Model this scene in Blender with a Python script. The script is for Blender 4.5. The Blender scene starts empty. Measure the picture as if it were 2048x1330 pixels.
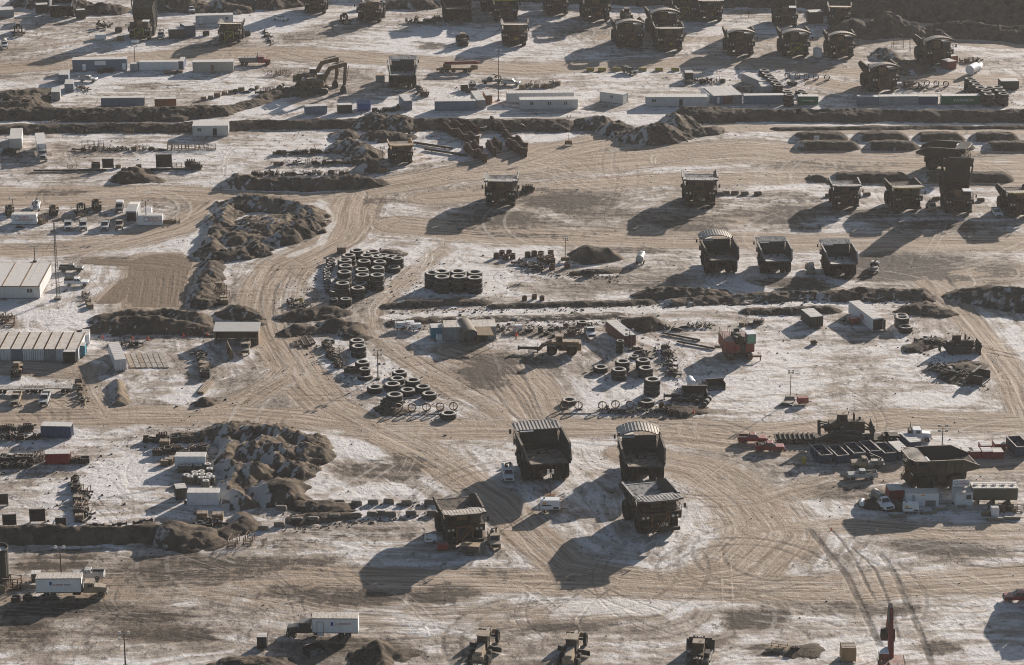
import bpy, math, random
import numpy as np
from mathutils import Vector, Matrix

# ------------------------------------------------------------------ camera model
# The photograph is an aerial telephoto view: camera 203 m up, pitched 18.7 degrees
# down.  G() gives the ground point seen at a position of the 2048 x 1330 photograph.
F, PITCH, CH = 5500.0, math.radians(18.73), 202.8
CP, SP = math.cos(PITCH), math.sin(PITCH)
def G(px, py, z=0.0):
    a, b = (px - 1024.0) / F, (py - 665.0) / F
    t = (CH - z) / (SP + b * CP)
    return Vector((a * t, (CP - b * SP) * t, z))
def S(py):                                   # photo pixels per metre at a ground row
    return (py + 1200.0) * 0.00467

scene = bpy.context.scene
col = scene.collection
R = math.radians
SUN_EL, SUN_AZ = R(15.5), R(33.0)            # azimuth from +Y towards +X
SUN_DIR = Vector((math.sin(SUN_AZ) * math.cos(SUN_EL), math.cos(SUN_AZ) * math.cos(SUN_EL), math.sin(SUN_EL)))

cam_d = bpy.data.cameras.new("camera"); cam = bpy.data.objects.new("camera", cam_d); col.objects.link(cam)
cam.location = (0, 0, CH); cam.rotation_euler = (R(90) - PITCH, 0, 0)
cam_d.sensor_width = 36.0; cam_d.lens = 36.0 * F / 2048.0
cam_d.clip_start = 1.0; cam_d.clip_end = 20000.0
scene.camera = cam

world = bpy.data.worlds.new("World"); scene.world = world; world.use_nodes = True
wn = world.node_tree.nodes; wl = world.node_tree.links
sky = wn.new("ShaderNodeTexSky"); sky.sky_type = 'NISHITA'; sky.sun_disc = False
sky.sun_elevation = SUN_EL; sky.sun_rotation = SUN_AZ; sky.altitude = 300; sky.dust_density = 1.0
bg = wn["Background"]; wl.new(sky.outputs[0], bg.inputs[0]); bg.inputs[1].default_value = 0.042
sl = bpy.data.lights.new("sun", 'SUN'); sun = bpy.data.objects.new("sun", sl); col.objects.link(sun)
sl.energy = 4.6; sl.angle = R(0.5); sl.color = (1.0, 0.912, 0.808)
sun.rotation_euler = (-SUN_DIR).to_track_quat('-Z', 'Y').to_euler()
sun.location = SUN_DIR * 2000
scene.view_settings.view_transform = 'Standard'; scene.view_settings.look = 'None'
scene.view_settings.exposure = 0.96; scene.view_settings.gamma = 1.0
scene.cycles.max_bounces = 5; scene.cycles.diffuse_bounces = 3; scene.cycles.glossy_bounces = 2
scene.cycles.transparent_max_bounces = 4; scene.cycles.volume_bounces = 0
scene.cycles.use_denoising = True; scene.cycles.filter_width = 1.05; scene.cycles.denoising_prefilter = 'ACCURATE'

# ------------------------------------------------------------------ materials
def nodes_of(m):
    m.use_nodes = True
    nt = m.node_tree
    return nt, nt.nodes, nt.links, nt.nodes["Principled BSDF"]
def N(nt, kind, **kw):
    n = nt.nodes.new(kind)
    for k, v in kw.items(): setattr(n, k, v)
    return n
def math_node(nt, op, a, b=None, clamp=False):
    n = N(nt, "ShaderNodeMath", operation=op); n.use_clamp = clamp
    for i, v in enumerate((a, b)):
        if v is None: continue
        if isinstance(v, (int, float)): n.inputs[i].default_value = v
        else: nt.links.new(v, n.inputs[i])
    return n.outputs[0]
def mixc(nt, f, a, b, blend='MIX'):
    n = N(nt, "ShaderNodeMix", data_type='RGBA', blend_type=blend)
    for i, v in ((0, f), (6, a), (7, b)):
        if isinstance(v, (int, float)): n.inputs[i].default_value = v
        elif isinstance(v, tuple): n.inputs[i].default_value = (*v, 1.0) if len(v) == 3 else v
        else: nt.links.new(v, n.inputs[i])
    return n.outputs[2]
def ramp(nt, v, lo, hi):
    n = N(nt, "ShaderNodeMapRange", interpolation_type='SMOOTHSTEP')
    nt.links.new(v, n.inputs[0]); n.inputs[1].default_value = lo; n.inputs[2].default_value = hi
    return n.outputs[0]
def noise(nt, vec, scale, detail=4.0, rough=0.6):
    n = N(nt, "ShaderNodeTexNoise"); n.inputs["Scale"].default_value = scale
    n.inputs["Detail"].default_value = detail; n.inputs["Roughness"].default_value = rough
    if vec is not None: nt.links.new(vec, n.inputs["Vector"])
    return n.outputs[0]
FROST = (0.60, 0.545, 0.49)
DUST = (0.30, 0.235, 0.175)
def mat(name, c, rough=0.7, top=0.0, topc=FROST, dirt=0.35, dirtc=(0.10, 0.082, 0.065), metal=0.0, ribs=None, grime=0.8, cover=0.30):
    """Weathered surface: base colour, mud in blotches and along vertical runs, frost or dust lying on upward faces."""
    m = bpy.data.materials.new(name); nt, ns, ln, bs = nodes_of(m)
    tc = N(nt, "ShaderNodeTexCoord"); ob = tc.outputs["Object"]
    oi = N(nt, "ShaderNodeObjectInfo")
    sh = N(nt, "ShaderNodeVectorMath", operation='ADD'); ln.new(ob, sh.inputs[0])
    cb = N(nt, "ShaderNodeCombineXYZ")
    for i in range(3): ln.new(math_node(nt, 'MULTIPLY', oi.outputs["Random"], 37.0 + 11 * i), cb.inputs[i])
    ln.new(cb.outputs[0], sh.inputs[1]); v = sh.outputs[0]
    mp = N(nt, "ShaderNodeMapping"); ln.new(v, mp.inputs[0]); mp.inputs["Scale"].default_value = (1.6, 1.6, 0.22)
    n1 = noise(nt, v, grime, 5.0, 0.65); n2 = noise(nt, mp.outputs[0], 1.3, 3.0)
    d = math_node(nt, 'MULTIPLY', ramp(nt, n1, 0.42, 0.70), dirt)
    d2 = math_node(nt, 'MULTIPLY', ramp(nt, n2, 0.50, 0.72), dirt * 0.8)
    c1 = mixc(nt, d, c, dirtc); c2 = mixc(nt, d2, c1, dirtc)
    if top > 0:
        g = N(nt, "ShaderNodeNewGeometry"); sx = N(nt, "ShaderNodeSeparateXYZ"); ln.new(g.outputs["Normal"], sx.inputs[0])
        f = math_node(nt, 'MULTIPLY', ramp(nt, sx.outputs[2], 0.55, 0.93), ramp(nt, noise(nt, v, 1.1, 4.0), cover, cover + 0.26))
        c2 = mixc(nt, math_node(nt, 'MULTIPLY', f, top), c2, topc)
    ln.new(c2, bs.inputs["Base Color"]); bs.inputs["Roughness"].default_value = rough; bs.inputs["Metallic"].default_value = metal
    if rough > 0.5: bs.inputs["Specular IOR Level"].default_value = 0.25
    if ribs:
        ax, pitch = ribs
        w = N(nt, "ShaderNodeTexWave", wave_type='BANDS', bands_direction=ax, wave_profile='SIN')
        w.inputs["Scale"].default_value = 0.314 / pitch; ln.new(ob, w.inputs["Vector"])
        b = N(nt, "ShaderNodeBump"); b.inputs["Strength"].default_value = 0.9; b.inputs["Distance"].default_value = 0.05
        ln.new(w.outputs[1], b.inputs["Height"]); ln.new(b.outputs[0], bs.inputs["Normal"])
    return m
M = {
 'rubber': mat('tyre_rubber', (0.030, 0.028, 0.027), 0.9, 0.92, (0.45, 0.415, 0.375), 0.5, (0.050, 0.043, 0.037), cover=.16),
 'wrubber': mat('wheel_rubber', (0.022, 0.021, 0.020), 0.9, 0.0, FROST, 0.5, (0.040, 0.034, 0.028)),
 'body_in': mat('dump_body_steel', (0.040, 0.035, 0.030), 0.75, 0.8, (0.27, 0.22, 0.172), 0.6, (0.052, 0.043, 0.035)),
 'canopy': mat('dusty_canopy_steel', (0.060, 0.050, 0.042), 0.75, 0.97, (0.60, 0.53, 0.46), 0.6, (0.10, 0.08, 0.062), cover=.2),
 'railing': mat('muddy_railing', (0.075, 0.055, 0.036), 0.7, 0.0, FROST, 0.4),
 'lip_yel': mat('yellow_canopy_edge', (0.40, 0.30, 0.05), 0.6, 0.4, FROST, 0.3),
 'bodyg': mat('grey_dump_body_steel', (0.060, 0.057, 0.055), 0.7, 0.85, (0.50, 0.475, 0.45), 0.5, (0.09, 0.08, 0.07)),
 'bodyy': mat('yellow_dump_body_paint', (0.42, 0.235, 0.035), 0.6, 0.9, (0.56, 0.50, 0.44), 0.35),
 'chassis': mat('truck_chassis_mud', (0.030, 0.026, 0.022), 0.8, 0.25, DUST, 0.65, (0.044, 0.036, 0.029)),
 'tan': mat('tan_panel', (0.095, 0.062, 0.032), 0.7, 0.4, FROST, 0.65, (0.032, 0.027, 0.023)),
 'yel': mat('machine_yellow', (0.215, 0.128, 0.050), 0.65, 0.5, FROST, 0.65, (0.065, 0.050, 0.036)),
 'panel': mat('tan_front_panel', (0.30, 0.185, 0.085), 0.7, 0.2, FROST, 0.4, (0.06, 0.048, 0.036)),
 'mud': mat('mud_caked_paint', (0.085, 0.062, 0.042), 0.85, 0.3, DUST, 0.7, (0.035, 0.029, 0.024)),
 'culvert': mat('old_culvert_steel', (0.125, 0.105, 0.082), 0.8, 0.5, (0.30, 0.26, 0.21), 0.5),
 'exc': mat('dusty_excavator_paint', (0.150, 0.098, 0.050), 0.65, 0.5, FROST, 0.6, (0.06, 0.047, 0.035)),
 'orange': mat('rail_orange', (0.19, 0.082, 0.028), 0.6, 0.0, FROST, 0.4),
 'lime': mat('lime_rail_paint', (0.30, 0.34, 0.035), 0.6, 0.0, FROST, 0.3),
 'rust': mat('rusty_steel', (0.115, 0.058, 0.034), 0.85, 0.45, FROST, 0.6, (0.05, 0.032, 0.024)),
 'scrap': mat('dark_scrap_steel', (0.055, 0.047, 0.041), 0.8, 0.5, FROST, 0.6, (0.03, 0.026, 0.023)),
 'greysteel': mat('grey_steel', (0.20, 0.19, 0.18), 0.6, 0.7, FROST, 0.5),
 'white': mat('white_paint', (0.74, 0.75, 0.78), 0.5, 0.35, (0.80, 0.76, 0.72), 0.16, (0.30, 0.25, 0.2)),
 'whitebox': mat('white_container_paint', (0.66, 0.69, 0.74), 0.5, 0.8, (0.74, 0.70, 0.66), 0.22, (0.3, 0.26, 0.22), ribs=('X', 0.28)),
 'whiteend': mat('white_container_end', (0.60, 0.62, 0.67), 0.5, 0.8, (0.66, 0.62, 0.58), 0.25, (0.3, 0.26, 0.22), ribs=('Y', 0.28)),
 'bluebox': mat('slate_blue_container_paint', (0.155, 0.20, 0.27), 0.6, 0.92, (0.60, 0.56, 0.53), 0.35, ribs=('X', 0.28)),
 'greybox': mat('grey_container_paint', (0.30, 0.31, 0.33), 0.6, 0.9, (0.58, 0.55, 0.52), 0.35, ribs=('X', 0.28)),
 'navybox': mat('navy_container_paint', (0.045, 0.075, 0.15), 0.6, 0.92, (0.62, 0.58, 0.55), 0.3, ribs=('X', 0.28)),
 'redbox': mat('red_container_paint', (0.26, 0.022, 0.02), 0.6, 0.8, (0.45, 0.38, 0.36), 0.3, ribs=('X', 0.28)),
 'brownbox': mat('maroon_container_paint', (0.15, 0.065, 0.055), 0.6, 0.9, (0.55, 0.51, 0.48), 0.35, ribs=('X', 0.28)),
 'orangebox': mat('orange_container_paint', (0.36, 0.14, 0.055), 0.6, 0.9, (0.60, 0.54, 0.48), 0.3, ribs=('X', 0.28)),
 'greenbox': mat('green_container_paint', (0.022, 0.13, 0.068), 0.6, 0.95, (0.66, 0.63, 0.58), 0.25, ribs=('X', 0.28)),
 'darkbox': mat('dark_container_paint', (0.05, 0.052, 0.045), 0.7, 0.9, (0.45, 0.42, 0.40), 0.4, ribs=('X', 0.28)),
 'trailer': mat('office_trailer_cladding', (0.56, 0.56, 0.56), 0.55, 0.0, FROST, 0.2, (0.3, 0.26, 0.22), ribs=('X', 0.3)),
 'trailerg': mat('beige_trailer_cladding', (0.40, 0.38, 0.34), 0.6, 0.0, FROST, 0.3, (0.25, 0.21, 0.17), ribs=('X', 0.3)),
 'trailerb': mat('blue_trailer_cladding', (0.125, 0.18, 0.235), 0.6, 0.0, FROST, 0.25, ribs=('X', 0.3)),
 'roof': mat('frosted_roof', (0.62, 0.59, 0.56), 0.7, 0.0, FROST, 0.25, (0.36, 0.31, 0.27)),
 'roofr': mat('rusty_frosted_roof', (0.60, 0.55, 0.50), 0.7, 0.0, FROST, 0.5, (0.30, 0.22, 0.15)),
 'seam': mat('rusty_seam', (0.26, 0.17, 0.09), 0.8, 0.0),
 'glass': mat('dark_glass', (0.018, 0.022, 0.027), 0.12, 0.0, FROST, 0.0),
 'pglass': mat('vehicle_glass', (0.03, 0.038, 0.048), 0.15, 0.0, FROST, 0.0),
 'black': mat('black_plastic_and_shade', (0.015, 0.015, 0.015), 0.6, 0.0),  # also paints the shaded inside of doorways and open ends
 'lamp': mat('lamp_glass', (0.62, 0.60, 0.56), 0.3, 0.0, FROST, 0.1),
 'red': mat('red_paint', (0.25, 0.018, 0.020), 0.45, 0.35, (0.55, 0.42, 0.38), 0.3),
 'shovel_red': mat('faded_red_paint', (0.23, 0.052, 0.036), 0.6, 0.4, FROST, 0.5),
 'silver': mat('silver_paint', (0.46, 0.46, 0.46), 0.4, 0.25, FROST, 0.3),
 'tanpaint': mat('dusty_tan_paint', (0.34, 0.265, 0.185), 0.55, 0.3, FROST, 0.4),
 'darkpaint': mat('dark_grey_paint', (0.055, 0.052, 0.05), 0.4, 0.25, FROST, 0.35),
 'concrete': mat('concrete_block', (0.21, 0.178, 0.145), 0.9, 0.5, FROST, 0.5, (0.09, 0.075, 0.06)),
 'wood': mat('weathered_timber', (0.21, 0.150, 0.095), 0.85, 0.35, FROST, 0.4, (0.09, 0.065, 0.045)),
 'plywood': mat('pale_plywood', (0.40, 0.27, 0.15), 0.8, 0.2, FROST, 0.3),
 'olive': mat('olive_tank_paint', (0.105, 0.10, 0.07), 0.6, 0.6, FROST, 0.5),
 'binblue': mat('blue_bin_paint', (0.032, 0.060, 0.115), 0.55, 0.75, FROST, 0.4),
 'tealpaint': mat('teal_paint', (0.035, 0.20, 0.30), 0.5, 0.6, FROST, 0.2),
 'bluetarp': mat('blue_tarpaulin', (0.045, 0.10, 0.30), 0.6, 0.4, FROST, 0.2),
 'safety': mat('safety_orange', (0.80, 0.10, 0.03), 0.5, 0.0, FROST, 0.05),
 'redtext': mat('red_lettering', (0.42, 0.02, 0.025), 0.6, 0.0, FROST, 0.0),
 'bluetext': mat('blue_lettering', (0.03, 0.06, 0.25), 0.6, 0.0, FROST, 0.0),
 'whitetext': mat('white_lettering', (0.70, 0.70, 0.70), 0.6, 0.0, FROST, 0.1),
 'darktext': mat('dark_lettering', (0.05, 0.06, 0.06), 0.6, 0.0, FROST, 0.0),
 'yellowtext': mat('yellow_lettering', (0.62, 0.62, 0.03), 0.6, 0.0, FROST, 0.0),
 'orangetext': mat('orange_marker', (0.75, 0.33, 0.03), 0.6, 0.0, FROST, 0.0),
 'yellowpost': mat('yellow_barrier_paint', (0.36, 0.27, 0.03), 0.6, 0.4, FROST, 0.3),
}

# ------------------------------------------------------------------ mesh building
class MB:
    """Collects shapes and links them as ONE mesh object."""
    def __init__(s, T=None): s.v, s.f, s.sm, s.T = [], [], [], T
    def add(s, vs, fs, smooth=False):
        n = len(s.v)
        if s.T: vs = [tuple(s.T @ Vector(p)) for p in vs]
        s.v += [tuple(p) for p in vs]; s.f += [tuple(i + n for i in f) for f in fs]; s.sm += [smooth] * len(fs)
    def hexa(s, b, t):                       # four bottom points (counter-clockwise from above), four top
        s.add(list(b) + list(t), [(3, 2, 1, 0), (4, 5, 6, 7), (0, 1, 5, 4), (1, 2, 6, 5), (2, 3, 7, 6), (3, 0, 4, 7)])
    def box(s, x0, x1, y0, y1, z0, z1, tx=0.0, ty=0.0):
        s.hexa([(x0, y0, z0), (x1, y0, z0), (x1, y1, z0), (x0, y1, z0)],
               [(x0 + tx, y0 + ty, z1), (x1 - tx, y0 + ty, z1), (x1 - tx, y1 - ty, z1), (x0 + tx, y1 - ty, z1)])
    def prism(s, poly, axis, a, b):          # polygon in the plane across axis, swept from a to b
        def P(u, w, t): return (t, u, w) if axis == 'x' else ((u, t, w) if axis == 'y' else (u, w, t))
        n = len(poly); vs = [P(u, w, a) for u, w in poly] + [P(u, w, b) for u, w in poly]
        fs = [tuple(range(n)), tuple(range(2 * n - 1, n - 1, -1))] + [(i, i + n, (i + 1) % n + n, (i + 1) % n) for i in range(n)]
        s.add(vs, fs)
    def cyl(s, c, r, h, axis='z', n=14, r2=None, caps=True):
        r2 = r if r2 is None else r2; vs = []
        for k, (rr, t) in enumerate(((r, 0), (r2, h))):
            for i in range(n):
                a = 2 * math.pi * i / n; u, w = rr * math.cos(a), rr * math.sin(a)
                vs.append((c[0] + t, c[1] + u, c[2] + w) if axis == 'x' else ((c[0] + w, c[1] + t, c[2] + u) if axis == 'y' else (c[0] + u, c[1] + w, c[2] + t)))
        s.add(vs, [(i, (i + 1) % n, (i + 1) % n + n, i + n) for i in range(n)], True)
        if caps:
            s.add(vs, [tuple(range(n - 1, -1, -1)), tuple(range(n, 2 * n))])
    def beam(s, p, q, w, h=None):            # rectangular bar between two points
        p, q = Vector(p), Vector(q); h = w if h is None else h; d = (q - p).normalized()
        up = Vector((0, 0, 1)) if abs(d.z) < 0.95 else Vector((0, 1, 0))
        a = d.cross(up).normalized() * w / 2; b = a.cross(d).normalized() * h / 2
        s.hexa([p - a - b, p + a - b, q + a - b, q - a - b], [p - a + b, p + a + b, q + a + b, q - a + b])
    def ring(s, prof, c=(0, 0, 0), axis='z', n=36, lug=0.0, lugrows=()):   # closed profile (radius, offset) turned round an axis
        k = len(prof); vs = []
        for i in range(n):
            a = 2 * math.pi * i / n
            for j, (r, t) in enumerate(prof):
                rr = r * (1 - lug) if (j in lugrows and i % 2) else r
                u, w = rr * math.cos(a), rr * math.sin(a)
                vs.append((c[0] + t, c[1] + u, c[2] + w) if axis == 'x' else ((c[0] + w, c[1] + t, c[2] + u) if axis == 'y' else (c[0] + u, c[1] + w, c[2] + t)))
        fs = [(i * k + j, ((i + 1) % n) * k + j, ((i + 1) % n) * k + (j + 1) % k, i * k + (j + 1) % k) for i in range(n) for j in range(k)]
        s.add(vs, fs, True)
    def build(s, name, m, parent=None):
        me = bpy.data.meshes.new(name); me.from_pydata(s.v, [], s.f)
        me.polygons.foreach_set("use_smooth", s.sm); me.materials.append(m); me.update()
        o = bpy.data.objects.new(name, me); col.objects.link(o)
        if parent: o.parent = parent
        return o

ALL = []
LABELS = {}
def tag(o, label, cat, group=None, kind=None):
    if label: o['label'] = label; LABELS.setdefault(label, []).append(o)
    if cat: o['category'] = cat
    if group: o['group'] = group
    if kind: o['kind'] = kind
    ALL.append(o); return o
def root(name):
    o = bpy.data.objects.new(name, None); col.objects.link(o); o.empty_display_size = 1; return o
def kids(o): return [c for c in ALLOBJ() if c.parent == o]
def ALLOBJ(): return bpy.data.objects
class Proto:
    """A built thing that can be copied with its parts and sub-parts (copies share mesh data)."""
    def __init__(s, o, L=1.0, W=1.0): s.o, s.L, s.W, s.used = o, L, W, False; s.ch = None
    def get(s):
        if s.ch is None:
            s.ch = {}
            for c in bpy.data.objects:
                if c.parent: s.ch.setdefault(c.parent.name, []).append(c)
            for k in list(s.ch):
                pass
        if not s.used: s.used = True; return s.o
        r = s.o.copy(); col.objects.link(r)
        for k in list(r.keys()): del r[k]
        for c in s.ch.get(s.o.name, []):
            if c.get('own'): continue
            c2 = c.copy(); col.objects.link(c2); c2.parent = r
            for d in s.ch.get(c.name, []):
                d2 = d.copy(); col.objects.link(d2); d2.parent = c2
        return r
def put(p, px, py, yaw, label, cat, group=None, sc=1.0, z=0.0):
    """Stand a copy of prototype p so that its side nearest the camera meets the ground at (px, py)."""
    o = p.get(); a = R(yaw)
    d = (abs(math.cos(a)) * p.L + abs(math.sin(a)) * p.W) / 2 * sc
    q = G(px, py); o.location = (q.x, q.y + d * 0.97, z); o.rotation_euler = (0, 0, a); o.scale = (sc, sc, sc)
    tag(o, label, cat, group); return o
def text(body, size, m, parent, loc, rot=(R(90), 0, 0), name='lettering'):
    cu = bpy.data.curves.new(name, 'FONT'); cu.body = body; cu.size = size; cu.align_x = 'CENTER'; cu.align_y = 'CENTER'
    cu.extrude = 0.01; cu.materials.append(m)
    o = bpy.data.objects.new(name, cu); col.objects.link(o); o.parent = parent; o.location = loc; o.rotation_euler = rot; o['own'] = 1
    return o

# ------------------------------------------------------------------ numpy noise
def vnoise(x, y, seed=0):
    xi, yi = np.floor(x).astype(np.int64), np.floor(y).astype(np.int64); xf, yf = x - xi, y - yi
    def h(a, b):
        n = (a * 374761393 + b * 668265263 + seed * 1274126177) & 0xffffffff
        n = ((n ^ (n >> 13)) * 1274126177) & 0xffffffff
        return ((n ^ (n >> 16)) & 0xffff) / 65535.0
    u, v = xf * xf * (3 - 2 * xf), yf * yf * (3 - 2 * yf)
    a, b, c, d = h(xi, yi), h(xi + 1, yi), h(xi, yi + 1), h(xi + 1, yi + 1)
    return (a * (1 - u) + b * u) * (1 - v) + (c * (1 - u) + d * u) * v
def fbm(x, y, o=4, seed=0, gain=0.5):
    t, a, s = 0.0, 1.0, 0.0
    for i in range(o):
        t = t + a * vnoise(x * 2 ** i + 17.3 * i, y * 2 ** i - 9.1 * i, seed + i); s += a; a *= gain
    return t / s
def sstep(a, b, x):
    t = np.clip((x - a) / (b - a), 0, 1); return t * t * (3 - 2 * t)
# ------------------------------------------------------------------ the ground: one sheet, finer where it is seen
def road_pts(pts): return [(*G(x, y).xy[:], hw) for x, y, hw in pts]
ROADS = [   # (photo x, photo y, half width in metres), strength
 ([(-80,142,8),(150,126,8),(300,114,8),(450,105,9),(600,107,9),(760,117,9),(900,127,9),(1050,138,9),(1250,130,7),(1400,122,6),(1520,128,6),(1650,140,6),(1800,152,7),(2130,165,7)],1.0),
 ([(1210,74,4),(1300,77,5),(1500,80,5),(1700,82,5),(1900,82,6),(2130,95,7)],0.75),
 ([(-80,395,10),(150,392,10),(300,386,9),(440,392,8),(560,393,8),(700,382,8),(830,362,8),(950,338,9),(1100,305,10),(1200,284,8),(1330,264,6),(1480,253,5),(1700,258,6),(2130,258,6)],1.0),
 ([(900,352,7),(1100,335,10),(1300,315,12),(1500,300,13),(1700,320,13),(2130,330,14)],0.85),
 ([(860,395,7),(1050,380,8),(1300,360,8),(1600,352,8),(2130,362,8)],0.80),
 ([(800,450,9),(1000,468,9),(1300,478,8),(1600,484,8),(2130,486,7)],0.95),
 ([(720,386,7),(705,415,8),(700,445,7),(680,478,6.5),(632,505,6.5),(575,532,7.5),(545,570,7.5),(537,615,7),(548,665,6.5),(583,722,6),(618,775,6),(655,812,6),(720,850,6)],1.1),
 ([(690,825,5),(760,862,5.5),(850,907,5.5),(930,960,5),(1000,1010,5),(1060,1070,5),(1130,1130,5),(1300,1165,5)],1.05),
 ([(610,700,4),(560,760,5),(480,805,5),(380,828,4)],0.7),
 ([(-80,502,6),(100,499,6.5),(250,482,7),(350,456,7),(415,425,6),(450,400,6)],1.0),
 ([(-80,470,3),(150,478,3),(300,465,3)],0.5),
 ([(325,528,8.5),(314,614,7.5)],2.6), ([(200,520,2.5),(300,524,3),(385,535,3)],1.1), ([(205,600,2.5),(235,570,2.5),(280,560,3)],0.8),
 ([(-80,835,5.5),(200,832,6),(450,829,6),(600,840,6),(750,860,6),(1000,858,6),(1300,852,6),(1550,866,6),(1800,838,6),(2130,848,6)],1.0),
 ([(1300,870,5),(1450,885,6),(1650,905,5)],0.8), ([(1250,905,5),(1400,935,8),(1500,1000,10),(1550,1070,11),(1480,1140,9),(1350,1165,6)],0.75),
 ([(500,1150,5),(800,1158,5),(1100,1164,5.5),(1400,1176,6),(1700,1178,6),(2130,1150,6)],1.0),
 ([(1500,1060,6),(1700,1050,5),(1900,1065,6),(2130,1060,6)],0.7), ([(1520,1000,5),(1650,965,4),(1800,940,4),(2130,925,4)],0.95),
 ([(1840,556,4),(1920,620,4),(1980,690,4),(2030,760,4),(2070,850,5)],0.95),
 ([(-80,728,5),(60,735,6),(160,742,5)],0.9), ([(165,735,3.5),(182,790,3.5),(210,835,4)],0.8), ([(-80,800,4),(100,806,4),(200,812,3)],0.75),
 ([(880,496,3.5),(840,535,3.5),(790,578,3),(752,618,2.8),(748,655,2.6),(790,700,4),(890,760,6),(990,815,7),(1040,860,6)],0.62),
 ([(900,700,5),(1000,730,9),(1060,790,8),(1090,850,6)],0.85),
 ([(430,1180,5),(700,1225,5),(1000,1230,6),(1300,1215,6)],0.5), ([(0,1180,8),(300,1175,8),(600,1160,6)],0.55),
 ([(1640,165,6),(1720,178,6)],1.0), ([(640,240,3),(700,240,3)],0.4), ([(-80,90,5),(60,95,5),(200,80,4)],0.4),
 ([(1520,560,4),(1700,590,5),(1800,590,5)],0.5), ([(1330,430,6),(1480,445,7)],0.6), ([(1900,560,8),(2000,545,10)],0.7),
]
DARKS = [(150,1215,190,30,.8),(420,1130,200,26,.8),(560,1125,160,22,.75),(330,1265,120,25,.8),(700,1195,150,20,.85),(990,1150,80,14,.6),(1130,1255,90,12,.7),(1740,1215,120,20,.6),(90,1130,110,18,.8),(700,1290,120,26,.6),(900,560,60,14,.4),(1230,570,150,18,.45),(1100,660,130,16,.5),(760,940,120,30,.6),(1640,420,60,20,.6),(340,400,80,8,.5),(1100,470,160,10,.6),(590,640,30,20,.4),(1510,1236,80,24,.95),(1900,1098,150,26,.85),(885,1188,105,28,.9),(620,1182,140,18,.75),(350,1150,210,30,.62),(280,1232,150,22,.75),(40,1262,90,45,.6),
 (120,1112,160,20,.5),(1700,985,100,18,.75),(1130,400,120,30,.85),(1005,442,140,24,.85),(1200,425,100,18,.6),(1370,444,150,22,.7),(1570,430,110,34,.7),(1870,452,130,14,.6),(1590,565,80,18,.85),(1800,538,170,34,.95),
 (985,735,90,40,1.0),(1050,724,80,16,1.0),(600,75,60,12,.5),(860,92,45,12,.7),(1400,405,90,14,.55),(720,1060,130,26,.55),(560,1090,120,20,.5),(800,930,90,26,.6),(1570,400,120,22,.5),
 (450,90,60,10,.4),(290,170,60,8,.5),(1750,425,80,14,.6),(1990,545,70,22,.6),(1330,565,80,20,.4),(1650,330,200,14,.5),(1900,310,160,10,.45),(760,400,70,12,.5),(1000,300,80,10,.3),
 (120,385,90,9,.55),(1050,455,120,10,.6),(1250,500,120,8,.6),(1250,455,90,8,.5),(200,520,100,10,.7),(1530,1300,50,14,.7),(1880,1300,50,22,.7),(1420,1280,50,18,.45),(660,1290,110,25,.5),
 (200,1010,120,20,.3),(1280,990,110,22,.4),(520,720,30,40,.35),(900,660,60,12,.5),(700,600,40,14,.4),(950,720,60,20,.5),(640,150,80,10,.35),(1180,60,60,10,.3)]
SNOWS = [(985,568,34,16,.9),(1240,1212,150,18,.9),(1700,1296,90,24,.8),(1850,800,80,18,.8),(640,868,70,14,.6),(420,1000,60,20,.5),(500,215,90,14,.5),(930,300,60,18,.5),(1240,590,60,18,.3),
 (690,990,40,10,.8),(1150,190,60,10,.3),(330,622,50,5,.9),(700,285,60,20,.6),(1090,275,60,12,.6),(430,540,30,40,.4),(650,545,30,30,.5),
 (1980,320,60,8,.6),(1750,390,60,5,.9),(1390,590,50,4,.6),(230,960,110,60,.35),(380,790,50,40,.3),(1080,930,60,20,.3),(560,50,60,20,.4),(900,70,160,20,.3),(150,640,60,20,.5),(1890,235,300,3,.9)]
SNOWROADS = [([(770,634,1.5),(1000,629,1.6),(1300,618,1.8),(1500,606,1.8),(1660,600,1.5)],1.0),([(-80,247,1.2),(500,241,1.2),(1000,233,1.2),(1500,224,1.2),(2130,224,1.2)],1.0),
 ([(1480,246,1.5),(1700,251,1.5),(2130,248,1.5)],0.9),([(440,402,1.5),(425,430,1.5),(405,470,2.5),(385,520,3)],0.9),([(455,378,1.5),(620,384,1.5),(740,374,1)],0.8),([(640,400,1.2),(668,440,1.4),(640,488,1.5),(580,512,1.5)],0.7),
 ([(0,610,3),(120,640,3)],0.3),([(180,640,1),(380,628,1)],0.7),([(590,560,2),(560,620,2)],0.6)]
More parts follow.
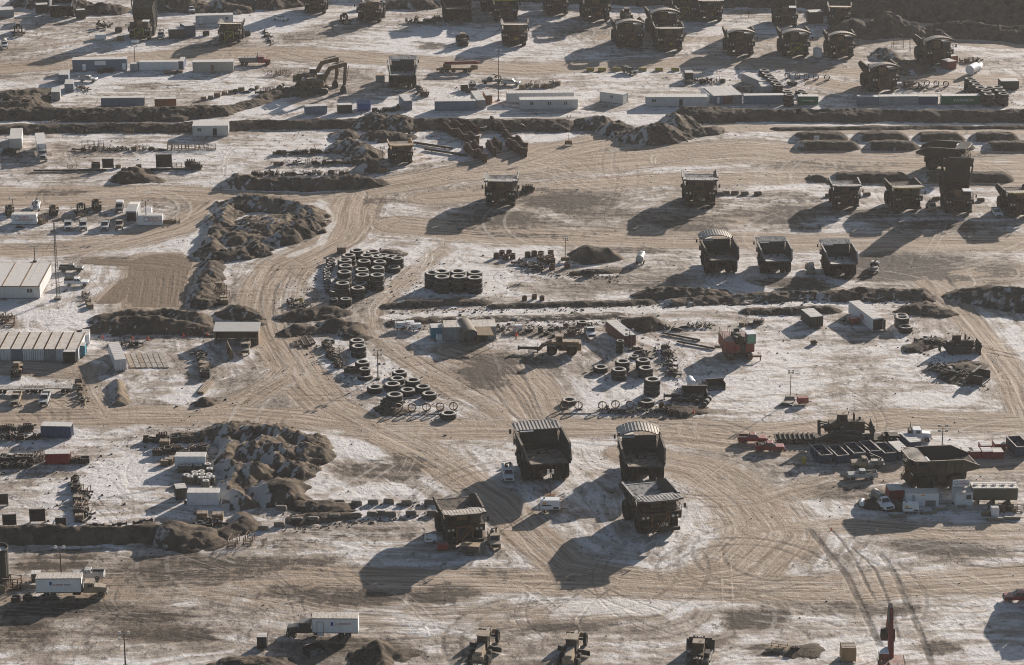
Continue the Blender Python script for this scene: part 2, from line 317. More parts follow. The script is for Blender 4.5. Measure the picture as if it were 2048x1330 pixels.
TRACKS = [ # (points, line width m, +dark / -light)
 ([(1613,1050),(1655,1104),(1689,1146),(1716,1200),(1751,1273),(1775,1326)],1.0,1.0),([(1755,1100),(1785,1142),(1808,1196),(1835,1253),(1866,1335)],1.0,1.0),
 ([(1650,1045),(1700,1105),(1735,1173),(1755,1210)],.5,.8),([(1690,1085),(1739,1127),(1758,1158),(1785,1227),(1800,1290)],.5,.8),
 ([(2048,716),(1985,700),(1950,697)],.5,.9),([(2048,722),(1985,707),(1955,705)],.5,.9),([(1850,555),(1862,572),(1870,580)],.9,.8),([(1885,550),(1900,566),(1912,578)],.9,.8),
 ([(1930,540),(1945,558),(1948,570),(1930,582)],.4,-.8),([(1740,850),(1755,843),(1800,838)],.4,.7),([(1765,865),(1775,850),(1810,842)],.4,.7),
 ([(1165,1165),(1120,1195),(1070,1230)],.4,.6),([(1185,1165),(1145,1195),(1090,1230)],.4,.6),([(1240,1165),(1190,1200),(1160,1240),(1165,1270)],.4,.7),([(1150,1165),(1200,1195),(1300,1235)],.4,.6),([(1180,1160),(1240,1190),(1340,1228)],.4,.6),
 ([(1441,1100),(1443,1170),(1448,1250)],.3,-.3),([(1460,1100),(1463,1170),(1470,1250)],.3,-.3),([(1155,1250),(1175,1280),(1190,1295)],.35,-.9),([(1150,1252),(1152,1235),(1165,1222)],.35,-.8),
 ([(740,400),(770,420),(800,436),(860,444)],.8,.5),([(560,560),(548,590),(546,640)],.5,.7),([(585,545),(566,590),(562,650)],.5,.7),([(530,560),(520,600),(535,660),(565,710)],.4,.6),([(850,500),(850,520),(832,548)],.4,-.8),([(862,500),(862,524),(840,552)],.4,-.8),
 ([(752,640),(750,620),(768,598),(810,570)],.35,-.9),([(742,640),(738,618),(758,592),(800,560)],.35,-.9),([(1305,330),(1302,315),(1320,306)],.4,-.8),([(1312,332),(1310,316),(1328,307)],.4,-.8),
 ([(0,655),(80,650),(170,652)],.4,.6),([(90,640),(100,668),(110,690)],.3,.5),([(1000,740),(1030,790),(1060,840)],.6,.5),([(960,745),(1000,800),(1040,845)],.6,.5),([(1020,720),(1060,780),(1085,840)],.6,.5),
 ([(1300,662),(1340,680),(1395,700)],.3,.6),([(1285,335),(1500,300),(1700,300)],.7,.5),([(830,345),(880,330),(1000,326)],.6,.7),([(842,350),(885,334),(1010,331)],.4,.6),([(760,470),(800,440),(850,425)],.4,.5),
 ([(520,350),(650,340)],.3,.3),([(445,350),(450,310),(480,285),(520,270)],.35,-.6),([(452,352),(458,312),(488,286)],.35,-.6),([(130,300),(132,320),(150,335)],.35,-.7),([(140,298),(142,318),(158,334)],.35,-.7)]
rng = np.random.RandomState(5)
def halfw(y): return 45.0 + y * 0.150
yr = np.concatenate([np.linspace(-60, 405, 12, endpoint=False), np.cumsum(np.concatenate([[410.0], np.linspace(0.30, 0.82, 1010)])), [1010, 1060, 1150, 1400, 2000, 3000]])
ur = np.concatenate([[-6, -3, -1.8, -1.4], np.linspace(-1.16, 1.16, 1110), [1.4, 1.8, 3, 6]])
NY, NX = len(yr), len(ur)
X = ur[None, :] * halfw(yr)[:, None]; Y = np.repeat(yr[:, None], NX, 1)
fx, fy = X.ravel(), Y.ravel()
road = np.zeros(NX * NY); snow = np.zeros_like(road); dark = np.zeros_like(road)
sa = fy.copy(); sl_ = fx.copy(); best = np.full_like(road, 99.0)
def band(pts, strength, out, setstreak=False, soft=0.5):
    q = [(*G(x, y).xy[:], hw) for x, y, hw in pts]; acc = 0.0
    dmin = np.full(NX * NY, 99.0); A = np.zeros(NX * NY); Lg = np.zeros(NX * NY)
    for (x0, y0, w0), (x1, y1, w1) in zip(q[:-1], q[1:]):
        dx, dy = x1 - x0, y1 - y0; L = math.hypot(dx, dy); m = max(w0, w1) * (5.5 if setstreak else 1.9)
        sel = np.nonzero((fx > min(x0, x1) - m) & (fx < max(x0, x1) + m) & (fy > min(y0, y1) - m) & (fy < max(y0, y1) + m))[0]
        px, py = fx[sel] - x0, fy[sel] - y0; t = np.clip((px * dx + py * dy) / (L * L), 0, 1)
        ex, ey = px - t * dx, py - t * dy; d = np.hypot(ex, ey) / (w0 + (w1 - w0) * t)
        sgn = np.sign(px * dy - py * dx); up = d < dmin[sel]; s2 = sel[up]
        dmin[s2] = d[up]; A[s2] = (sgn * np.hypot(ex, ey))[up]; Lg[s2] = (acc + t * L)[up]; acc += L
    v = strength * (1 - sstep(1 - soft, 1 + soft, dmin)); np.maximum(out, v, out)
    if setstreak:
        u = dmin < np.minimum(best, 5.0); best[u] = dmin[u]; sa[u] = A[u] + strength * 61.0; sl_[u] = Lg[u]
for pts, st in ROADS: band(pts, st, road, True)
for pts, st in SNOWROADS: band(pts, st, snow)
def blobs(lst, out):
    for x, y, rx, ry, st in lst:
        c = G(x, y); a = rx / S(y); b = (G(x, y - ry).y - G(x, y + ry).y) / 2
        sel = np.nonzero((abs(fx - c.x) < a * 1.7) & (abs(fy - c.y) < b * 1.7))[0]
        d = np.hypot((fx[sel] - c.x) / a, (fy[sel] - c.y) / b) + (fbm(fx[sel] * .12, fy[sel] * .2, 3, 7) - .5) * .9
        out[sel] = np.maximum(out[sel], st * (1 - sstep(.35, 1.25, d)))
pad = np.zeros(NX * NY); band([(326,528,8.2),(314,612,7.2)], 1.0, pad, False, .12); band([(212,608,2.2),(240,585,3),(258,560,2)], 1.0, pad, False, .3); band([(180,522,2),(260,526,2.6),(385,540,3)], .9, pad, False, .5); snow -= pad * 1.6
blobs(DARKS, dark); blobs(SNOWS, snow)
trk = np.zeros((NY, NX))
def raster(P, w, val):                        # wheel marks: a line of width w along ground points
    P = np.array(P); seg = np.hypot(*np.diff(P, axis=0).T); L = np.concatenate([[0], np.cumsum(seg)])
    s = np.arange(0, L[-1], 0.22); x, y = np.interp(s, L, P[:, 0]), np.interp(s, L, P[:, 1])
    fade = np.clip(np.minimum(s, L[-1] - s) / 4.0, 0, 1)
    r = np.searchsorted(yr, y); c = np.searchsorted(ur, x / halfw(y))
    for dr in range(-3, 4):
        for dc in range(-6, 7):
            rr, cc = np.clip(r + dr, 0, NY - 1), np.clip(c + dc, 0, NX - 1)
            d = np.hypot(X[rr, cc] - x, yr[rr] - y); v = fade * (1 - sstep(w * .35, w * .85, d)) * abs(val)
            m = v > 0.02
            if val > 0: np.maximum.at(trk, (rr[m], cc[m]), v[m])
            else: np.minimum.at(trk, (rr[m], cc[m]), -v[m])
def smooth_px(pts):
    q = [G(x, y) for x, y in pts]; out = []
    for i in range(len(q) - 1):
        p0, p1, p2, p3 = q[max(i - 1, 0)], q[i], q[i + 1], q[min(i + 2, len(q) - 1)]
        for k in range(8):
            t = k / 8; out.append(0.5 * ((2 * p1) + (p2 - p0) * t + (2 * p0 - 5 * p1 + 4 * p2 - p3) * t * t + (3 * p1 - p0 - 3 * p2 + p3) * t ** 3))
    return [(v.x, v.y) for v in out] + [(q[-1].x, q[-1].y)]
for pts, st in ROADS:                         # ruts that follow the haul roads
    c = np.array(smooth_px([(x, y) for x, y, h in pts])); hw = np.mean([h for _, _, h in pts])
    t = np.gradient(c, axis=0); n = np.stack([-t[:, 1], t[:, 0]], 1); n /= np.linalg.norm(n, axis=1, keepdims=True) + 1e-6
    for k in range(int(10 * st + hw * 1.8)):
        o = rng.uniform(-1.15, 1.15) * hw; a = rng.randint(0, max(1, len(c) // 2)); b = min(len(c), a + rng.randint(8, len(c) + 2))
        if b - a < 4: continue
        wob = o + np.cumsum(rng.randn(b - a)) * .12
        raster(c[a:b] + n[a:b] * wob[:, None], rng.uniform(.2, .5), rng.choice([.45, .25, -.45, -.25]))
for i in range(1000):                          # turning arcs of pickups, loaders and haul trucks
    y0 = rng.uniform(425, 960); x0 = rng.uniform(-1, 1) * halfw(y0) * .95
    th = rng.normal(0, .5) + (math.pi if rng.rand() < .5 else 0) + (rng.uniform(-1.5, 1.5) if rng.rand() < .3 else 0)
    k = rng.normal(0, .035); L = rng.uniform(12, 60); n = int(L / .8); gauge = rng.choice([1.8, 2.0, 3.2, 5.5]); w = .32 if gauge < 3 else .75
    s = np.arange(n) * .8; a = th + k * s; cx = x0 + np.cumsum(np.cos(a)) * .8; cy = y0 + np.cumsum(np.sin(a)) * .8
    v = rng.choice([.5, .35, .25, -.5, -.35, -.25])
    for g in (-gauge / 2, gauge / 2): raster(np.stack([cx - np.sin(a) * g, cy + np.cos(a) * g], 1), w, v)
for pts, w, v in TRACKS: raster(smooth_px(pts), w, v)
trk = trk.ravel()
inner = (np.abs(ur) < 1.3)[None, :] & ((yr > 408) & (yr < 985))[:, None]
Z = ((fbm(fx * .5, fy * .5, 3, 3) - .5) * .16 + (fbm(fx * 1.7, fy * 1.7, 2, 9) - .5) * .07) * (1 - .6 * road) - np.clip(trk, 0, 1) * .05
Z = np.where(inner.ravel(), Z, 0) - .03
me = bpy.data.meshes.new("ground")
me.vertices.add(NX * NY); me.vertices.foreach_set("co", np.stack([fx, fy, Z], 1).astype(np.float32).ravel())
idx = np.arange(NX * NY).reshape(NY, NX)
quads = np.stack([idx[:-1, :-1], idx[:-1, 1:], idx[1:, 1:], idx[1:, :-1]], -1).reshape(-1, 4)
me.loops.add(quads.size); me.loops.foreach_set("vertex_index", quads.ravel().astype(np.int32))
me.polygons.add(len(quads)); me.polygons.foreach_set("loop_start", np.arange(0, quads.size, 4, dtype=np.int32))
me.polygons.foreach_set("use_smooth", np.ones(len(quads), dtype=bool)); me.update(calc_edges=True)
for nm, arr in (("gm", (road, dark, snow)), ("gs", (sl_, sa, trk))):
    at = me.attributes.new(nm, 'FLOAT_VECTOR', 'POINT'); at.data.foreach_set("vector", np.stack(arr, 1).astype(np.float32).ravel())
ground = bpy.data.objects.new("ground", me); col.objects.link(ground); tag(ground, "snow dusted dirt yard crossed by brown haul roads and wheel marks", None, None, 'structure')

def ramp_rgb(nt, v, lo, hi, a, b):
    n = N(nt, "ShaderNodeMapRange"); nt.links.new(v, n.inputs[0])
    for i, x in zip((1, 2, 3, 4), (lo, hi, a, b)): n.inputs[i].default_value = x
    return n.outputs[0]
def ground_material():
    m = bpy.data.materials.new("snowy_yard_ground"); nt, ns, ln, bs = nodes_of(m)
    tc = N(nt, "ShaderNodeTexCoord"); P = tc.outputs["Object"]
    gm = N(nt, "ShaderNodeAttribute", attribute_name="gm"); gs = N(nt, "ShaderNodeAttribute", attribute_name="gs")
    a = N(nt, "ShaderNodeSeparateXYZ"); ln.new(gm.outputs["Vector"], a.inputs[0]); rd, dk, sn = a.outputs
    b = N(nt, "ShaderNodeSeparateXYZ"); ln.new(gs.outputs["Vector"], b.inputs[0]); sl0, sa0, tk = b.outputs
    def vec(x, y, z=0.0):
        c = N(nt, "ShaderNodeCombineXYZ")
        for i, v in enumerate((x, y, z)):
            if isinstance(v, (int, float)): c.inputs[i].default_value = v
            else: ln.new(v, c.inputs[i])
        return c.outputs[0]
    mul = lambda x, y: math_node(nt, 'MULTIPLY', x, y)
    add = lambda x, y: math_node(nt, 'ADD', x, y)
    def mp(sx, sy, off=0.0):
        q = N(nt, "ShaderNodeMapping"); ln.new(P, q.inputs[0]); q.inputs["Scale"].default_value = (sx, sy, 1); q.inputs["Location"].default_value = (off, off, 0); return q.outputs[0]
    warp = noise(nt, P, .06, 2.0)
    st = noise(nt, vec(mul(sl0, .030), add(mul(sa0, .75), mul(warp, 2.0))), 1.0, 6.0, .62)
    st2 = noise(nt, vec(mul(sl0, .045), mul(sa0, 1.9), 7.0), 1.0, 5.0, .65)
    nb = noise(nt, P, .022, 4.0, .55); nm = noise(nt, P, .16, 9.0, .68); nx = noise(nt, mp(.07, .40), 1.0, 7.0, .66)
    nf = noise(nt, P, .75, 8.0, .72); ng = noise(nt, mp(.5, .22, 31.0), 1.0, 8.0, .72)
    mud = N(nt, "ShaderNodeMapRange"); py = N(nt, "ShaderNodeSeparateXYZ"); ln.new(P, py.inputs[0]); ln.new(py.outputs[1], mud.inputs[0])
    mud.inputs[1].default_value = 500; mud.inputs[2].default_value = 425; mud.inputs[3].default_value = 0; mud.inputs[4].default_value = .012
    so = noise(nt, vec(mul(sl0, .055), add(mul(sa0, .38), mul(warp, 3.0)), 3.0), 1.0, 7.0, .66)
    nh = noise(nt, mp(2.6, 1.5, 5.0), 1.0, 5.0, .7)
    mixn = add(add(mul(nm, .30), mul(so, .42)), add(mul(nb, .32), add(mul(dk, .12), add(mud.outputs[0], mul(sn, -.25)))))
    mixn = add(mixn, add(mul(rd, .035), mul(add(nh, -.5), .10)))
    c = mixc(nt, ramp(nt, mixn, .480, .555), (0.74, 0.70, 0.685), (0.42, 0.352, 0.298))
    c = mixc(nt, ramp(nt, mixn, .545, .635), c, (0.185, 0.148, 0.120))
    c = mixc(nt, mul(ramp(nt, add(add(ng, mul(sn, -.25)), mul(add(nb, -.5), .35)), .53, .64), .70), c, (0.100, 0.082, 0.070))
    c = mixc(nt, mul(ramp(nt, add(mul(nf, .7), mul(nh, .3)), .54, .66), .62), c, (0.085, 0.070, 0.060))
    rc = mixc(nt, ramp(nt, add(mul(st, .8), mul(nh, .2)), .36, .63), (0.47, 0.362, 0.272), (0.215, 0.158, 0.113))
    rc = mixc(nt, mul(ramp(nt, st2, .50, .64), .70), rc, (0.58, 0.51, 0.445))
    rc = mixc(nt, mul(ramp(nt, add(mul(ng, .45), mul(st, .55)), .54, .68), .5), rc, (0.12, 0.09, 0.066))
    rf = ramp(nt, add(rd, add(mul(add(nm, -.5), 1.0), mul(add(st, -.5), 1.3))), .22, .74)
    c = mixc(nt, mul(rf, .94), c, rc)
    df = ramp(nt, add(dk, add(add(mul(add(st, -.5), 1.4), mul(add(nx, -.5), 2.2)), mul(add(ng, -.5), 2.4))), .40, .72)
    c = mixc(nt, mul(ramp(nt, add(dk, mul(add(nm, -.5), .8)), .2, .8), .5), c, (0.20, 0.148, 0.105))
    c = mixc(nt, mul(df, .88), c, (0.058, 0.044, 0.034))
    tb = add(.30, mul(ramp(nt, ng, .38, .58), .8))
    c = mixc(nt, math_node(nt, 'MULTIPLY', mul(ramp(nt, tk, .05, .8), tb), .75, True), c, (0.085, 0.070, 0.058))
    c = mixc(nt, math_node(nt, 'MULTIPLY', mul(ramp(nt, mul(tk, -1.0), .05, .7), tb), .6, True), c, (0.58, 0.525, 0.475))
    c = mixc(nt, mul(ramp(nt, add(sn, mul(add(nm, -.5), 1.0)), .45, .8), .85), c, (0.68, 0.64, 0.60))
    c = mixc(nt, mul(ramp(nt, add(mul(sn, -1.0), mul(add(ng, -.5), 1.2)), .35, .75), .93), c, mixc(nt, ramp(nt, nh, .35, .65), (0.215, 0.158, 0.110), (0.165, 0.120, 0.084)))
    gr = noise(nt, mp(1.3, .75, 11.0), 1.0, 6.0, .75)
    c = mixc(nt, add(1.0, mul(rf, -.55)), c, ramp_rgb(nt, add(mul(gr, .55), mul(nh, .45)), .36, .62, .70, 1.12), 'MULTIPLY')
    ln.new(c, bs.inputs["Base Color"]); bs.inputs["Roughness"].default_value = .85; bs.inputs["Specular IOR Level"].default_value = .15
    h = add(add(mul(nf, .34), add(mul(st2, .10), mul(nh, .10))), add(mul(ng, .24), mul(tk, -.12)))
    bp = N(nt, "ShaderNodeBump"); bp.inputs["Strength"].default_value = .85; bp.inputs["Distance"].default_value = .6
    ln.new(h, bp.inputs["Height"]); ln.new(bp.outputs[0], bs.inputs["Normal"])
    return m
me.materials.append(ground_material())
# ------------------------------------------------------------------ haul trucks (forward is -Y; built around the footprint centre)
def tyre_profile(Rr, w, hole=0.56):
    h = Rr * hole
    return [(h, .16 * w), (h * 1.06, .03 * w), (Rr * .80, 0), (Rr * .93, .035 * w), (Rr, .15 * w), (Rr, .5 * w), (Rr, .85 * w), (Rr * .93, .965 * w), (Rr * .80, w), (h * 1.06, .97 * w), (h, .84 * w)]
def wheel(parent, x, f, Rr, w, rimm='chassis', n=30, lugs=True, name='wheel'):
    s = 1 if x > 0 else -1; t = MB(); x0 = x - w / 2
    t.ring(tyre_profile(Rr, w), (x0, -f, Rr), 'x', n, .045 if lugs else 0, (4, 6))
    o = t.build('tyre', M['wrubber'], parent); o.name = name
    r = MB(); r.cyl((x - w * .30, -f, Rr), Rr * .58, w * .60, 'x', 18); r.cyl((x - w * .30 if s < 0 else x + w * .02, -f, Rr), Rr * .26, w * .28, 'x', 12)
    for k in range(8):
        a = k * math.pi / 4; xo = x + s * w * .30
        r.cyl((xo - .03, -f + Rr * .45 * math.cos(a), Rr + Rr * .45 * math.sin(a)), Rr * .05, .06, 'x', 6)
    r.build('rim', M[rimm], o); return o
def haul_truck(style='flat', bodym='body_in', raised=0.0, body=True, lip=None, cabroof='white', ladder='orange'):
    t = root('haul_truck')
    fr = MB()
    for s in (-1, 1):
        fr.box(s * 1.25 - .28, s * 1.25 + .28, -5.6, 4.6, 1.5, 2.35); fr.box(s * 1.25 - .2, s * 1.25 + .2, 2.2, 4.9, 1.6, 3.0)
    fr.cyl((-3.2, 2.4, 1.72), .62, 6.4, 'x', 14); fr.cyl((-2.9, -3.6, 1.62), .34, 5.8, 'x', 10); fr.box(-1.1, 1.1, -5.6, -2.2, 1.0, 1.9)
    for yy in (-1.5, 1.0, 3.8): fr.box(-1.25, 1.25, yy - .2, yy + .2, 1.55, 2.2)
    for s in (-1, 1):
        fr.cyl((s * 1.7, -1.2, 1.3), .55, 2.0, 'y', 12); fr.cyl((s * .75, .4, 1.9), .24, 2.3 if not raised else 3.5, 'z', 10)
        fr.beam((s * 1.9, -5.0, 1.7), (s * 1.9, -3.2, 4.0), .35); fr.box(s * 2.7 - .5, s * 2.7 + .5, -1.4, .2, 2.1, 3.3)
    fr.build('chassis', M['chassis'], t)
    b = MB(); b.box(-3.35, 3.35, -6.35, -5.95, .95, 1.5); b.box(-1.6, 1.6, -6.5, -6.0, 1.15, 1.7); b.build('bumper', M['chassis'], t)
    g = MB(); g.box(-1.5, 1.5, -6.05, -3.6, 1.5, 4.05); h = g.build('hood', M['tan'], t)
    gr = MB(); gr.box(-1.32, 1.32, -6.10, -6.03, 1.62, 3.85)
    for k in range(9): gr.box(-1.3, 1.3, -6.14, -6.09, 1.75 + .24 * k, 1.83 + .24 * k)
    gr.build('grille', M['black'], h)
    ed = MB()
    for s in (-1, 1): ed.box(s * 1.45 - .09, s * 1.45 + .09, -6.2, -6.04, 1.5, 4.0)
    ed.box(-1.36, 1.36, -6.2, -6.06, 3.88, 4.02); ed.build('grille_frame', M[ladder], h)
    la = MB(); la.beam((-1.5, -6.42, .95), (1.25, -6.34, 3.9), .14, .12); la.beam((-1.5, -6.95, 1.0), (1.25, -6.75, 3.9), .14, .12)
    for k in range(12):
        u = k / 11; la.box(-1.5 + 2.75 * u - .13, -1.5 + 2.75 * u + .13, -6.9 + .15 * u, -6.4, .95 + 2.95 * u, 1.0 + 2.95 * u)
    for k in (0, .5, 1): la.beam((-1.5 + 2.75 * k, -6.95 + .2 * k, 1.0 + 2.9 * k), (-1.5 + 2.75 * k, -6.95 + .2 * k, 1.95 + 2.9 * k), .06)
    la.beam((-1.5, -6.95, 1.95), (1.25, -6.75, 4.85), .07); la.build('ladder', M[ladder], t)
    d = MB(); d.box(-3.65, 3.65, -6.05, -2.1, 4.06, 4.24)
    for s in (-1, 1):
        d.hexa([(s * 2.6 - 1.05, -6.0, 2.95), (s * 2.6 + 1.05, -6.0, 2.95), (s * 2.6 + 1.05, -5.75, 2.95), (s * 2.6 - 1.05, -5.75, 2.95)],
               [(s * 2.6 - 1.05, -6.0, 4.05), (s * 2.6 + 1.05, -6.0, 4.05), (s * 2.6 + 1.05, -5.3, 4.05), (s * 2.6 - 1.05, -5.3, 4.05)])
        d.box(s * 3.58 - .06, s * 3.58 + .06, -5.9, -2.2, 3.5, 4.05)
        d.hexa([(s * 2.75 - .85, -2.2, 3.0), (s * 2.75 + .85, -2.2, 3.0), (s * 2.75 + .85, -1.9, 3.0), (s * 2.75 - .85, -1.9, 3.0)],
               [(s * 2.75 - .85, -2.4, 4.05), (s * 2.75 + .85, -2.4, 4.05), (s * 2.75 + .85, -2.1, 4.05), (s * 2.75 - .85, -2.1, 4.05)])
    d.build('deck', M['chassis'], t)
    ra = MB()
    for x in np.linspace(-3.6, 3.6, 9): ra.beam((x, -6.0, 4.22), (x, -6.0, 5.2), .06)
    for z in (4.75, 5.2): ra.beam((-3.6, -6.0, z), (3.6, -6.0, z), .06)
    for s in (-1, 1):
        for yy in (-4.8, -3.6, -2.4): ra.beam((s * 3.6, yy, 4.22), (s * 3.6, yy, 5.2), .06)
        ra.beam((s * 3.6, -6.0, 5.2), (s * 3.6, -2.4, 5.2), .06)
    ra.build('railing', M['railing'], t)
    for s in (-1, 1):
        l = MB(); l.box(s * 2.55 - .75, s * 2.55 + .75, -6.14, -6.0, 3.25, 3.8); lo = l.build('headlight_panel', M['tan'], t)
        for k in (-.38, .38):
            q = MB(); q.cyl((s * 2.55 + k, -6.22, 3.52), .21, .08, 'y', 10); q.build('headlight', M['lamp'], lo)
    c = MB(); c.box(1.0, 3.0, -5.4, -3.0, 4.24, 6.1, .12, .12); cb = c.build('cab', M['tan'], t)
    w = MB(); w.hexa([(1.2, -5.40, 4.95), (2.8, -5.40, 4.95), (2.8, -5.2, 4.95), (1.2, -5.2, 4.95)], [(1.25, -5.33, 5.85), (2.75, -5.33, 5.85), (2.75, -5.15, 5.85), (1.25, -5.15, 5.85)])
    w.box(2.86, 2.97, -5.0, -3.4, 4.95, 5.8); w.box(1.04, 1.14, -5.0, -3.4, 4.95, 5.8); w.build('window', M['glass'], cb)
    w = MB(); w.box(.9, 3.1, -5.55, -2.9, 6.12, 6.24); w.build('cab_roof', M[cabroof], cb)
    e = MB(); e.box(-3.1, -1.2, -4.6, -3.0, 4.24, 5.5); e.box(-2.9, -2.2, -5.1, -4.7, 4.24, 5.0); e.build('electrical_cabinet', M['chassis'], t)
    p = MB(); p.box(-1.1, .85, -3.9, -3.5, 4.24, 6.0); p.build('air_cleaner_panel', M['panel'], t)
    for s in (-1, 1):
        mi = MB(); mi.beam((s * 3.6, -5.9, 4.9), (s * 4.15, -6.1, 5.0), .07); mi.box(s * 4.15 - .18, s * 4.15 + .18, -6.15, -6.07, 4.75, 5.55); mi.build('mirror', M['black'], t)
    for s in (-1, 1): wheel(t, s * 2.75, 3.6, 1.72, 1.25)
    for x in (-3.15, -1.78, 1.78, 3.15): wheel(t, x, -2.4, 1.72, 1.2)
    if body:
        T = None
        if raised: T = Matrix.Translation((0, 4.3, 2.7)) @ Matrix.Rotation(-R(raised), 4, 'X') @ Matrix.Translation((0, -4.3, -2.7))
        B = MB(T); zt = 6.35; xr = 3.72
        fl = [(-2.7, 3.36), (3.4, 3.78), (6.8, 4.36), (6.8, 4.10), (3.4, 3.48), (-2.7, 3.08)]
        B.prism(fl, 'x', -3.05, 3.05)
        for s in (-1, 1):                                    # side walls, leaning outward, cut down to the tail
            prof = [(-3.6, zt), (3.4, zt - .15), (6.7, 4.75), (6.8, 4.1), (3.4, 3.42), (-2.7, 3.15), (-3.45, 5.2)]
            vi = []
            for off in (0, .16):
                for yy, z in prof: vi.append((s * (3.0 + (z - 3.2) / (zt - 3.2) * (xr - 3.0) + off), yy, z))
            n = len(prof); fs = [tuple(range(n)), tuple(range(2 * n - 1, n - 1, -1))] + [(i, i + n, (i + 1) % n + n, (i + 1) % n) for i in range(n)]
            B.add(vi, fs)
            B.beam((s * (xr + .12), -3.6, zt), (s * (xr + .12), 3.4, zt - .15), .34, .3); B.beam((s * (xr + .12), 3.4, zt - .15), (s * 3.42, 6.7, 4.7), .3, .26)
            for yy in (-1.6, .2, 2.0, 3.3):
                B.beam((s * 3.2, yy, 3.6 + max(0, (yy - 3.4) * .38)), (s * (xr + .22), yy, zt - .25), .32, .34)
            B.beam((s * 3.5, -3.0, 5.0), (s * 3.5, 5.6, 4.9), .14, .2)
        B.prism([(-2.7, 3.15), (-3.55, 6.3), (-3.35, 6.35), (-2.45, 3.45)], 'x', -3.1, 3.1)   # front wall
        for x in (-2.4, -1.2, 0, 1.2, 2.4): B.box(x - .16, x + .16, -2.2, 3.4, 3.02, 3.22); B.beam((x, 3.4, 3.40), (x, 6.6, 3.98), .32, .25)
        for yy in (-1.2, .6, 2.4): B.box(-3.0, 3.0, yy - .15, yy + .15, 3.0, 3.3)
        B.beam((-3.1, 6.75, 4.2), (3.1, 6.75, 4.2), .3, .34)
        bo = B.build('dump_body', M[bodym], t)
        Cn = MB(T); n = 12; xs = np.linspace(-xr - .1, xr + .1, n + 1)
        zz = lambda x: (1.05 * (1 - (x / xr) ** 2) if style == 'curved' else 0.0)
        yf = lambda x: -6.75 - (.35 * (1 - (x / xr) ** 2) if style == 'curved' else (0.0 if abs(x) < 2.9 else -.5))
        vs = []
        for x in xs:
            vs += [(x, -3.3, 6.28 + zz(x)), (x, yf(x), 6.62 + zz(x) * .95), (x, yf(x), 6.40 + zz(x) * .95), (x, -3.3, 6.10 + zz(x))]
        fs = []
        for i in range(n):
            for j in range(4): fs.append((i * 4 + j, i * 4 + (j + 1) % 4, i * 4 + 4 + (j + 1) % 4, i * 4 + 4 + j))
        fs += [(3, 2, 1, 0), (n * 4, n * 4 + 1, n * 4 + 2, n * 4 + 3)]; Cn.add(vs, fs)
        for k in range(13):
            x = -3.5 + k * 7.0 / 12; Cn.beam((x, -3.4, 6.30 + zz(x)), (x, yf(x) + .1, 6.64 + zz(x) * .95), .13, .1)
        if style == 'curved':
            for s in (-1, 1): Cn.box(s * 3.7 - .12, s * 3.7 + .12, -3.6, -3.2, 5.6, 7.0)
        cn = Cn.build('canopy', M['canopy' if bodym == 'body_in' else bodym], bo)
        lp = MB(T)
        for i in range(n): lp.beam((xs[i], yf(xs[i]) - .05, 6.5 + zz(xs[i]) * .95), (xs[i + 1], yf(xs[i + 1]) - .05, 6.5 + zz(xs[i + 1]) * .95), .14, .34)
        lp.build('canopy_lip', M[{'lime': 'lime', 'yellow': 'lip_yel'}.get(lip, 'canopy' if bodym == 'body_in' else bodym)], bo)
    else:
        q = MB(); q.box(-.9, .9, -2.8, -1.2, 2.4, 4.2); q.box(-1.5, 1.5, 1.9, 3.0, 2.35, 3.0); q.cyl((-1.4, -2.0, 3.2), .45, 2.8, 'x', 10); q.build('engine', M['yel'], t)
    return t
TR = {}
def truck_proto(key):
    if key not in TR:
        kw = {'flat': {}, 'grey': dict(bodym='bodyg', lip='grey'), 'curved': dict(style='curved'), 'yellow': dict(bodym='bodyy'), 'lime': dict(lip='lime'), 'yellip': dict(lip='yellow'),
              'raised': dict(raised=48), 'steep': dict(raised=62), 'bare': dict(body=False, ladder='yel', cabroof='yel'), 'limeladder': dict(ladder='lime'), 'curvedlime': dict(style='curved', ladder='lime'), 'raisedlime': dict(raised=62, ladder='lime')}[key]
        TR[key] = Proto(haul_truck(**kw), 13.0, 7.4)
    return TR[key]

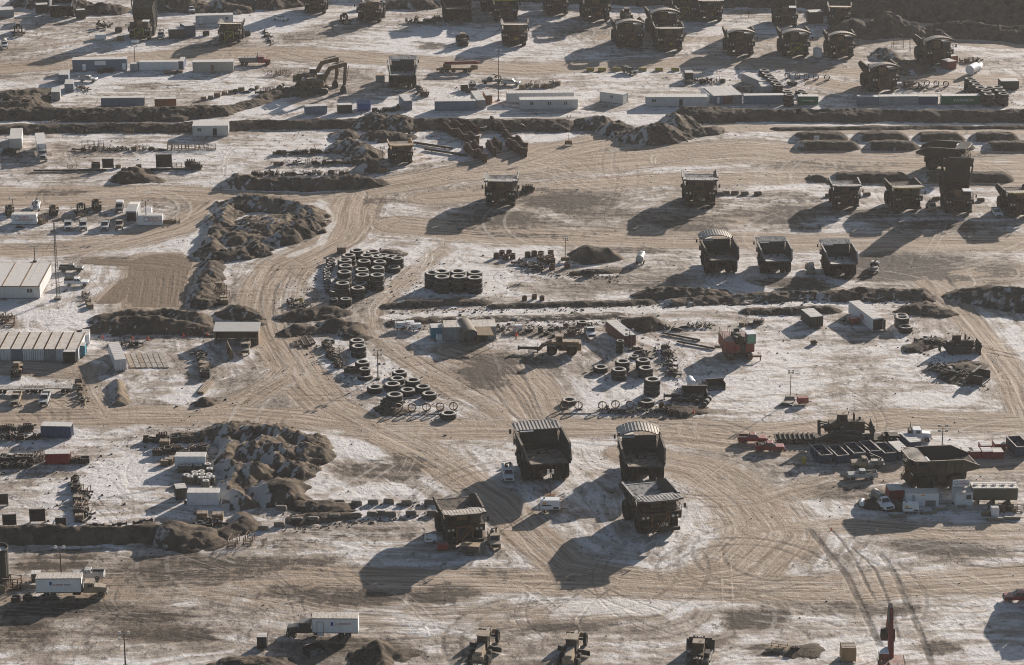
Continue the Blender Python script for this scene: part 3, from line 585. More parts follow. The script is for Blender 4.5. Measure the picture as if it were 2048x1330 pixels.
# ------------------------------------------------------------------ road vehicles
def vehicle_wheels(t, xs, fs, Rr=.42, w=.28, rim='greysteel'):
    for f in fs:
        for x in xs: wheel(t, x, f, Rr, w, rim, 16, False)
def pickup(paint='white', cap=None, load=False, box=True):
    t = root('pickup_truck'); m = M[paint]
    b = MB()
    b.prism([(-2.95, .55), (2.95, .5), (3.0, .95), (2.95, 1.22), (.55, 1.22), (-1.1, 1.25), (-2.8, 1.16), (-3.0, .9)], 'x', -.98, .98)
    b.box(-.98, -.90, .75, 2.97, 1.2, 1.48); b.box(.90, .98, .75, 2.97, 1.2, 1.48); b.box(-.98, .98, 2.88, 2.98, 1.2, 1.48)
    b.hexa([(-.9, -1.25, 1.22), (.9, -1.25, 1.22), (.9, .72, 1.22), (-.9, .72, 1.22)], [(-.74, -.55, 1.93), (.74, -.55, 1.93), (.74, .58, 1.93), (-.74, .58, 1.93)])
    for s in (-1, 1):
        for f in (1.95, -1.75): b.ring([(.52, 0), (.60, 0), (.60, .1), (.52, .1)], (s * .99 - .05, -f, .5), 'x', 14)
    b.build('body', m, t)
    g = MB(); g.hexa([(-.80, -1.24, 1.30), (.80, -1.24, 1.30), (.80, -1.17, 1.30), (-.80, -1.17, 1.30)], [(-.68, -.64, 1.86), (.68, -.64, 1.86), (.68, -.57, 1.88), (-.68, -.57, 1.88)]); g.build('windscreen', M['pglass'], t)
    g = MB()
    for s in (-1, 1):
        for y0, y1 in ((-.85, -.15), (-.07, .52)):
            g.hexa([(s * .895 - .02, y0 - .1, 1.32), (s * .895 + .02, y0 - .1, 1.32), (s * .895 + .02, y1, 1.32), (s * .895 - .02, y1, 1.32)], [(s * .775 - .02, y0 + .2, 1.84), (s * .775 + .02, y0 + .2, 1.84), (s * .775 + .02, y1, 1.84), (s * .775 - .02, y1, 1.84)])
    g.box(-.6, .6, .60, .70, 1.35, 1.8); g.build('side_window', M['pglass'], t)
    g = MB(); g.box(-.62, .62, -3.03, -2.95, .72, 1.05); g.build('grille', M['black'], t)
    for s in (-1, 1): g = MB(); g.box(s * .80 - .15, s * .80 + .15, -3.02, -2.93, .82, 1.08); g.build('headlight', M['lamp'], t)
    g = MB(); g.box(-1, 1, -3.1, -2.96, .5, .7); g.box(-.95, .95, 2.97, 3.1, .5, .68); g.build('bumper', M['greysteel'], t)
    g = MB(); g.box(-.89, .89, .78, 2.87, 1.225, 1.26)
    if load: g.box(-.7, .1, 1.0, 1.9, 1.26, 1.6); g.box(.15, .7, 1.3, 2.5, 1.26, 1.52); g.beam((-.6, 2.2, 1.4), (.6, 2.4, 1.6), .2)
    g.build('bed_floor', M['black'], t)
    if cap: g = MB(); g.box(-.95, .95, .75, 2.95, 1.485, 2.0, .08, .05); g.build('bed_cap', M[cap], t)
    if not box: pass
    vehicle_wheels(t, (-.88, .88), (1.95, -1.75)); return t
def service_truck(paint='white', deck='box'):
    """Heavy pickup with a service body, small crane or deck behind the cab."""
    t = root('service_truck'); m = M[paint]
    b = MB(); b.prism([(-3.3, .6), (-.2, .6), (-.2, 1.45), (-1.55, 1.45), (-3.2, 1.32), (-3.35, 1.0)], 'x', -1.0, 1.0)
    b.hexa([(-.95, -1.7, 1.45), (.95, -1.7, 1.45), (.95, -.2, 1.45), (-.95, -.2, 1.45)], [(-.8, -1.1, 2.2), (.8, -1.1, 2.2), (.8, -.3, 2.2), (-.8, -.3, 2.2)])
    b.build('cab', m, t)
    g = MB(); g.hexa([(-.85, -1.70, 1.5), (.85, -1.70, 1.5), (.85, -1.6, 1.5), (-.85, -1.6, 1.5)], [(-.72, -1.2, 2.12), (.72, -1.2, 2.12), (.72, -1.1, 2.14), (-.72, -1.1, 2.14)])
    for s in (-1, 1): g.hexa([(s * .945 - .02, -1.3, 1.52), (s * .945 + .02, -1.3, 1.52), (s * .945 + .02, -.35, 1.52), (s * .945 - .02, -.35, 1.52)], [(s * .83 - .02, -1.0, 2.1), (s * .83 + .02, -1.0, 2.1), (s * .83 + .02, -.38, 2.1), (s * .83 - .02, -.38, 2.1)])
    g.build('window', M['pglass'], t)
    g = MB(); g.box(-.7, .7, -3.38, -3.28, .8, 1.2); g.build('grille', M['black'], t)
    g = MB(); g.box(-.45, .45, -.1, 3.3, .62, .85); g.build('chassis', M['black'], t)
    k = MB(); k.box(-1.1, 1.1, -.05, 3.4, .86, .98)
    if deck == 'box':
        k.box(-1.1, -.65, 0, 3.4, .98, 1.85); k.box(.65, 1.1, 0, 3.4, .98, 1.85); k.box(-.65, .65, 0, .5, .98, 2.1)
    elif deck == 'tank':
        k.cyl((0, .2, 1.75), .8, 3.1, 'y', 14); k.box(-1.1, 1.1, 2.4, 3.4, .98, 1.4)
    elif deck == 'flat':
        k.box(-1.1, 1.1, -.1, .05, .98, 1.9); k.box(-.9, .5, .8, 2.2, .98, 1.5); k.box(-.4, .9, 2.4, 3.2, .98, 1.7)
    k.build('service_body', M['greysteel'] if deck != 'box' else m, t)
    if deck in ('box', 'flat'):
        k = MB(); k.cyl((.6, 2.6, 1.0), .18, 1.3, 'z', 10); k.beam((.6, 2.6, 2.2), (-.4, .4, 2.9), .22); k.beam((-.4, .4, 2.9), (-.7, -.3, 2.6), .16); k.cyl((-.3, 1.0, 1.85), .35, .5, 'z', 10); k.build('crane', M['black'], t)
    vehicle_wheels(t, (-.88, .88), (2.3,), .45, .3); vehicle_wheels(t, (-.85, .85), (-1.9,), .45, .5); return t
def semi_cab(t, paint, f0, roofbox=True):
    """Conventional highway-truck cab whose back wall is at forward position f0."""
    m = M[paint]; y = lambda f: -f
    b = MB(); b.box(-1.15, 1.15, y(f0 + 1.9), y(f0), 1.0, 2.75, .06, .1); b.box(-.6, .6, y(f0 + 3.9), y(f0 - .2), .65, 1.0)
    b.hexa([(-.85, y(f0 + 3.9), 1.0), (.85, y(f0 + 3.9), 1.0), (1.0, y(f0 + 1.9), 1.0), (-1.0, y(f0 + 1.9), 1.0)], [(-.75, y(f0 + 3.85), 1.75), (.75, y(f0 + 3.85), 1.75), (.95, y(f0 + 1.9), 2.0), (-.95, y(f0 + 1.9), 2.0)])
    for s in (-1, 1): b.ring([(.62, 0), (.74, 0), (.74, .42), (.62, .42)], (s * 1.0 - .21, y(f0 + 3.05), .55), 'x', 16)
    b.build('cab', m, t)
    g = MB(); g.hexa([(-1.0, y(f0 + 1.93), 2.02), (1.0, y(f0 + 1.93), 2.02), (1.0, y(f0 + 1.85), 2.02), (-1.0, y(f0 + 1.85), 2.02)], [(-.95, y(f0 + 1.88), 2.62), (.95, y(f0 + 1.88), 2.62), (.95, y(f0 + 1.8), 2.62), (-.95, y(f0 + 1.8), 2.62)])
    for s in (-1, 1): g.box(s * 1.12 - .03, s * 1.12 + .03, y(f0 + 1.6), y(f0 + .75), 1.95, 2.5)
    g.build('window', M['pglass'], t)
    g = MB(); g.box(-.7, .7, y(f0 + 3.97), y(f0 + 3.86), 1.0, 1.7); g.build('grille', M['black'], t)
    g = MB(); g.box(-1.15, 1.15, y(f0 + 4.15), y(f0 + 3.98), .55, .95); g.build('bumper', M['greysteel'], t)
    for s in (-1, 1): g = MB(); g.cyl((s * 1.0, y(f0 - .15), 1.0), .09, 2.6, 'z', 8); g.build('exhaust_stack', M['greysteel'], t)
    vehicle_wheels(t, (-1.0, 1.0), (f0 + 3.05,), .52, .32)
def box_truck(boxm='white', L=7.2, paint='darkpaint', door=True):
    t = root('box_truck'); f0 = L / 2 - 1.6
    semi_cab(t, paint, f0)
    fr = MB(); fr.box(-.5, .5, -f0 - 2.5, -f0 + L, .7, 1.0); fr.box(-1.1, 1.1, -f0 + .6, -f0 + 2.0, .5, .95); fr.build('chassis', M['black'], t)
    b = MB(); b.box(-1.28, 1.28, -f0 + .35, -f0 + .35 + L, 1.05, 3.75); bo = b.build('cargo_box', M[boxm], t)
    r = MB(); r.box(-1.31, 1.31, -f0 + .32, -f0 + .38 + L, 3.752, 3.83)
    for k in range(12): r.box(-1.3, 1.3, -f0 + .6 + k * L / 12, -f0 + .68 + k * L / 12, 3.83, 3.86)
    r.build('roof', M['roofr'], bo)
    e = MB()
    for s in (-1, 1):
        e.box(s * 1.3 - .03, s * 1.3 + .03, -f0 + .32, -f0 + .42, 1.05, 3.75); e.box(s * 1.3 - .03, s * 1.3 + .03, -f0 + .42, -f0 + .32 + L, 1.0, 1.12); e.box(s * 1.3 - .03, s * 1.3 + .03, -f0 + .42, -f0 + .32 + L, 3.66, 3.75)
    e.build('edge_trim', M['scrap'], bo)
    for s in (-1, 1):
        if door:
            d = MB(); d.box(s * 1.3 - .025, s * 1.3 + .025, -f0 + 1.3, -f0 + 2.3, .45, 3.1); do = d.build('door', M['white'], bo)
            d = MB(); d.box(s * 1.315 - .025, s * 1.315 + .025, -f0 + 1.2, -f0 + 1.3, .45, 3.2); d.box(s * 1.315 - .025, s * 1.315 + .025, -f0 + 2.3, -f0 + 2.4, .45, 3.2); d.box(s * 1.315 - .025, s * 1.315 + .025, -f0 + 1.3, -f0 + 2.3, 3.1, 3.2); d.build('door_frame', M['tanpaint'], do)
    vehicle_wheels(t, (-.95, .95), (f0 - L + 2.6, f0 - L + 1.4), .52, .6)
    t['f0'] = f0; return t
def semi_trailer(boxm='white', L=12.5, paint='white'):
    t = root('semi_trailer_truck'); f0 = L / 2 - 1.9; semi_cab(t, paint, f0)
    fr = MB(); fr.box(-.5, .5, -f0 - 2.0, -f0 + 3.2, .7, 1.0); fr.build('chassis', M['black'], t)
    b = MB(); b.box(-1.3, 1.3, -f0 + .5, -f0 + .5 + L, 1.2, 4.05); bo = b.build('trailer_box', M[boxm], t)
    r = MB(); r.box(-1.32, 1.32, -f0 + .48, -f0 + .52 + L, 4.05, 4.12); r.build('roof', M['roof'], bo)
    vehicle_wheels(t, (-.95, .95), (f0 - 1.0, f0 - 2.2, f0 - L + 1.6, f0 - L + .4), .52, .6); return t

# ------------------------------------------------------------------ earthmovers
def track_frame(mb, x, w, L, h):             # crawler track with cleats, long axis Y
    pr = []
    n = 10; r = h / 2
    for i in range(n + 1): a = -math.pi / 2 - math.pi * i / n; pr.append((-L / 2 + r + r * math.cos(a), r + r * math.sin(a)))
    for i in range(n + 1): a = math.pi / 2 - math.pi * i / n; pr.append((L / 2 - r + r * math.cos(a), r + r * math.sin(a)))
    mb.prism(pr, 'x', x - w / 2, x + w / 2)
    k = int(L / .45)
    for i in range(k):
        yy = -L / 2 + r + (L - h) * i / (k - 1)
        for z in (-.02, h - .04): mb.box(x - w / 2 - .03, x + w / 2 + .03, yy - .06, yy + .06, z, z + .08)
def dozer(paint='yel', s=1.0):
    t = root('bulldozer'); m = M[paint]
    for sx in (-1, 1):
        b = MB(); track_frame(b, sx * 1.35, .75, 5.4, 1.5); o = b.build('track', M['scrap'], t)
        for yy, zz, rr in ((-1.9, .75, .5), (1.9, .75, .5), (.6, 1.7, .55)): w = MB(); w.cyl((sx * 1.35 - .42, yy, zz), rr, .84, 'x', 14); w.build('sprocket', M['scrap'], o)
    b = MB(); b.box(-.8, .8, -3.1, 1.2, .9, 2.5); b.box(-.7, .7, -3.2, -.4, 2.5, 2.75, .1, .1); b.box(-.95, .95, .6, 2.6, 1.0, 2.6); b.build('body', m, t)
    c = MB(); c.box(-.85, .85, -.3, 1.3, 2.5, 4.0, .1, .12); cb = c.build('cab', m, t)
    g = MB(); g.box(-.72, .72, -.27, -.15, 2.9, 3.8); g.box(-.85, .85, .05, 1.0, 3.0, 3.8); g.build('window', M['glass'], cb)
    r = MB(); r.box(-.95, .95, -.4, 1.4, 4.02, 4.14); r.build('cab_roof', M['tanpaint'], cb)
    e = MB(); e.cyl((-.35, -1.4, 2.7), .11, 1.3, 'z', 8); e.cyl((.35, -1.4, 2.7), .11, 1.3, 'z', 8); e.cyl((.5, -2.4, 2.7), .2, .5, 'z', 8); e.build('exhaust_stack', M['black'], t)
    b = MB(); pr = [(-4.3, .05), (-4.15, .7), (-4.2, 1.4), (-4.5, 2.1), (-4.65, 2.05), (-4.4, 1.4), (-4.35, .7), (-4.5, .02)]
    b.prism(pr, 'x', -2.3, 2.3); b.box(-1.9, 1.9, -4.5, -4.3, 2.1, 2.5); b.build('blade', M['scrap'], t)
    a = MB()
    for sx in (-1, 1): a.beam((sx * 1.85, 1.0, .8), (sx * 2.0, -4.2, .5), .28, .32); a.beam((sx * .9, -2.7, 2.5), (sx * 1.2, -4.25, 1.3), .2)
    a.build('push_arm', M['scrap'], t)
    p = MB(); p.box(-.9, .9, 2.7, 3.3, 1.2, 2.2); p.beam((0, 3.1, 1.6), (0, 4.2, 1.9), .6, .35); p.beam((0, 4.2, 2.9), (0, 4.1, .5), .35, .5); p.beam((0, 4.1, .5), (0, 3.8, .15), .25); p.beam((-.5, 2.8, 2.3), (-.4, 4.1, 2.5), .22); p.beam((.5, 2.8, 2.3), (.4, 4.1, 2.5), .22); p.build('ripper', M['scrap'], t)
    l = MB()
    for x in (-.8, .8): l.beam((x, -.35, 4.1), (x, -.35, 4.45), .06); l.box(x - .14, x + .14, -.45, -.3, 4.4, 4.6)
    l.build('work_light', M['black'], cb); return t
def grader(paint='tanpaint'):
    t = root('motor_grader'); m = M[paint]; y = lambda f: -f
    b = MB(); b.box(-.55, .55, y(-1.0), y(-4.2), 1.1, 2.5, .08, .1); b.box(-.75, .75, y(-3.9), y(-4.6), 1.0, 2.1); b.build('engine_hood', m, t)
    f = MB(); f.beam((0, y(-.8), 1.6), (0, y(.6), 2.4), .5, .5); f.beam((0, y(.6), 2.4), (0, y(4.6), 2.0), .42, .45); f.beam((0, y(4.6), 2.0), (0, y(5.0), 1.0), .5, .5); f.cyl((-1.1, y(4.7), .95), .2, 2.2, 'x', 8); f.build('frame', M['scrap'], t)
    c = MB(); c.box(-.75, .75, y(.6), y(-1.0), 1.6, 3.4, .08, .08); cb = c.build('cab', M['scrap'], t)
    g = MB(); g.box(-.66, .66, y(.57), y(.47), 2.3, 3.2); g.box(-.745, .745, y(.3), y(-.7), 2.3, 3.2); g.build('window', M['glass'], cb)
    g = MB(); g.box(-.85, .85, y(.75), y(-1.1), 3.42, 3.54); g.build('cab_roof', m, cb)
    g = MB(); g.hexa([(-2.3, y(1.3), .1), (2.3, y(2.4), .1), (2.3, y(2.3), .1), (-2.3, y(1.2), .1)], [(-2.3, y(1.3), .85), (2.3, y(2.4), .85), (2.3, y(2.25), .85), (-2.3, y(1.15), .85)]); g.build('blade', M['scrap'], t)
    g = MB(); g.ring([(.55, 0), (.8, 0), (.8, .15), (.55, .15)], (0, y(1.8), .9), 'z', 20); g.beam((0, y(4.4), 1.3), (-.3, y(1.9), .95), .25); g.beam((.6, y(1.8), 2.3), (.6, y(1.8), 1.0), .14); g.beam((-.6, y(1.8), 2.3), (-.6, y(1.8), 1.0), .14); g.build('circle_drive', m, t)
    vehicle_wheels(t, (-1.2, 1.2), (4.7, -1.9, -3.6), .95, .5, 'tanpaint')
    g = MB(); g.beam((0, y(5.0), 1.6), (0, y(6.0), 1.2), .5, .35); g.box(-1.2, 1.2, y(6.2), y(6.0), .6, 1.3); g.build('front_plough', m, t)
    g = MB()
    for k in (-.7, 0, .7): g.beam((k, y(-4.6), 1.4), (k, y(-5.6), .5), .14, .3)
    g.box(-1.1, 1.1, y(-4.7), y(-4.9), 1.2, 1.5); g.build('ripper', M['scrap'], t); return t
def wheel_loader(paint='yel', attach='fork', sc=1.0):
    t = root('wheel_loader'); m = M[paint]; y = lambda f: -f
    b = MB(); b.box(-1.0, 1.0, y(-.2), y(-3.9), 1.3, 2.7, .08, .1); b.box(-1.25, 1.25, y(-3.4), y(-4.3), 1.0, 2.5, .05, .1); b.build('engine_hood', m, t)
    f = MB(); f.box(-.6, .6, y(2.6), y(-.2), 1.0, 2.0); f.box(-.8, .8, y(.2), y(-3.6), .8, 1.35); f.build('frame', M['chassis'], t)
    for s in (-1, 1):
        q = MB(); q.box(s * 1.35 - .45, s * 1.35 + .45, y(-1.5), y(-3.4), 1.95, 2.1); q.box(s * 1.35 - .45, s * 1.35 + .45, y(2.4), y(.8), 1.95, 2.1); q.build('fender', m, t)
    c = MB(); c.box(-.8, .8, y(.9), y(-.6), 2.1, 3.75, .1, .12); cb = c.build('cab', m, t)
    g = MB(); g.box(-.68, .68, y(.86), y(.75), 2.5, 3.5); g.box(-.78, .78, y(.5), y(-.4), 2.6, 3.5); g.build('window', M['glass'], cb)
    g = MB(); g.box(-.9, .9, y(1.0), y(-.7), 3.76, 3.88); g.build('cab_roof', M['tanpaint'], cb)
    a = MB()
    for s in (-1, 1): a.beam((s * .5, y(1.6), 2.5), (s * .6, y(3.4), 1.7), .3, .4); a.beam((s * .6, y(3.4), 1.7), (s * .7, y(4.4), .7), .3, .35)
    a.beam((0, y(1.4), 2.2), (0, y(3.8), 1.9), .25); a.build('lift_arm', m, t)
    k = MB()
    if attach == 'fork':
        k.box(-1.3, 1.3, y(4.6), y(4.4), .4, 1.8)
        k.cyl((-.5, y(8.2), .9), .3, 3.7, 'y', 10); k.cyl((-.5, y(8.5), .9), .5, .35, 'y', 14)
        for s in (-1, 1): k.beam((s * .8, y(4.5), .45), (s * .6, y(6.4), .4), .25, .18)
        k.build('pipe_grab', M['scrap'], t)
    else:
        k.prism([(y(4.3), .2), (y(4.4), 1.5), (y(4.9), 1.7), (y(4.6), .9), (y(4.7), .4), (y(6.0), .15), (y(6.0), .05)], 'x', -1.6, 1.6); k.build('bucket', M['scrap'], t)
    vehicle_wheels(t, (-1.3, 1.3), (1.6, -2.4), 1.05, .8, 'tan'); return t
def excavator(paint='yel', pose='flat', s=1.0):
    """Crawler excavator facing -Y; pose 'flat' rests its bucket on the ground ahead."""
    t = root('excavator'); m = M[paint]; y = lambda f: -f
    for sx in (-1, 1):
        b = MB(); track_frame(b, sx * 1.5, .75, 5.6, 1.2); o = b.build('track', M['scrap'], t)
    u = MB(); u.cyl((0, 0, 1.0), 1.0, .5, 'z', 16); u.box(-1.2, 1.2, -1.2, 1.2, .55, 1.0); u.build('undercarriage', M['scrap'], t)
    b = MB(); b.box(-1.6, 1.6, -1.8, 2.2, 1.5, 2.9, .05, .05); b.box(-1.65, 1.65, 2.2, 3.3, 1.45, 2.9, .1, .08); b.box(-1.2, .4, .4, 2.0, 2.9, 3.2); b.build('house', m, t)
    g = MB()
    for k in range(2): g.box(1.60, 1.64, -.9 + 1.6 * k, .3 + 1.6 * k, 1.8, 2.6); g.box(-1.64, -1.60, -.9 + 1.6 * k, .3 + 1.6 * k, 1.8, 2.6)
    g.build('vent_panel', M['scrap'], t)
    r = MB()
    for x in (-1.5, 1.5):
        for yy in (-.2, 1.0, 2.1): r.beam((x, yy, 2.9), (x, yy, 3.7), .06)
        r.beam((x, -.2, 3.7), (x, 2.1, 3.7), .06)
    r.build('railing', M['orange'], t)
    c = MB(); c.box(.4, 1.6, -2.0, -.2, 1.9, 3.8, .06, .06); cb = c.build('cab', m, t)
    g = MB(); g.box(.5, 1.5, -2.02, -1.95, 2.4, 3.6); g.box(1.56, 1.60, -1.7, -.4, 2.5, 3.5); g.build('window', M['glass'], cb)
    g = MB(); g.box(.35, 1.65, -2.1, -.1, 3.80, 3.9); g.build('cab_roof', M['white'], cb)
    P = [(0, y(1.2), 2.3), (0, y(3.2), 5.6), (0, y(6.6), 6.3)] if pose != 'up' else [(0, y(1.2), 2.3), (0, y(2.2), 5.2), (0, y(4.2), 8.4)]
    bm = MB(); bm.beam(P[0], P[1], .7, .9); bm.beam((P[1][0], P[1][1] + .25, P[1][2] - .25), P[2], .65, .85); bm.beam((0, y(1.5), 2.0), (0, y(3.0), 4.6), .3); bo = bm.build('boom', m, t)
    Q = (0, y(6.1), 1.7) if pose != 'up' else (0, y(6.0), 4.8)
    st = MB(); st.beam((0, P[2][1] + .1, P[2][2] + .4), Q, .5, .7); st.beam((0, P[2][1] - .55, P[2][2] - .3), (0, Q[1] - .45, Q[2] + .8), .12); st.build('stick', m, t)
    k = MB(); qy, qz = Q[1], Q[2]
    k.prism([(qy - .3, qz), (qy + .3, qz), (qy + .9, qz - .9), (qy + .8, qz - 1.5), (qy - .6, qz - 1.6), (qy - .5, qz - .9)], 'x', -.9, .9); k.build('bucket', M['scrap'], t)
    h = MB(); h.beam((.3, P[1][1] - .2, P[1][2] + .55), (.3, P[2][1] + .5, P[2][2] + .6), .2); h.build('hydraulic_cylinder', M['greysteel'], bo); return t

# ------------------------------------------------------------------ tyres, rims, barriers, lights, small yard things
def giant_tyre(Rr=1.95, w=1.35, hole=.54):
    t = MB(); t.ring(tyre_profile(Rr, w, hole), (0, 0, 0), 'z', 44, .05, (4, 6)); return t
TYRE_M = {}
def tyre_mesh(Rr, w, hole=.54, m='rubber'):
    k = (Rr, w, hole, m)
    if k not in TYRE_M:
        o = giant_tyre(Rr, w, hole).build('giant_tyre', M[m]); TYRE_M[k] = o.data; bpy.data.objects.remove(o)
    return TYRE_M[k]
def tyre_at(px, py, Rr=1.95, w=1.35, n=1, label='', top=None, group='giant tyres', hole=.54, m='rubber', tilt=0.0, names=True):
    """A stack of n tyres whose nearest ground contact is at (px, py); every tyre is its own object."""
    q = G(px, py); rng_ = random.Random(int(px * 7 + py * 13)); out = []
    for k in range(n):
        o = bpy.data.objects.new('giant_tyre' if Rr > 1.2 else 'tyre', tyre_mesh(Rr, w, hole, m)); col.objects.link(o)
        j = .10 * Rr if k else 0
        o.location = (q.x + rng_.uniform(-j, j) * .6, q.y + Rr + rng_.uniform(-j, j) * .6, k * w * .985 - .02); o.rotation_euler = (tilt, 0, rng_.uniform(0, 6.28))
        if n == 1: lb = label
        elif k == 1 and n == 3: lb = label.replace('tyre @', 'second tyre up in')
        elif k == n - 1: lb = (top or label).replace('@', 'topmost in') if '@' in (top or label) else (top or label)
        else: lb = label.replace('@', ('lowest in' if k == 0 else ('second from the ground in' if k == 1 else 'third from the ground in')))
        tag(o, lb.replace('@', 'topmost in'), 'tyre', group); out.append(o)
    return out
def light_pole(px, py, h, label, heads=4, yaw=0):
    t = root('light_pole'); q = G(px, py); t.location = q
    p = MB(); p.cyl((0, 0, -.1), .14, h + .1, 'z', 8, .08); p.box(-.45, .45, -.45, .45, 0, .35); p.build('pole', M['scrap'], t)
    a = MB(); a.beam((-.9, 0, h - .05), (.9, 0, h - .05), .09)
    if heads > 2: a.beam((-.7, 0, h - 1.1), (.7, 0, h - 1.1), .09)
    a.build('crossarm', M['scrap'], t)
    for k in range(heads):
        l = MB(); x = (-.75 if k % 2 == 0 else .75); z = h - .05 - (1.05 if k > 1 else 0)
        l.box(x - .28, x + .28, -.32, .05, z + .02, z + .48, .05, .03); lo = l.build('lamp_head', M['greysteel'], t)
        g = MB(); g.box(x - .22, x + .22, -.36, -.32, z + .08, z + .42); g.build('lamp_glass', M['lamp'], lo)
    tag(t, label, 'light pole', 'light poles'); return t
def light_tower(px, py, h, label, paint='yel', yaw=0):
    t = root('light_tower'); q = G(px, py); t.location = (q.x, q.y + .9, 0); t.rotation_euler = (0, 0, R(yaw))
    b = MB(); b.box(-1.0, 1.0, -.6, .6, .55, 1.35, .06, .05); b.build('generator_box', M[paint], t)
    c = MB(); c.box(-1.1, 1.1, -.5, .5, .38, .55); c.beam((1.0, 0, .45), (2.2, 0, .4), .1)
    for s in (-1, 1): c.beam((-.7, s * .5, .45), (-.7, s * 1.3, .4), .1); c.beam((-.7, s * 1.3, .4), (-.7, s * 1.3, 0), .09)
    c.build('trailer_frame', M['scrap'], t)
    m = MB(); m.beam((.1, 0, .6), (.1, 0, h), .13); m.beam((-.6, 0, h), (.8, 0, h), .08); m.build('mast', M['scrap'], t)
    for k in range(4):
        l = MB(); x = -.35 + (k % 2) * .9; z = h - .25 + (k // 2) * .5; l.box(x - .22, x + .22, -.2, .02, z, z + .4); l.build('lamp_head', M['lamp'], t)
    vehicle_wheels(t, (-1.0, 1.0), (0,), .34, .2); tag(t, label, 'light tower', 'mobile light towers'); return t
# ------------------------------------------------------------------ berms and heaps of excavated earth
def mound_material():
    m = bpy.data.materials.new("excavated_earth"); nt, ns, ln, bs = nodes_of(m)
    tc = N(nt, "ShaderNodeTexCoord"); P = tc.outputs["Object"]; at = N(nt, "ShaderNodeAttribute", attribute_name="sn")
    sx = N(nt, "ShaderNodeSeparateXYZ"); ln.new(at.outputs["Vector"], sx.inputs[0])
    n1 = noise(nt, P, .30, 6.0, .65); n2 = noise(nt, P, 1.1, 8.0, .72)
    mul = lambda x, y: math_node(nt, 'MULTIPLY', x, y); add = lambda x, y: math_node(nt, 'ADD', x, y)
    c = mixc(nt, ramp(nt, n1, .38, .62), (0.056, 0.045, 0.037), (0.138, 0.104, 0.076))
    c = mixc(nt, mul(ramp(nt, n2, .52, .68), .6), c, (0.033, 0.028, 0.025))
    c = mixc(nt, mul(ramp(nt, n2, .52, .36), .4), c, (0.19, 0.15, 0.115))
    c = mixc(nt, mul(sx.outputs[1], .9), c, (0.30, 0.235, 0.165))
    c = mixc(nt, mul(ramp(nt, add(sx.outputs[0], add(mul(add(n2, -.5), 1.3), mul(add(n1, -.5), .8))), .42, .70), .9), c, (0.56, 0.525, 0.50))
    ln.new(c, bs.inputs["Base Color"]); bs.inputs["Roughness"].default_value = .9; bs.inputs["Specular IOR Level"].default_value = .1
    bp = N(nt, "ShaderNodeBump"); bp.inputs["Strength"].default_value = .9; bp.inputs["Distance"].default_value = .8
    n3 = noise(nt, P, 2.6, 4.0, .7)
    ln.new(add(add(mul(n2, .5), mul(n1, .2)), mul(n3, .22)), bp.inputs["Height"]); ln.new(bp.outputs[0], bs.inputs["Normal"]); return m
EARTH = mound_material()
SXY = np.array([math.sin(SUN_AZ), math.cos(SUN_AZ)])
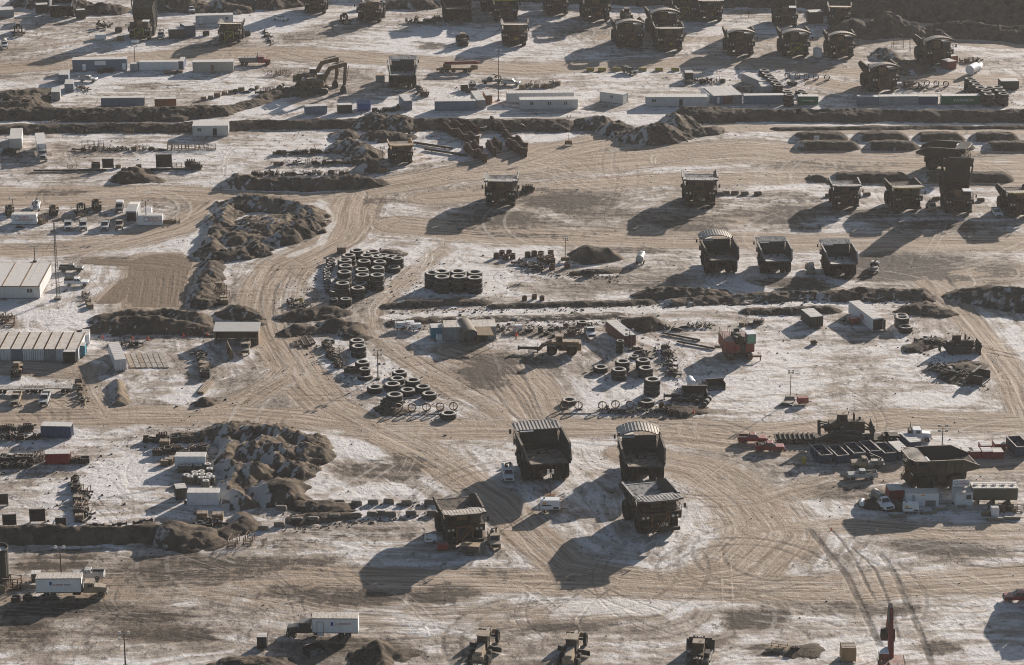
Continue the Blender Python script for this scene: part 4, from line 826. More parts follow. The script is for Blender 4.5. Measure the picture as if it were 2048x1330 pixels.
def mound(name, label, spines, seed=1, cell=.42, rough=.5, snow=.8, tan=0.0, sharp=1.15, kind=None, group=None, cat='dirt pile', warp=1.0):
    """Heap over one or more spines [(px, py of the near foot, half width m, height m), ...]."""
    P = []
    for sp in spines:
        q = [(*G(x, y).xy[:], w, h) for x, y, w, h in sp]; P.append([(x, y + w * .8, w, h) for x, y, w, h in q])
    flat = [p for sp in P for p in sp]
    x0 = min(p[0] - p[2] * 1.3 for p in flat); x1 = max(p[0] + p[2] * 1.3 for p in flat); y0 = min(p[1] - p[2] * 1.3 for p in flat); y1 = max(p[1] + p[2] * 1.3 for p in flat)
    xs = np.arange(x0, x1 + cell, cell); ys = np.arange(y0, y1 + cell, cell); gx, gy = np.meshgrid(xs, ys)
    wx = gx + (fbm(gx * .16, gy * .16, 3, seed) - .5) * 5 * min(1, flat[0][2] / 5) * warp; wy = gy + (fbm(gx * .16 + 50, gy * .16, 3, seed + 3) - .5) * 5 * min(1, flat[0][2] / 5) * warp
    H = np.full_like(gx, -9.0); HM = np.zeros_like(gx)
    for sp in P:
        segs = list(zip(sp[:-1], sp[1:])) if len(sp) > 1 else [(sp[0], sp[0])]
        for (ax, ay, aw, ah), (bx, by, bw, bh) in segs:
            dx, dy = bx - ax, by - ay; L2 = dx * dx + dy * dy + 1e-9
            t = np.clip(((wx - ax) * dx + (wy - ay) * dy) / L2, 0, 1)
            d = np.hypot(wx - ax - t * dx, wy - ay - t * dy); w = aw + (bw - aw) * t; h = ah + (bh - ah) * t
            u = d / w; p = np.where(u < 1, 1 - u ** sharp, -(u - 1) * 2.0)
            z = h * (p - .10 * np.exp(-(u / .25) ** 2)); up = z > H; H = np.where(up, z, H); HM = np.where(up, h, HM)
    rid = 1 - np.abs(fbm(gx * .30, gy * .30, 4, seed + 11) * 2 - 1)
    H = H * .80 + (rid - .62) * HM * rough * .55 + (fbm(gx * .8, gy * .8, 4, seed + 5, .65) - .5) * np.minimum(HM, 3) * (.25 + .75 * min(rough, .6)) * .62
    H = H - .15
    gyd, gxd = np.gradient(H, cell)
    face = gxd * .95 + gyd * .12                             # drifted snow stays on the flanks that face left
    sn = snow * sstep(.12, .62, face + (fbm(gx * .22, gy * .22, 3, seed + 8) - .5) * .9) * .85
    sl2 = np.hypot(gxd, gyd); sn = np.maximum(sn, snow * .55 * (1 - sstep(.1, .4, sl2)) * (H < .6))
    sn = np.maximum(sn, .24 * min(1, snow) * fbm(gx * .12, gy * .12, 2, seed + 31) * 2)
    tn = tan * sstep(.45, .6, fbm(gx * .2, gy * .2, 3, seed + 21))
    keep = H > -.02; ny, nx = H.shape
    kq = keep[:-1, :-1] | keep[:-1, 1:] | keep[1:, 1:] | keep[1:, :-1]
    idx = np.arange(nx * ny).reshape(ny, nx); quads = np.stack([idx[:-1, :-1], idx[:-1, 1:], idx[1:, 1:], idx[1:, :-1]], -1)[kq]
    used, inv = np.unique(quads.ravel(), return_inverse=True)
    co = np.stack([gx.ravel(), gy.ravel(), np.maximum(H.ravel(), -.6)], 1)[used]; o0 = co[:, :2].mean(0); co[:, :2] -= o0
    me = bpy.data.meshes.new(name); me.vertices.add(len(used)); me.vertices.foreach_set("co", co.astype(np.float32).ravel())
    me.loops.add(quads.size); me.loops.foreach_set("vertex_index", inv.astype(np.int32)); me.polygons.add(len(quads))
    me.polygons.foreach_set("loop_start", np.arange(0, quads.size, 4, dtype=np.int32)); me.polygons.foreach_set("use_smooth", np.ones(len(quads), dtype=bool)); me.update(calc_edges=True)
    a = me.attributes.new("sn", 'FLOAT_VECTOR', 'POINT'); a.data.foreach_set("vector", np.stack([sn.ravel()[used], tn.ravel()[used], 0 * sn.ravel()[used]], 1).astype(np.float32).ravel())
    me.materials.append(EARTH); o = bpy.data.objects.new(name, me); o.location = (o0[0], o0[1], 0); col.objects.link(o)
    tag(o, label, None if kind else cat, group, kind); return o
def berm(label, *spines, **kw): kw.setdefault('kind', 'structure'); return mound('earth_berm', label, list(spines), **kw)
def pile(label, *spines, **kw): return mound('dirt_pile', label, list(spines), **kw)
pile("large rough heap of dark earth inside the bend of the haul road",
     [(458,424,5,3.2),(500,416,6,3.6),(560,422,5,3.0),(608,434,4.5,2.8),(636,452,3,1.8)], [(450,430,4,3.2),(432,468,4,3.0),(414,516,3.6,2.8)],
     [(428,526,4,2.8),(470,522,4,3),(510,510,4.5,3.2)], [(505,482,11,2.9),(560,468,10,2.8)], [(612,470,5,4.0),(570,490,5,4.2)], [(470,490,5,2.6)], [(590,448,5,3.0)], seed=4, rough=.95, snow=1.15, tan=.35, cell=.42)
berm("narrow snowy earth bank running down from the large heap", [(425,545,3.6,3),(412,580,3.6,3),(400,618,3.2,2.2)], seed=8, rough=.6, snow=.8)
berm("dark earth bank behind the brown parking patch", [(200,650,4,1.8),(250,648,5,2.9),(330,646,5,2.8),(385,652,4.5,3.2),(402,660,3,1.8)], seed=9, rough=.4, tan=.3)
berm("dark earth bank in front of the brown parking patch", [(180,668,3,1.6),(240,668,5.5,4),(300,667,5.5,4.2),(360,668,4.5,3),(430,672,3.5,1.6)], seed=10, rough=.35)
pile("dark earth cone beside the haul road bend, behind the open shed", [(478,642,5.5,3.6)], [(500,650,2.5,1.2)], seed=12, tan=.2)
pile("jumble of snowy earth heaps right of the plastic totes", [(440,884,5,3.4),(500,885,5,3.4),(545,890,5.5,4.2),(600,905,5,3.5),(632,925,3,1.5)], [(452,895,3.2,3),(462,940,3.2,3),(466,980,3.4,3),(478,1018,3,2.6)],
     [(520,932,6,4.6),(560,945,5,4.4)], [(505,972,5.5,4.6)], [(500,990,5,3)], [(590,962,5.5,3.4)], [(600,935,5,4)], [(545,915,5,4.2)], [(350,888,2.5,1.8),(440,882,3,2.6)], [(490,915,4,2.8)], seed=14, rough=.9, snow=1.35, tan=.3, cell=.4)
pile("steep earth cone with a snowy left flank, in front of the jumbled heaps", [(553,1010,6.5,4.4)], seed=15, rough=.4, snow=1.3)
berm("brown earth ramp below the snowy heaps", [(478,1048,2.4,2.4),(486,1062,3,2.6),(450,1078,2.6,1.6),(405,1078,2.6,1.8)], seed=16, rough=.3, tan=.8)
berm("straight dark earth bank along the lower left yard", [(-60,1090,4,3.4),(120,1089,4,3.4),(250,1087,4,3.4),(325,1087,4,3.2)], seed=17, rough=.22, snow=.5)
pile("broad dark earth pile at the end of the straight bank", [(345,1096,5.5,4.0),(378,1099,5.5,3.0),(420,1100,3.5,1.2)], seed=18, rough=.3, snow=.7)
berm("dark earth bank below the parts rows", [(470,378,5,4.2),(520,380,4.5,3.4),(620,380,5,3.6),(700,378,5,4),(755,372,3.5,2)], seed=19, rough=.4)
pile("snowy earth heap left of the yellow haul truck", [(700,308,7,4.8),(722,325,6,3.6)], [(735,345,5,3.2)], [(690,280,5,3)], seed=20, rough=.45, snow=.95)
pile("low earth heaps behind the yellow haul truck", [(740,262,8,4.2),(800,262,8,4.6)], [(760,284,6,3),(800,282,5,2.4)], seed=21, rough=.5)
berm("long dark bank below the upper left containers", [(-60,240,7,3.6),(120,242,7,3.7),(250,240,7,3.7),(355,240,7,3.6),(430,234,6,3.4),(455,226,5,2.4)], seed=22, rough=.3, snow=.35)
berm("snowy bank rising right of the upper left containers", [(452,226,3.5,2),(500,212,3.5,2),(545,196,4,2.4),(562,184,3,1.4)], seed=23, rough=.5, snow=.7)
berm("long dark bank crossing the yard", [(-60,267,5,2.4),(200,266,5,2.6),(400,262,5,2.8),(640,258,5,3.0),(900,259,5.5,3.4),(1130,263,6,3.4)], seed=24, rough=.14, snow=.3)
pile("steep pair of snow crested earth heaps beside the haul road curve", [(1290,288,8,5.5),(1325,285,7.5,6)], [(1352,268,8,6.5),(1370,262,6,4)], [(1232,272,7,4)], [(1190,262,8,4)], seed=25, rough=.5, snow=.8)
berm("high dark bank below the row of site offices", [(1385,244,7,4.6),(1470,243,6.5,3.8),(1700,243,6,3.6),(2140,246,6,3.8)], seed=26, rough=.14, snow=.35)
berm("low dark bank under the upper dark bank", [(1560,262,2.5,1.0),(1800,259,2.5,1.1),(2140,258,2.5,1.1)], seed=27, rough=.3)
pile("low earth heaps right of the steep pair", [(1375,278,4,2),(1425,268,4,2.2)], seed=28, rough=.6)
for lab, x0, x1, y, sd in (("first flat topped windrow from the left, upper row", 1592,1690,282,1), ("second flat topped windrow from the left, upper row", 1716,1812,282,2), ("third flat topped windrow from the left, upper row", 1838,1926,283,3), ("fourth flat topped windrow from the left, upper row", 1950,2034,283,4),
        ("first flat topped windrow from the left, middle row", 1596,1712,300,5), ("second flat topped windrow from the left, middle row", 1740,1832,300,6), ("third flat topped windrow from the left, middle row, behind a haul truck", 1862,1945,301,7), ("fourth flat topped windrow from the left, middle row", 1976,2080,301,8),
        ("long windrow of dark earth behind the parked trucks on the right", 1670,1812,364,9), ("windrow of dark earth behind the truck with its bed raised", 1850,2022,364,10)):
    mound('dirt_windrow', lab, [[(x0 + 16, y, 3.8, 2.7), ((x0 + x1) / 2, y, 3.8, 2.8), (x1 - 16, y, 3.8, 2.7)]], seed=30 + sd, rough=.10, snow=.7, sharp=2.2, warp=.25, group='windrows of dark earth', cat='dirt windrow')
pile("small dark lump of earth at the end of a windrow", [(1632,363,3,2.2),(1650,364,2,1.2)], seed=41)
berm("dark earth bank below the six tall tyre stacks", [(775,616,2.4,1.2),(830,615,3.2,1.9),(900,612,3,1.3),(970,610,2.5,1.2)], seed=42, rough=.4)
berm("low furrowed bank above the white icy lane", [(990,618,2,1),(1100,613,2.2,1.1),(1300,609,2.2,1)], seed=43, rough=.7, snow=.6)
berm("low bank below the white icy lane", [(790,654,3,1.5),(870,646,2.6,1.0),(1000,645,3,.8),(1120,642,3,.8),(1240,638,3,.7)], seed=44, rough=.9, snow=1.0)
pile("dark earth bank below the large tyre cluster", [(572,640,3,1.6),(610,638,4,2.6),(655,636,4,2.4),(682,632,2.5,1.2)], seed=45, rough=.4)
pile("small snowy earth heaps beside the cattle guard ramps", [(575,672,3,1.6),(592,668,3.5,2.2)], [(625,668,3,1.8)], seed=46)
pile("brown earth heap behind the tyre stacks near the road bend", [(668,668,5,3.2),(700,672,4.5,2.6),(722,682,2.5,1)], seed=47, rough=.5)
berm("dark earth bank below the three rear facing haul trucks", [(1295,600,4,2.2),(1345,598,4.5,2.8),(1410,598,4,2.6),(1440,596,3,1.6)], seed=48, rough=.45, snow=.5)
berm("lumpy bank right of the dark earth bank", [(1345,612,3,1.3),(1450,607,3.5,1.5),(1540,603,4,1.9),(1630,600,3.5,1.6)], seed=49, rough=.9, snow=1.2)
berm("lumpy dark bank above the white semi trailer", [(1660,602,4,2.2),(1720,600,4.5,2.5),(1790,600,4,2.2),(1850,600,4,2.4)], seed=50, rough=.8, snow=1.1)
pile("low dark earth heap right of the pale tyre stack", [(1815,628,3,1.8),(1850,628,4,2.4),(1890,632,3,1.6)], seed=51, rough=.6)
berm("large dark earth bank at the right edge", [(1945,606,5,3),(1985,612,7,4.4),(2040,622,8,5.4),(2140,628,8,5.4)], seed=52, rough=.3, snow=.7)
berm("low icy bank behind the dark green container", [(1500,630,2.5,1.2),(1600,628,3,1.6),(1660,626,3,1.6)], seed=53, rough=.6)
pile("grey gravel cone beside the maroon container", [(1298,664,5,3.6),(1265,652,3,2)], seed=54, rough=.15, snow=.2)
pile("pointed brown earth pile beside the light tower", [(1190,527,6.2,4.2)], seed=55, rough=.3, snow=.2, tan=.5)
pile("dark brown earth pile in the upper left yard", [(270,367,7.5,4.2),(300,366,4,1.6)], seed=56, rough=.35, snow=.4, tan=.4)
pile("dark earth pile with a brown crest at the bottom edge", [(764,1338,6,3.3),(800,1330,4,1.2)], seed=57, rough=.5, snow=.4, tan=.4, cell=.35)
pile("dark earth pile at the bottom edge below the white box truck", [(470,1374,6.5,3.6),(525,1372,6,3.6)], seed=58, rough=.4, snow=.6, cell=.35)
pile("flat spread of brown dirt beside the wooden crate", [(1565,1316,3,.7),(1600,1318,3.5,.8),(1628,1306,2.5,.7)], seed=59, rough=.6, tan=1.0, snow=.1, cell=.3)
pile("rugged dark earth heaps at the upper right", [(1745,76,8,5),(1785,75,10,9),(1822,76,8,5)], seed=60, rough=.5, snow=.3)
pile("smooth grey gravel cone in front of the rugged heaps", [(1708,75,9,7)], seed=61, rough=.12, snow=.2)
berm("grey banks along the upper right road", [(1860,70,6,3.6),(1940,76,9,6),(2010,82,8,5),(2140,88,8,6)], [(1880,78,5,3)], seed=62, rough=.35, snow=.3)
berm("dark earth slope rising at the upper right edge", [(1700,32,14,8),(1850,36,22,13),(2000,48,24,15),(2160,50,24,16)], seed=63, rough=.5, snow=.35, cell=.8)
berm("dark hillside along the top of the yard", [(300,-26,20,12),(700,-16,26,17),(1000,-4,24,15),(1300,6,24,14),(1560,10,26,15),(1800,-6,30,20),(2200,-6,30,20)], seed=64, rough=.45, snow=.35, cell=.9)
berm("dark bank in the upper middle", [(480,16,10,6),(540,18,9,5),(600,6,9,5)], [(780,18,6,3),(850,18,6,4)], seed=65, rough=.4, snow=.7)
pile("dark earth heaps at the top behind the raised truck", [(318,18,8,6),(372,24,9,6),(400,26,6,3)], seed=66, rough=.5, snow=.5)
pile("long low dark heap left of the raised truck", [(172,30,6,3),(200,30,8,4.4),(228,28,6,3)], seed=67, rough=.3, snow=.6)
pile("dark earth heap behind the white site trailer at the top", [(436,22,7,4),(470,28,6,3)], seed=68, rough=.5)
pile("dark earth heap at the upper left corner of the yard", [(130,22,9,5),(60,14,9,5)], seed=88, rough=.5)
berm("snow streaked bank at the left edge beside the steel containers", [(-40,205,6,3.4),(20,205,6,3.6),(60,196,5,3),(86,188,4,2)], [(-40,236,7,4),(40,226,7,4.4),(70,206,5,3)], seed=69, rough=.5, snow=.7)
berm("narrow brown wedge of earth beside the white container", [(228,772,1.8,1.8),(236,795,2.2,2.0),(238,812,2.2,1.4)], seed=70, rough=.4, tan=.6, cell=.3)
pile("small dark dirt pile at the end of the pipe stack", [(412,812,2.8,1.9),(424,806,2,.8)], seed=71, cell=.3)
pile("low dark mud heap below the scrap frame", [(1350,832,4,1.6),(1390,826,3,1.2)], seed=72, cell=.35, snow=.5)
pile("snow streaked pile behind the damaged haul truck", [(1772,118,6,3.6),(1788,124,4,2)], seed=73, snow=1.0, rough=.6)
pile("bluish snow covered pile in front of the damaged haul truck", [(1790,148,8,4),(1822,148,8,4),(1845,146,5,2)], seed=74, snow=1.0, rough=.5)
pile("snowy mud ridge in front of the service trailer", [(1765,1020,4,1.8),(1790,1024,4,1.6)], seed=75, cell=.35, snow=.8)
pile("low churned mud heaps beside the dead bulldozer", [(1835,705,3,1.4),(1860,692,3,1.6),(1880,690,3,1.2)], [(1900,745,3,.9),(1940,740,4,1)], seed=76, cell=.35, rough=.9)
pile("churned mud behind the dozer parts", [(1900,762,3,1.0),(1930,770,3,.9)], seed=77, cell=.35, rough=.9)
pile("dark mud ridge beside the concrete block rows", [(600,1020,3,1.4),(640,1028,4,2),(690,1026,3,1.5)], seed=78, cell=.35)
pile("low dark mud ridge below the concrete block rows", [(590,1052,3,1.2),(640,1046,3,1.4),(700,1040,2,1)], seed=79, cell=.35)
pile("scruffy earth heap above the small tyres row", [(595,192,5,2.4),(545,196,4,2)], seed=80)
pile("small mud heap below the eight tyre group", [(790,832,3,1.4),(770,820,2.5,1.2)], seed=81, cell=.35)
pile("dark earth spill at the right of the tyre cluster", [(770,506,2.5,.9),(800,512,2.5,.8)], seed=82, cell=.35)
pile("low dark ridge below the silver tank trailer", [(1150,550,2,1),(1190,548,2,1.2),(1240,545,2,.7)], seed=83, cell=.35)
# ------------------------------------------------------------------ the haul truck fleet
TG = 'haul trucks parked in the yard'
def truck(px, py, wpx, key, label, yaw=0, number=None, nm='yellowtext', dx=0, dy=0):
    sc = wpx / S(py) / 7.55
    o = put(truck_proto(key), px, py, yaw, label, 'haul truck', TG, sc)
    if number: text(number, .95, M[nm], o, (.35, -6.26, 2.5 if nm != 'whitetext' else 2.1), name='number')
    return o
truck(630, 30, 47, 'raised', "haul truck with its bed tipped up at the top, left of the bare chassis")
truck(741, 47, 52, 'bare', "yellow haul truck chassis without a dump bed at the top of the yard", yaw=-4)
truck(912, 50, 58, 'flat', "rear of a haul truck near the top edge, bed opening towards us", yaw=186)
truck(985, 26, 50, 'lime', "haul truck at the top edge mostly hidden behind a lime edged bed")
truck(1010, 44, 52, 'lime', "haul truck with a lime yellow canopy edge behind the truck marked 799", yaw=2)
truck(1029, 95, 53, 'flat', "haul truck numbered 799 in lime figures, snowy flat canopy", number='799', yaw=-1)
truck(1112, 33, 49, 'raised', "front of a dark haul truck cut by the top edge, orange tag", yaw=3)
truck(1191, 46, 58, 'curved', "haul truck with arched canopy at the top edge, orange 784 tag", yaw=4, number='784', nm='orangetext')
truck(1256, 98, 58, 'curved', "haul truck with arched canopy, left of the truck marked 781", yaw=6, number='783', nm='orangetext')
truck(1326, 78, 60, 'curved', "haul truck with arched canopy half hidden behind the truck marked 781", yaw=6)
truck(1338, 106, 57, 'flat', "haul truck numbered 781 with flat canopy in the arched canopy row", number='781', yaw=2)
truck(1368, 43, 54, 'limeladder', "left haul truck of the side by side pair near the top, lime ladder", yaw=1)
truck(1421, 46, 51, 'flat', "right haul truck of the side by side pair near the top", yaw=1, number='P2')
truck(1480, 115, 57, 'curved', "haul truck with arched canopy standing alone, leftmost of the right group", yaw=3, number='P', nm='orangetext')
truck(1573, 57, 50, 'steep', "haul truck with bed raised steeply past the top edge, cab roof white", yaw=-2)
truck(1682, 54, 46, 'yellip', "haul truck half hidden by the grey gravel cone", yaw=-6)
truck(1590, 117, 58, 'curvedlime', "haul truck numbered 790 with arched canopy and lime ladder", yaw=3, number='790')
truck(1682, 119, 55, 'curved', "haul truck numbered 787 with arched canopy, right of the lime ladder truck", yaw=2, number='787')
truck(1872, 134, 60, 'curved', "dusty haul truck with arched canopy beside the white tank trailer", yaw=8)
truck(1763, 188, 61, 'curved', "haul truck with arched canopy standing behind the shipping containers", yaw=8)
truck(460, 88, 47, 'limeladder', "haul truck with flat canopy and lime ladder in the upper left yard", yaw=-2, number='77')
truck(280, 82, 47, 'raisedlime', "tallest raised bed haul truck in the upper left yard, lime ladder", yaw=-2)
truck(122, 38, 48, 'grey', "rear of a haul truck with empty bed at the upper left corner", yaw=180)
truck(804, 181, 56, 'grey', "rear of an empty haul truck between excavators and crane truck", yaw=181)
truck(799, 331, 47, 'yellow', "yellow bodied haul truck with a snowy bed beside the track chains", yaw=8)
truck(1003, 418, 66, 'grey', "haul truck numbered 929 with grey flat canopy on the brown haul road", yaw=-2, number='929', nm='whitetext')
truck(1402, 418, 69, 'grey', "haul truck numbered 928 with grey flat canopy, right of the 929 truck", yaw=-2, number='928', nm='whitetext')
truck(1693, 420, 57, 'grey', "haul truck with pale flat canopy, leftmost of the four at the right", yaw=0)
truck(1811, 427, 61, 'yellip', "haul truck with a yellow edged brown canopy at the right", yaw=6)
truck(1920, 432, 60, 'raised', "haul truck with its dark bed raised beside the windrows", yaw=-3)
truck(2040, 438, 62, 'yellip', "haul truck cut by the right edge, yellow cab front", yaw=6)
truck(1893, 347, 58, 'flat', "haul truck seen from the side between the windrows, canopy to the right", yaw=70)
truck(1441, 556, 66, 'curved', "rear facing haul truck with an arched canopy, leftmost of three", yaw=186)
truck(1552, 555, 61, 'grey', "middle one of three rear facing haul trucks", yaw=184)
truck(1682, 561, 62, 'grey', "rightmost of three rear facing haul trucks", yaw=184)
truck(1085, 978, 95, 'flat', "large rear facing haul truck beside the white service pickup", yaw=190)
truck(1285, 977, 85, 'curved', "rear facing haul truck with an arched ribbed canopy behind the numbered truck", yaw=184)
truck(1303, 1078, 92, 'grey', "haul truck numbered 1076 with an empty grey bed, in the lower middle", yaw=14, number='1076', nm='whitetext')
truck(916, 1099, 85, 'flat', "haul truck with a dusty tan bed under repair, trailer at its nose", yaw=12)
truck(1884, 988, 81, 'flat', "muddy haul truck seen from its left side behind the white containers", yaw=-80)
truck(2150, 1215, 90, 'flat', "haul truck just beyond the right edge casting a shadow into view", yaw=10)

# ------------------------------------------------------------------ containers, trailers, sheds
def cont(x0, y0, x1, y1, D, h, paint, label, cat='container', kind='shipping_container', yaw=None, L=None, roof='roof', doors=(), windows=(), end='right', group=None, skid=.12, trim=None, rise=0.0, flat=False, open_top=False, seams=0, doorpaint='white'):
    """Box-shaped building or container given by its near bottom edge (left end, right end) on the ground."""
    p, q = G(x0, y0), G(x1, y1); L = L or (q - p).length; a = math.atan2(q.y - p.y, q.x - p.x) if yaw is None else R(yaw)
    ux, uy = Vector((math.cos(a), math.sin(a), 0)), Vector((-math.sin(a), math.cos(a), 0))
    t = root(kind); t.location = (p + q) / 2 + uy * D / 2; t.rotation_euler = (0, 0, a)
    b = MB()
    if open_top:
        for s in (-1, 1): b.box(s * L / 2 - .05, s * L / 2 + .05, -D / 2, D / 2, skid, h)
        b.box(-L / 2 + .05, L / 2 - .05, -D / 2, -D / 2 + .1, skid, h); b.box(-L / 2 + .05, L / 2 - .05, D / 2 - .1, D / 2, skid, h); b.box(-L / 2 + .05, L / 2 - .05, -D / 2 + .1, D / 2 - .1, skid, skid + .12)
        for s in (-1, 1):
            for k in range(6): b.box(s * (L / 2 + .1) - .06, s * (L / 2 + .1) + .06, -D / 2 + .2 + k * (D - .5) / 5, -D / 2 + .35 + k * (D - .5) / 5, skid, h - .05)
        o = b.build('bin_body', M[paint], t)
        r = MB()
        for s in (-1, 1): r.box(s * L / 2 - .11, s * L / 2 + .11, -D / 2 - .1, D / 2 + .1, h, h + .14); r.box(-L / 2 + .11, L / 2 - .11, s * D / 2 - .11, s * D / 2 + .11, h, h + .14)
        r.build('rim', M['greysteel'], o)
        f = MB(); f.box(-L / 2 + .1, L / 2 - .1, -D / 2 + .15, D / 2 - .15, skid + .12, h * .45); rr = random.Random(int(x0))
        for k in range(7): cx, cy = rr.uniform(-.6, .6), rr.uniform(-D / 2 + 1, D / 2 - 1); f.beam((cx, cy, h * .4), (cx + rr.uniform(-.6, .6), cy + rr.uniform(-1.4, 1.4), h * rr.uniform(.5, .85)), .14)
        f.build('scrap_load', M['scrap'], t)
    else:
        b.box(-L / 2, L / 2, -D / 2, D / 2, skid, h)
        for sx in (-1, 1):
            for sy in (-1, 1): b.box(sx * L / 2 - .07, sx * L / 2 + .07, sy * D / 2 - .07, sy * D / 2 + .07, skid - .06, h + .02)
        o = b.build('body', M[paint], t)
        r = MB(); oh = .12 if windows or doors else .03
        if rise: r.prism([(-D / 2 - oh, h), (D / 2 + oh, h), (D / 2 + oh, h + .1), (0, h + rise), (-D / 2 - oh, h + .1)], 'x', -L / 2 - oh, L / 2 + oh)
        else: r.box(-L / 2 - oh, L / 2 + oh, -D / 2 - oh, D / 2 + oh, h + .005, h + .1)
        if not seams and not rise:
            for k in range(int(max(L, D) / 1.2)):
                if L > D: xx = -L / 2 + .6 + k * 1.2; r.box(xx - .05, xx + .05, -D / 2, D / 2, h + .1, h + .125)
                else: yy = -D / 2 + .6 + k * 1.2; r.box(-L / 2, L / 2, yy - .05, yy + .05, h + .1, h + .125)
        ro = r.build('roof', M[roof], o)
        if seams:
            s = MB()
            for k in range(seams + 1): xx = -L / 2 + k * L / seams; s.box(xx - .1, xx + .1, -D / 2 - oh, D / 2 + oh, h + .1, h + .2)
            s.build('roof_seam', M['seam'], ro)
        if trim: s = MB(); s.box(-L / 2 - oh - .03, L / 2 + oh + .03, -D / 2 - oh - .06, -D / 2 - oh, h - .12, h + .1); s.build('fascia', M[trim], ro)
        for u, w in doors:
            d = MB(); xx = -L / 2 + u * L; d.box(xx - w / 2, xx + w / 2, -D / 2 - .06, -D / 2 - .005, .3, 2.35); do = d.build('door', M[doorpaint], o)
            d = MB(); d.box(xx + w * .32, xx + w * .42, -D / 2 - .12, -D / 2 - .06, 1.2, 1.35); d.build('handle', M['black'], do)
            d = MB(); d.box(xx - w / 2 - .3, xx + w / 2 + .3, -D / 2 - 1.0, -D / 2 - .1, 0, .25); d.build('step', M['wood'], t)
        for u, w in windows:
            d = MB(); xx = -L / 2 + u * L; d.box(xx - w / 2, xx + w / 2, -D / 2 - .05, -D / 2 - .005, h * .48, h * .78); wo = d.build('window', M['glass'], o)
            d = MB(); d.box(xx - .04, xx + .04, -D / 2 - .09, -D / 2 - .05, h * .48, h * .78); d.box(xx - w / 2 - .08, xx + w / 2 + .08, -D / 2 - .1, -D / 2 - .05, h * .46, h * .48); d.build('frame', M['white'], wo)
        if kind == 'shipping_container':
            ex = L <= D
            for s in (-1, 1):
                d = MB()
                if ex: d.box(min(s * .04, s * (L / 2 - .1)), max(s * .04, s * (L / 2 - .1)), -D / 2 - .05, -D / 2 - .005, skid + .08, h - .12)
                else: d.box(L / 2 + .005, L / 2 + .05, min(s * .04, s * (D / 2 - .1)), max(s * .04, s * (D / 2 - .1)), skid + .08, h - .12)
                do = d.build('door', M[doorpaint if doorpaint != 'white' else paint], o)
                d = MB()
                for k in (.3, .7):
                    u = s * (k * (min(L, D) / 2 - .1))
                    if ex: d.cyl((u, -D / 2 - .09, skid + .1), .035, h - .35, 'z', 6)
                    else: d.cyl((L / 2 + .09, u, skid + .1), .035, h - .35, 'z', 6)
                d.build('lock_rod', M['greysteel'], do)
    tag(t, label, cat, group); t['L'], t['D'], t['h'] = L, D, h; return t
def face_text(t, s, size, m, u=.5, z=None, name='lettering'):
    return text(s, size, M[m], t, (-t['L'] / 2 + u * t['L'], -t['D'] / 2 - .07, z or t['h'] * .52), name=name)
OT = dict(cat='site office', kind='site_office')
t = cont(146,143,254,141,3.6,3.7,'trailerb',"long slate blue site trailer with two white doors and a white sign",doors=((.21,1.1),(.95,1.2)),windows=(),**OT)
s = MB(); s.box(-t['L']*.09, t['L']*.11, -t['D']/2-.08, -t['D']/2-.01, 1.9, 3.3); s.build('sign_board', M['white'], t); face_text(t,'ATCO',.75,'yellowtext',.46,2.75)
cont(279,142,357,141,2.5,2.8,'whiteend',"white container with pallets in front, right of the blue site trailer")
cont(358,140,367,140,6,2.8,'navybox',"blue container end peeking out behind the white container")
cont(261,143,276,143,2.4,2.4,'greybox',"small grey steel box between the blue trailer and white container",kind='storage_box')
cont(386,145,467,144,3.3,3.3,'trailerg',"beige site trailer with a brown door in the upper left yard",doors=((.48,1.0),),doorpaint='wood',**OT)
cont(118,166,137,166,6,2.6,'bluebox',"blue grey container end, farthest of the huddled three",yaw=4)
cont(130,185,147,184,6,2.6,'bluebox',"blue grey container end, middle of the huddled three",yaw=6)
cont(103,202,120,201,6,2.7,'greybox',"grey container end, nearest of the huddled three",yaw=6)
cont(203,214,288,213,2.5,2.7,'bluebox',"long blue grey container on the dark bank, left of the orange one")
cont(310,216,352,215,2.5,2.7,'orangebox',"orange brown short container on the dark bank")
cont(392,49,466,47,3.2,3.0,'trailer',"white site trailer behind the lime ladder haul truck",windows=((.84,.9),),doors=((.14,1),),**OT)
cont(338,78,370,77,4,3.2,'darkbox',"dark steel workshop box right of the tallest raised bed truck",kind='storage_box',cat='storage box'); cont(371,76,391,74,5,4.0,'navybox',"navy blue upright box beside the dark workshop box",kind='storage_box',cat='storage box')
cont(611,230,654,228,2.5,2.5,'bluebox',"short blue grey container at the end of the bank")
cont(676,227,704,226,2.5,2.5,'darkbox',"short dark grey container left of the blue tarpaulin")
cont(809,221,824,220,8,2.9,'bluebox',"grey blue container end with torn tarpaulin beside the rear facing truck",yaw=14)
cont(870,222,951,221,2.5,2.9,'bluebox',"long pale blue grey container in the site office row",doors=(),windows=())
cont(954,218,971,218,12,2.7,'greybox',"grey long container end on, beside the pale blue container",yaw=10)
cont(972,209,984,208,6,2.7,'orangebox',"rust red container with a snowy roof behind the grey one",yaw=9)
cont(1014,206,1147,204,3.6,2.9,'trailer',"rear one of two long white site offices",**OT)
cont(1040,219,1155,218,3.6,2.9,'trailer',"front one of two long white site offices with three windows",windows=((.205,1.0),(.51,1.0),(.79,1.0)),**OT)
cont(1200,203,1246,209,3.4,3.0,'trailer',"small white angled site office with rooftop vents",windows=((.5,.7),),**OT)
cont(1292,213,1414,213,3.8,2.9,'trailer',"long white site office with one window and a brown door",windows=((.13,1.2),),doors=((.57,1.0),),doorpaint='tan',**OT)
cont(1417,206,1426,206,10,2.5,'whitebox',"narrow white container end beside the long white office",yaw=10)
cont(1427,209,1446,209,11,2.7,'bluebox',"blue container end with a white door, left of the maroon one",yaw=12,doors=((.5,.9),))
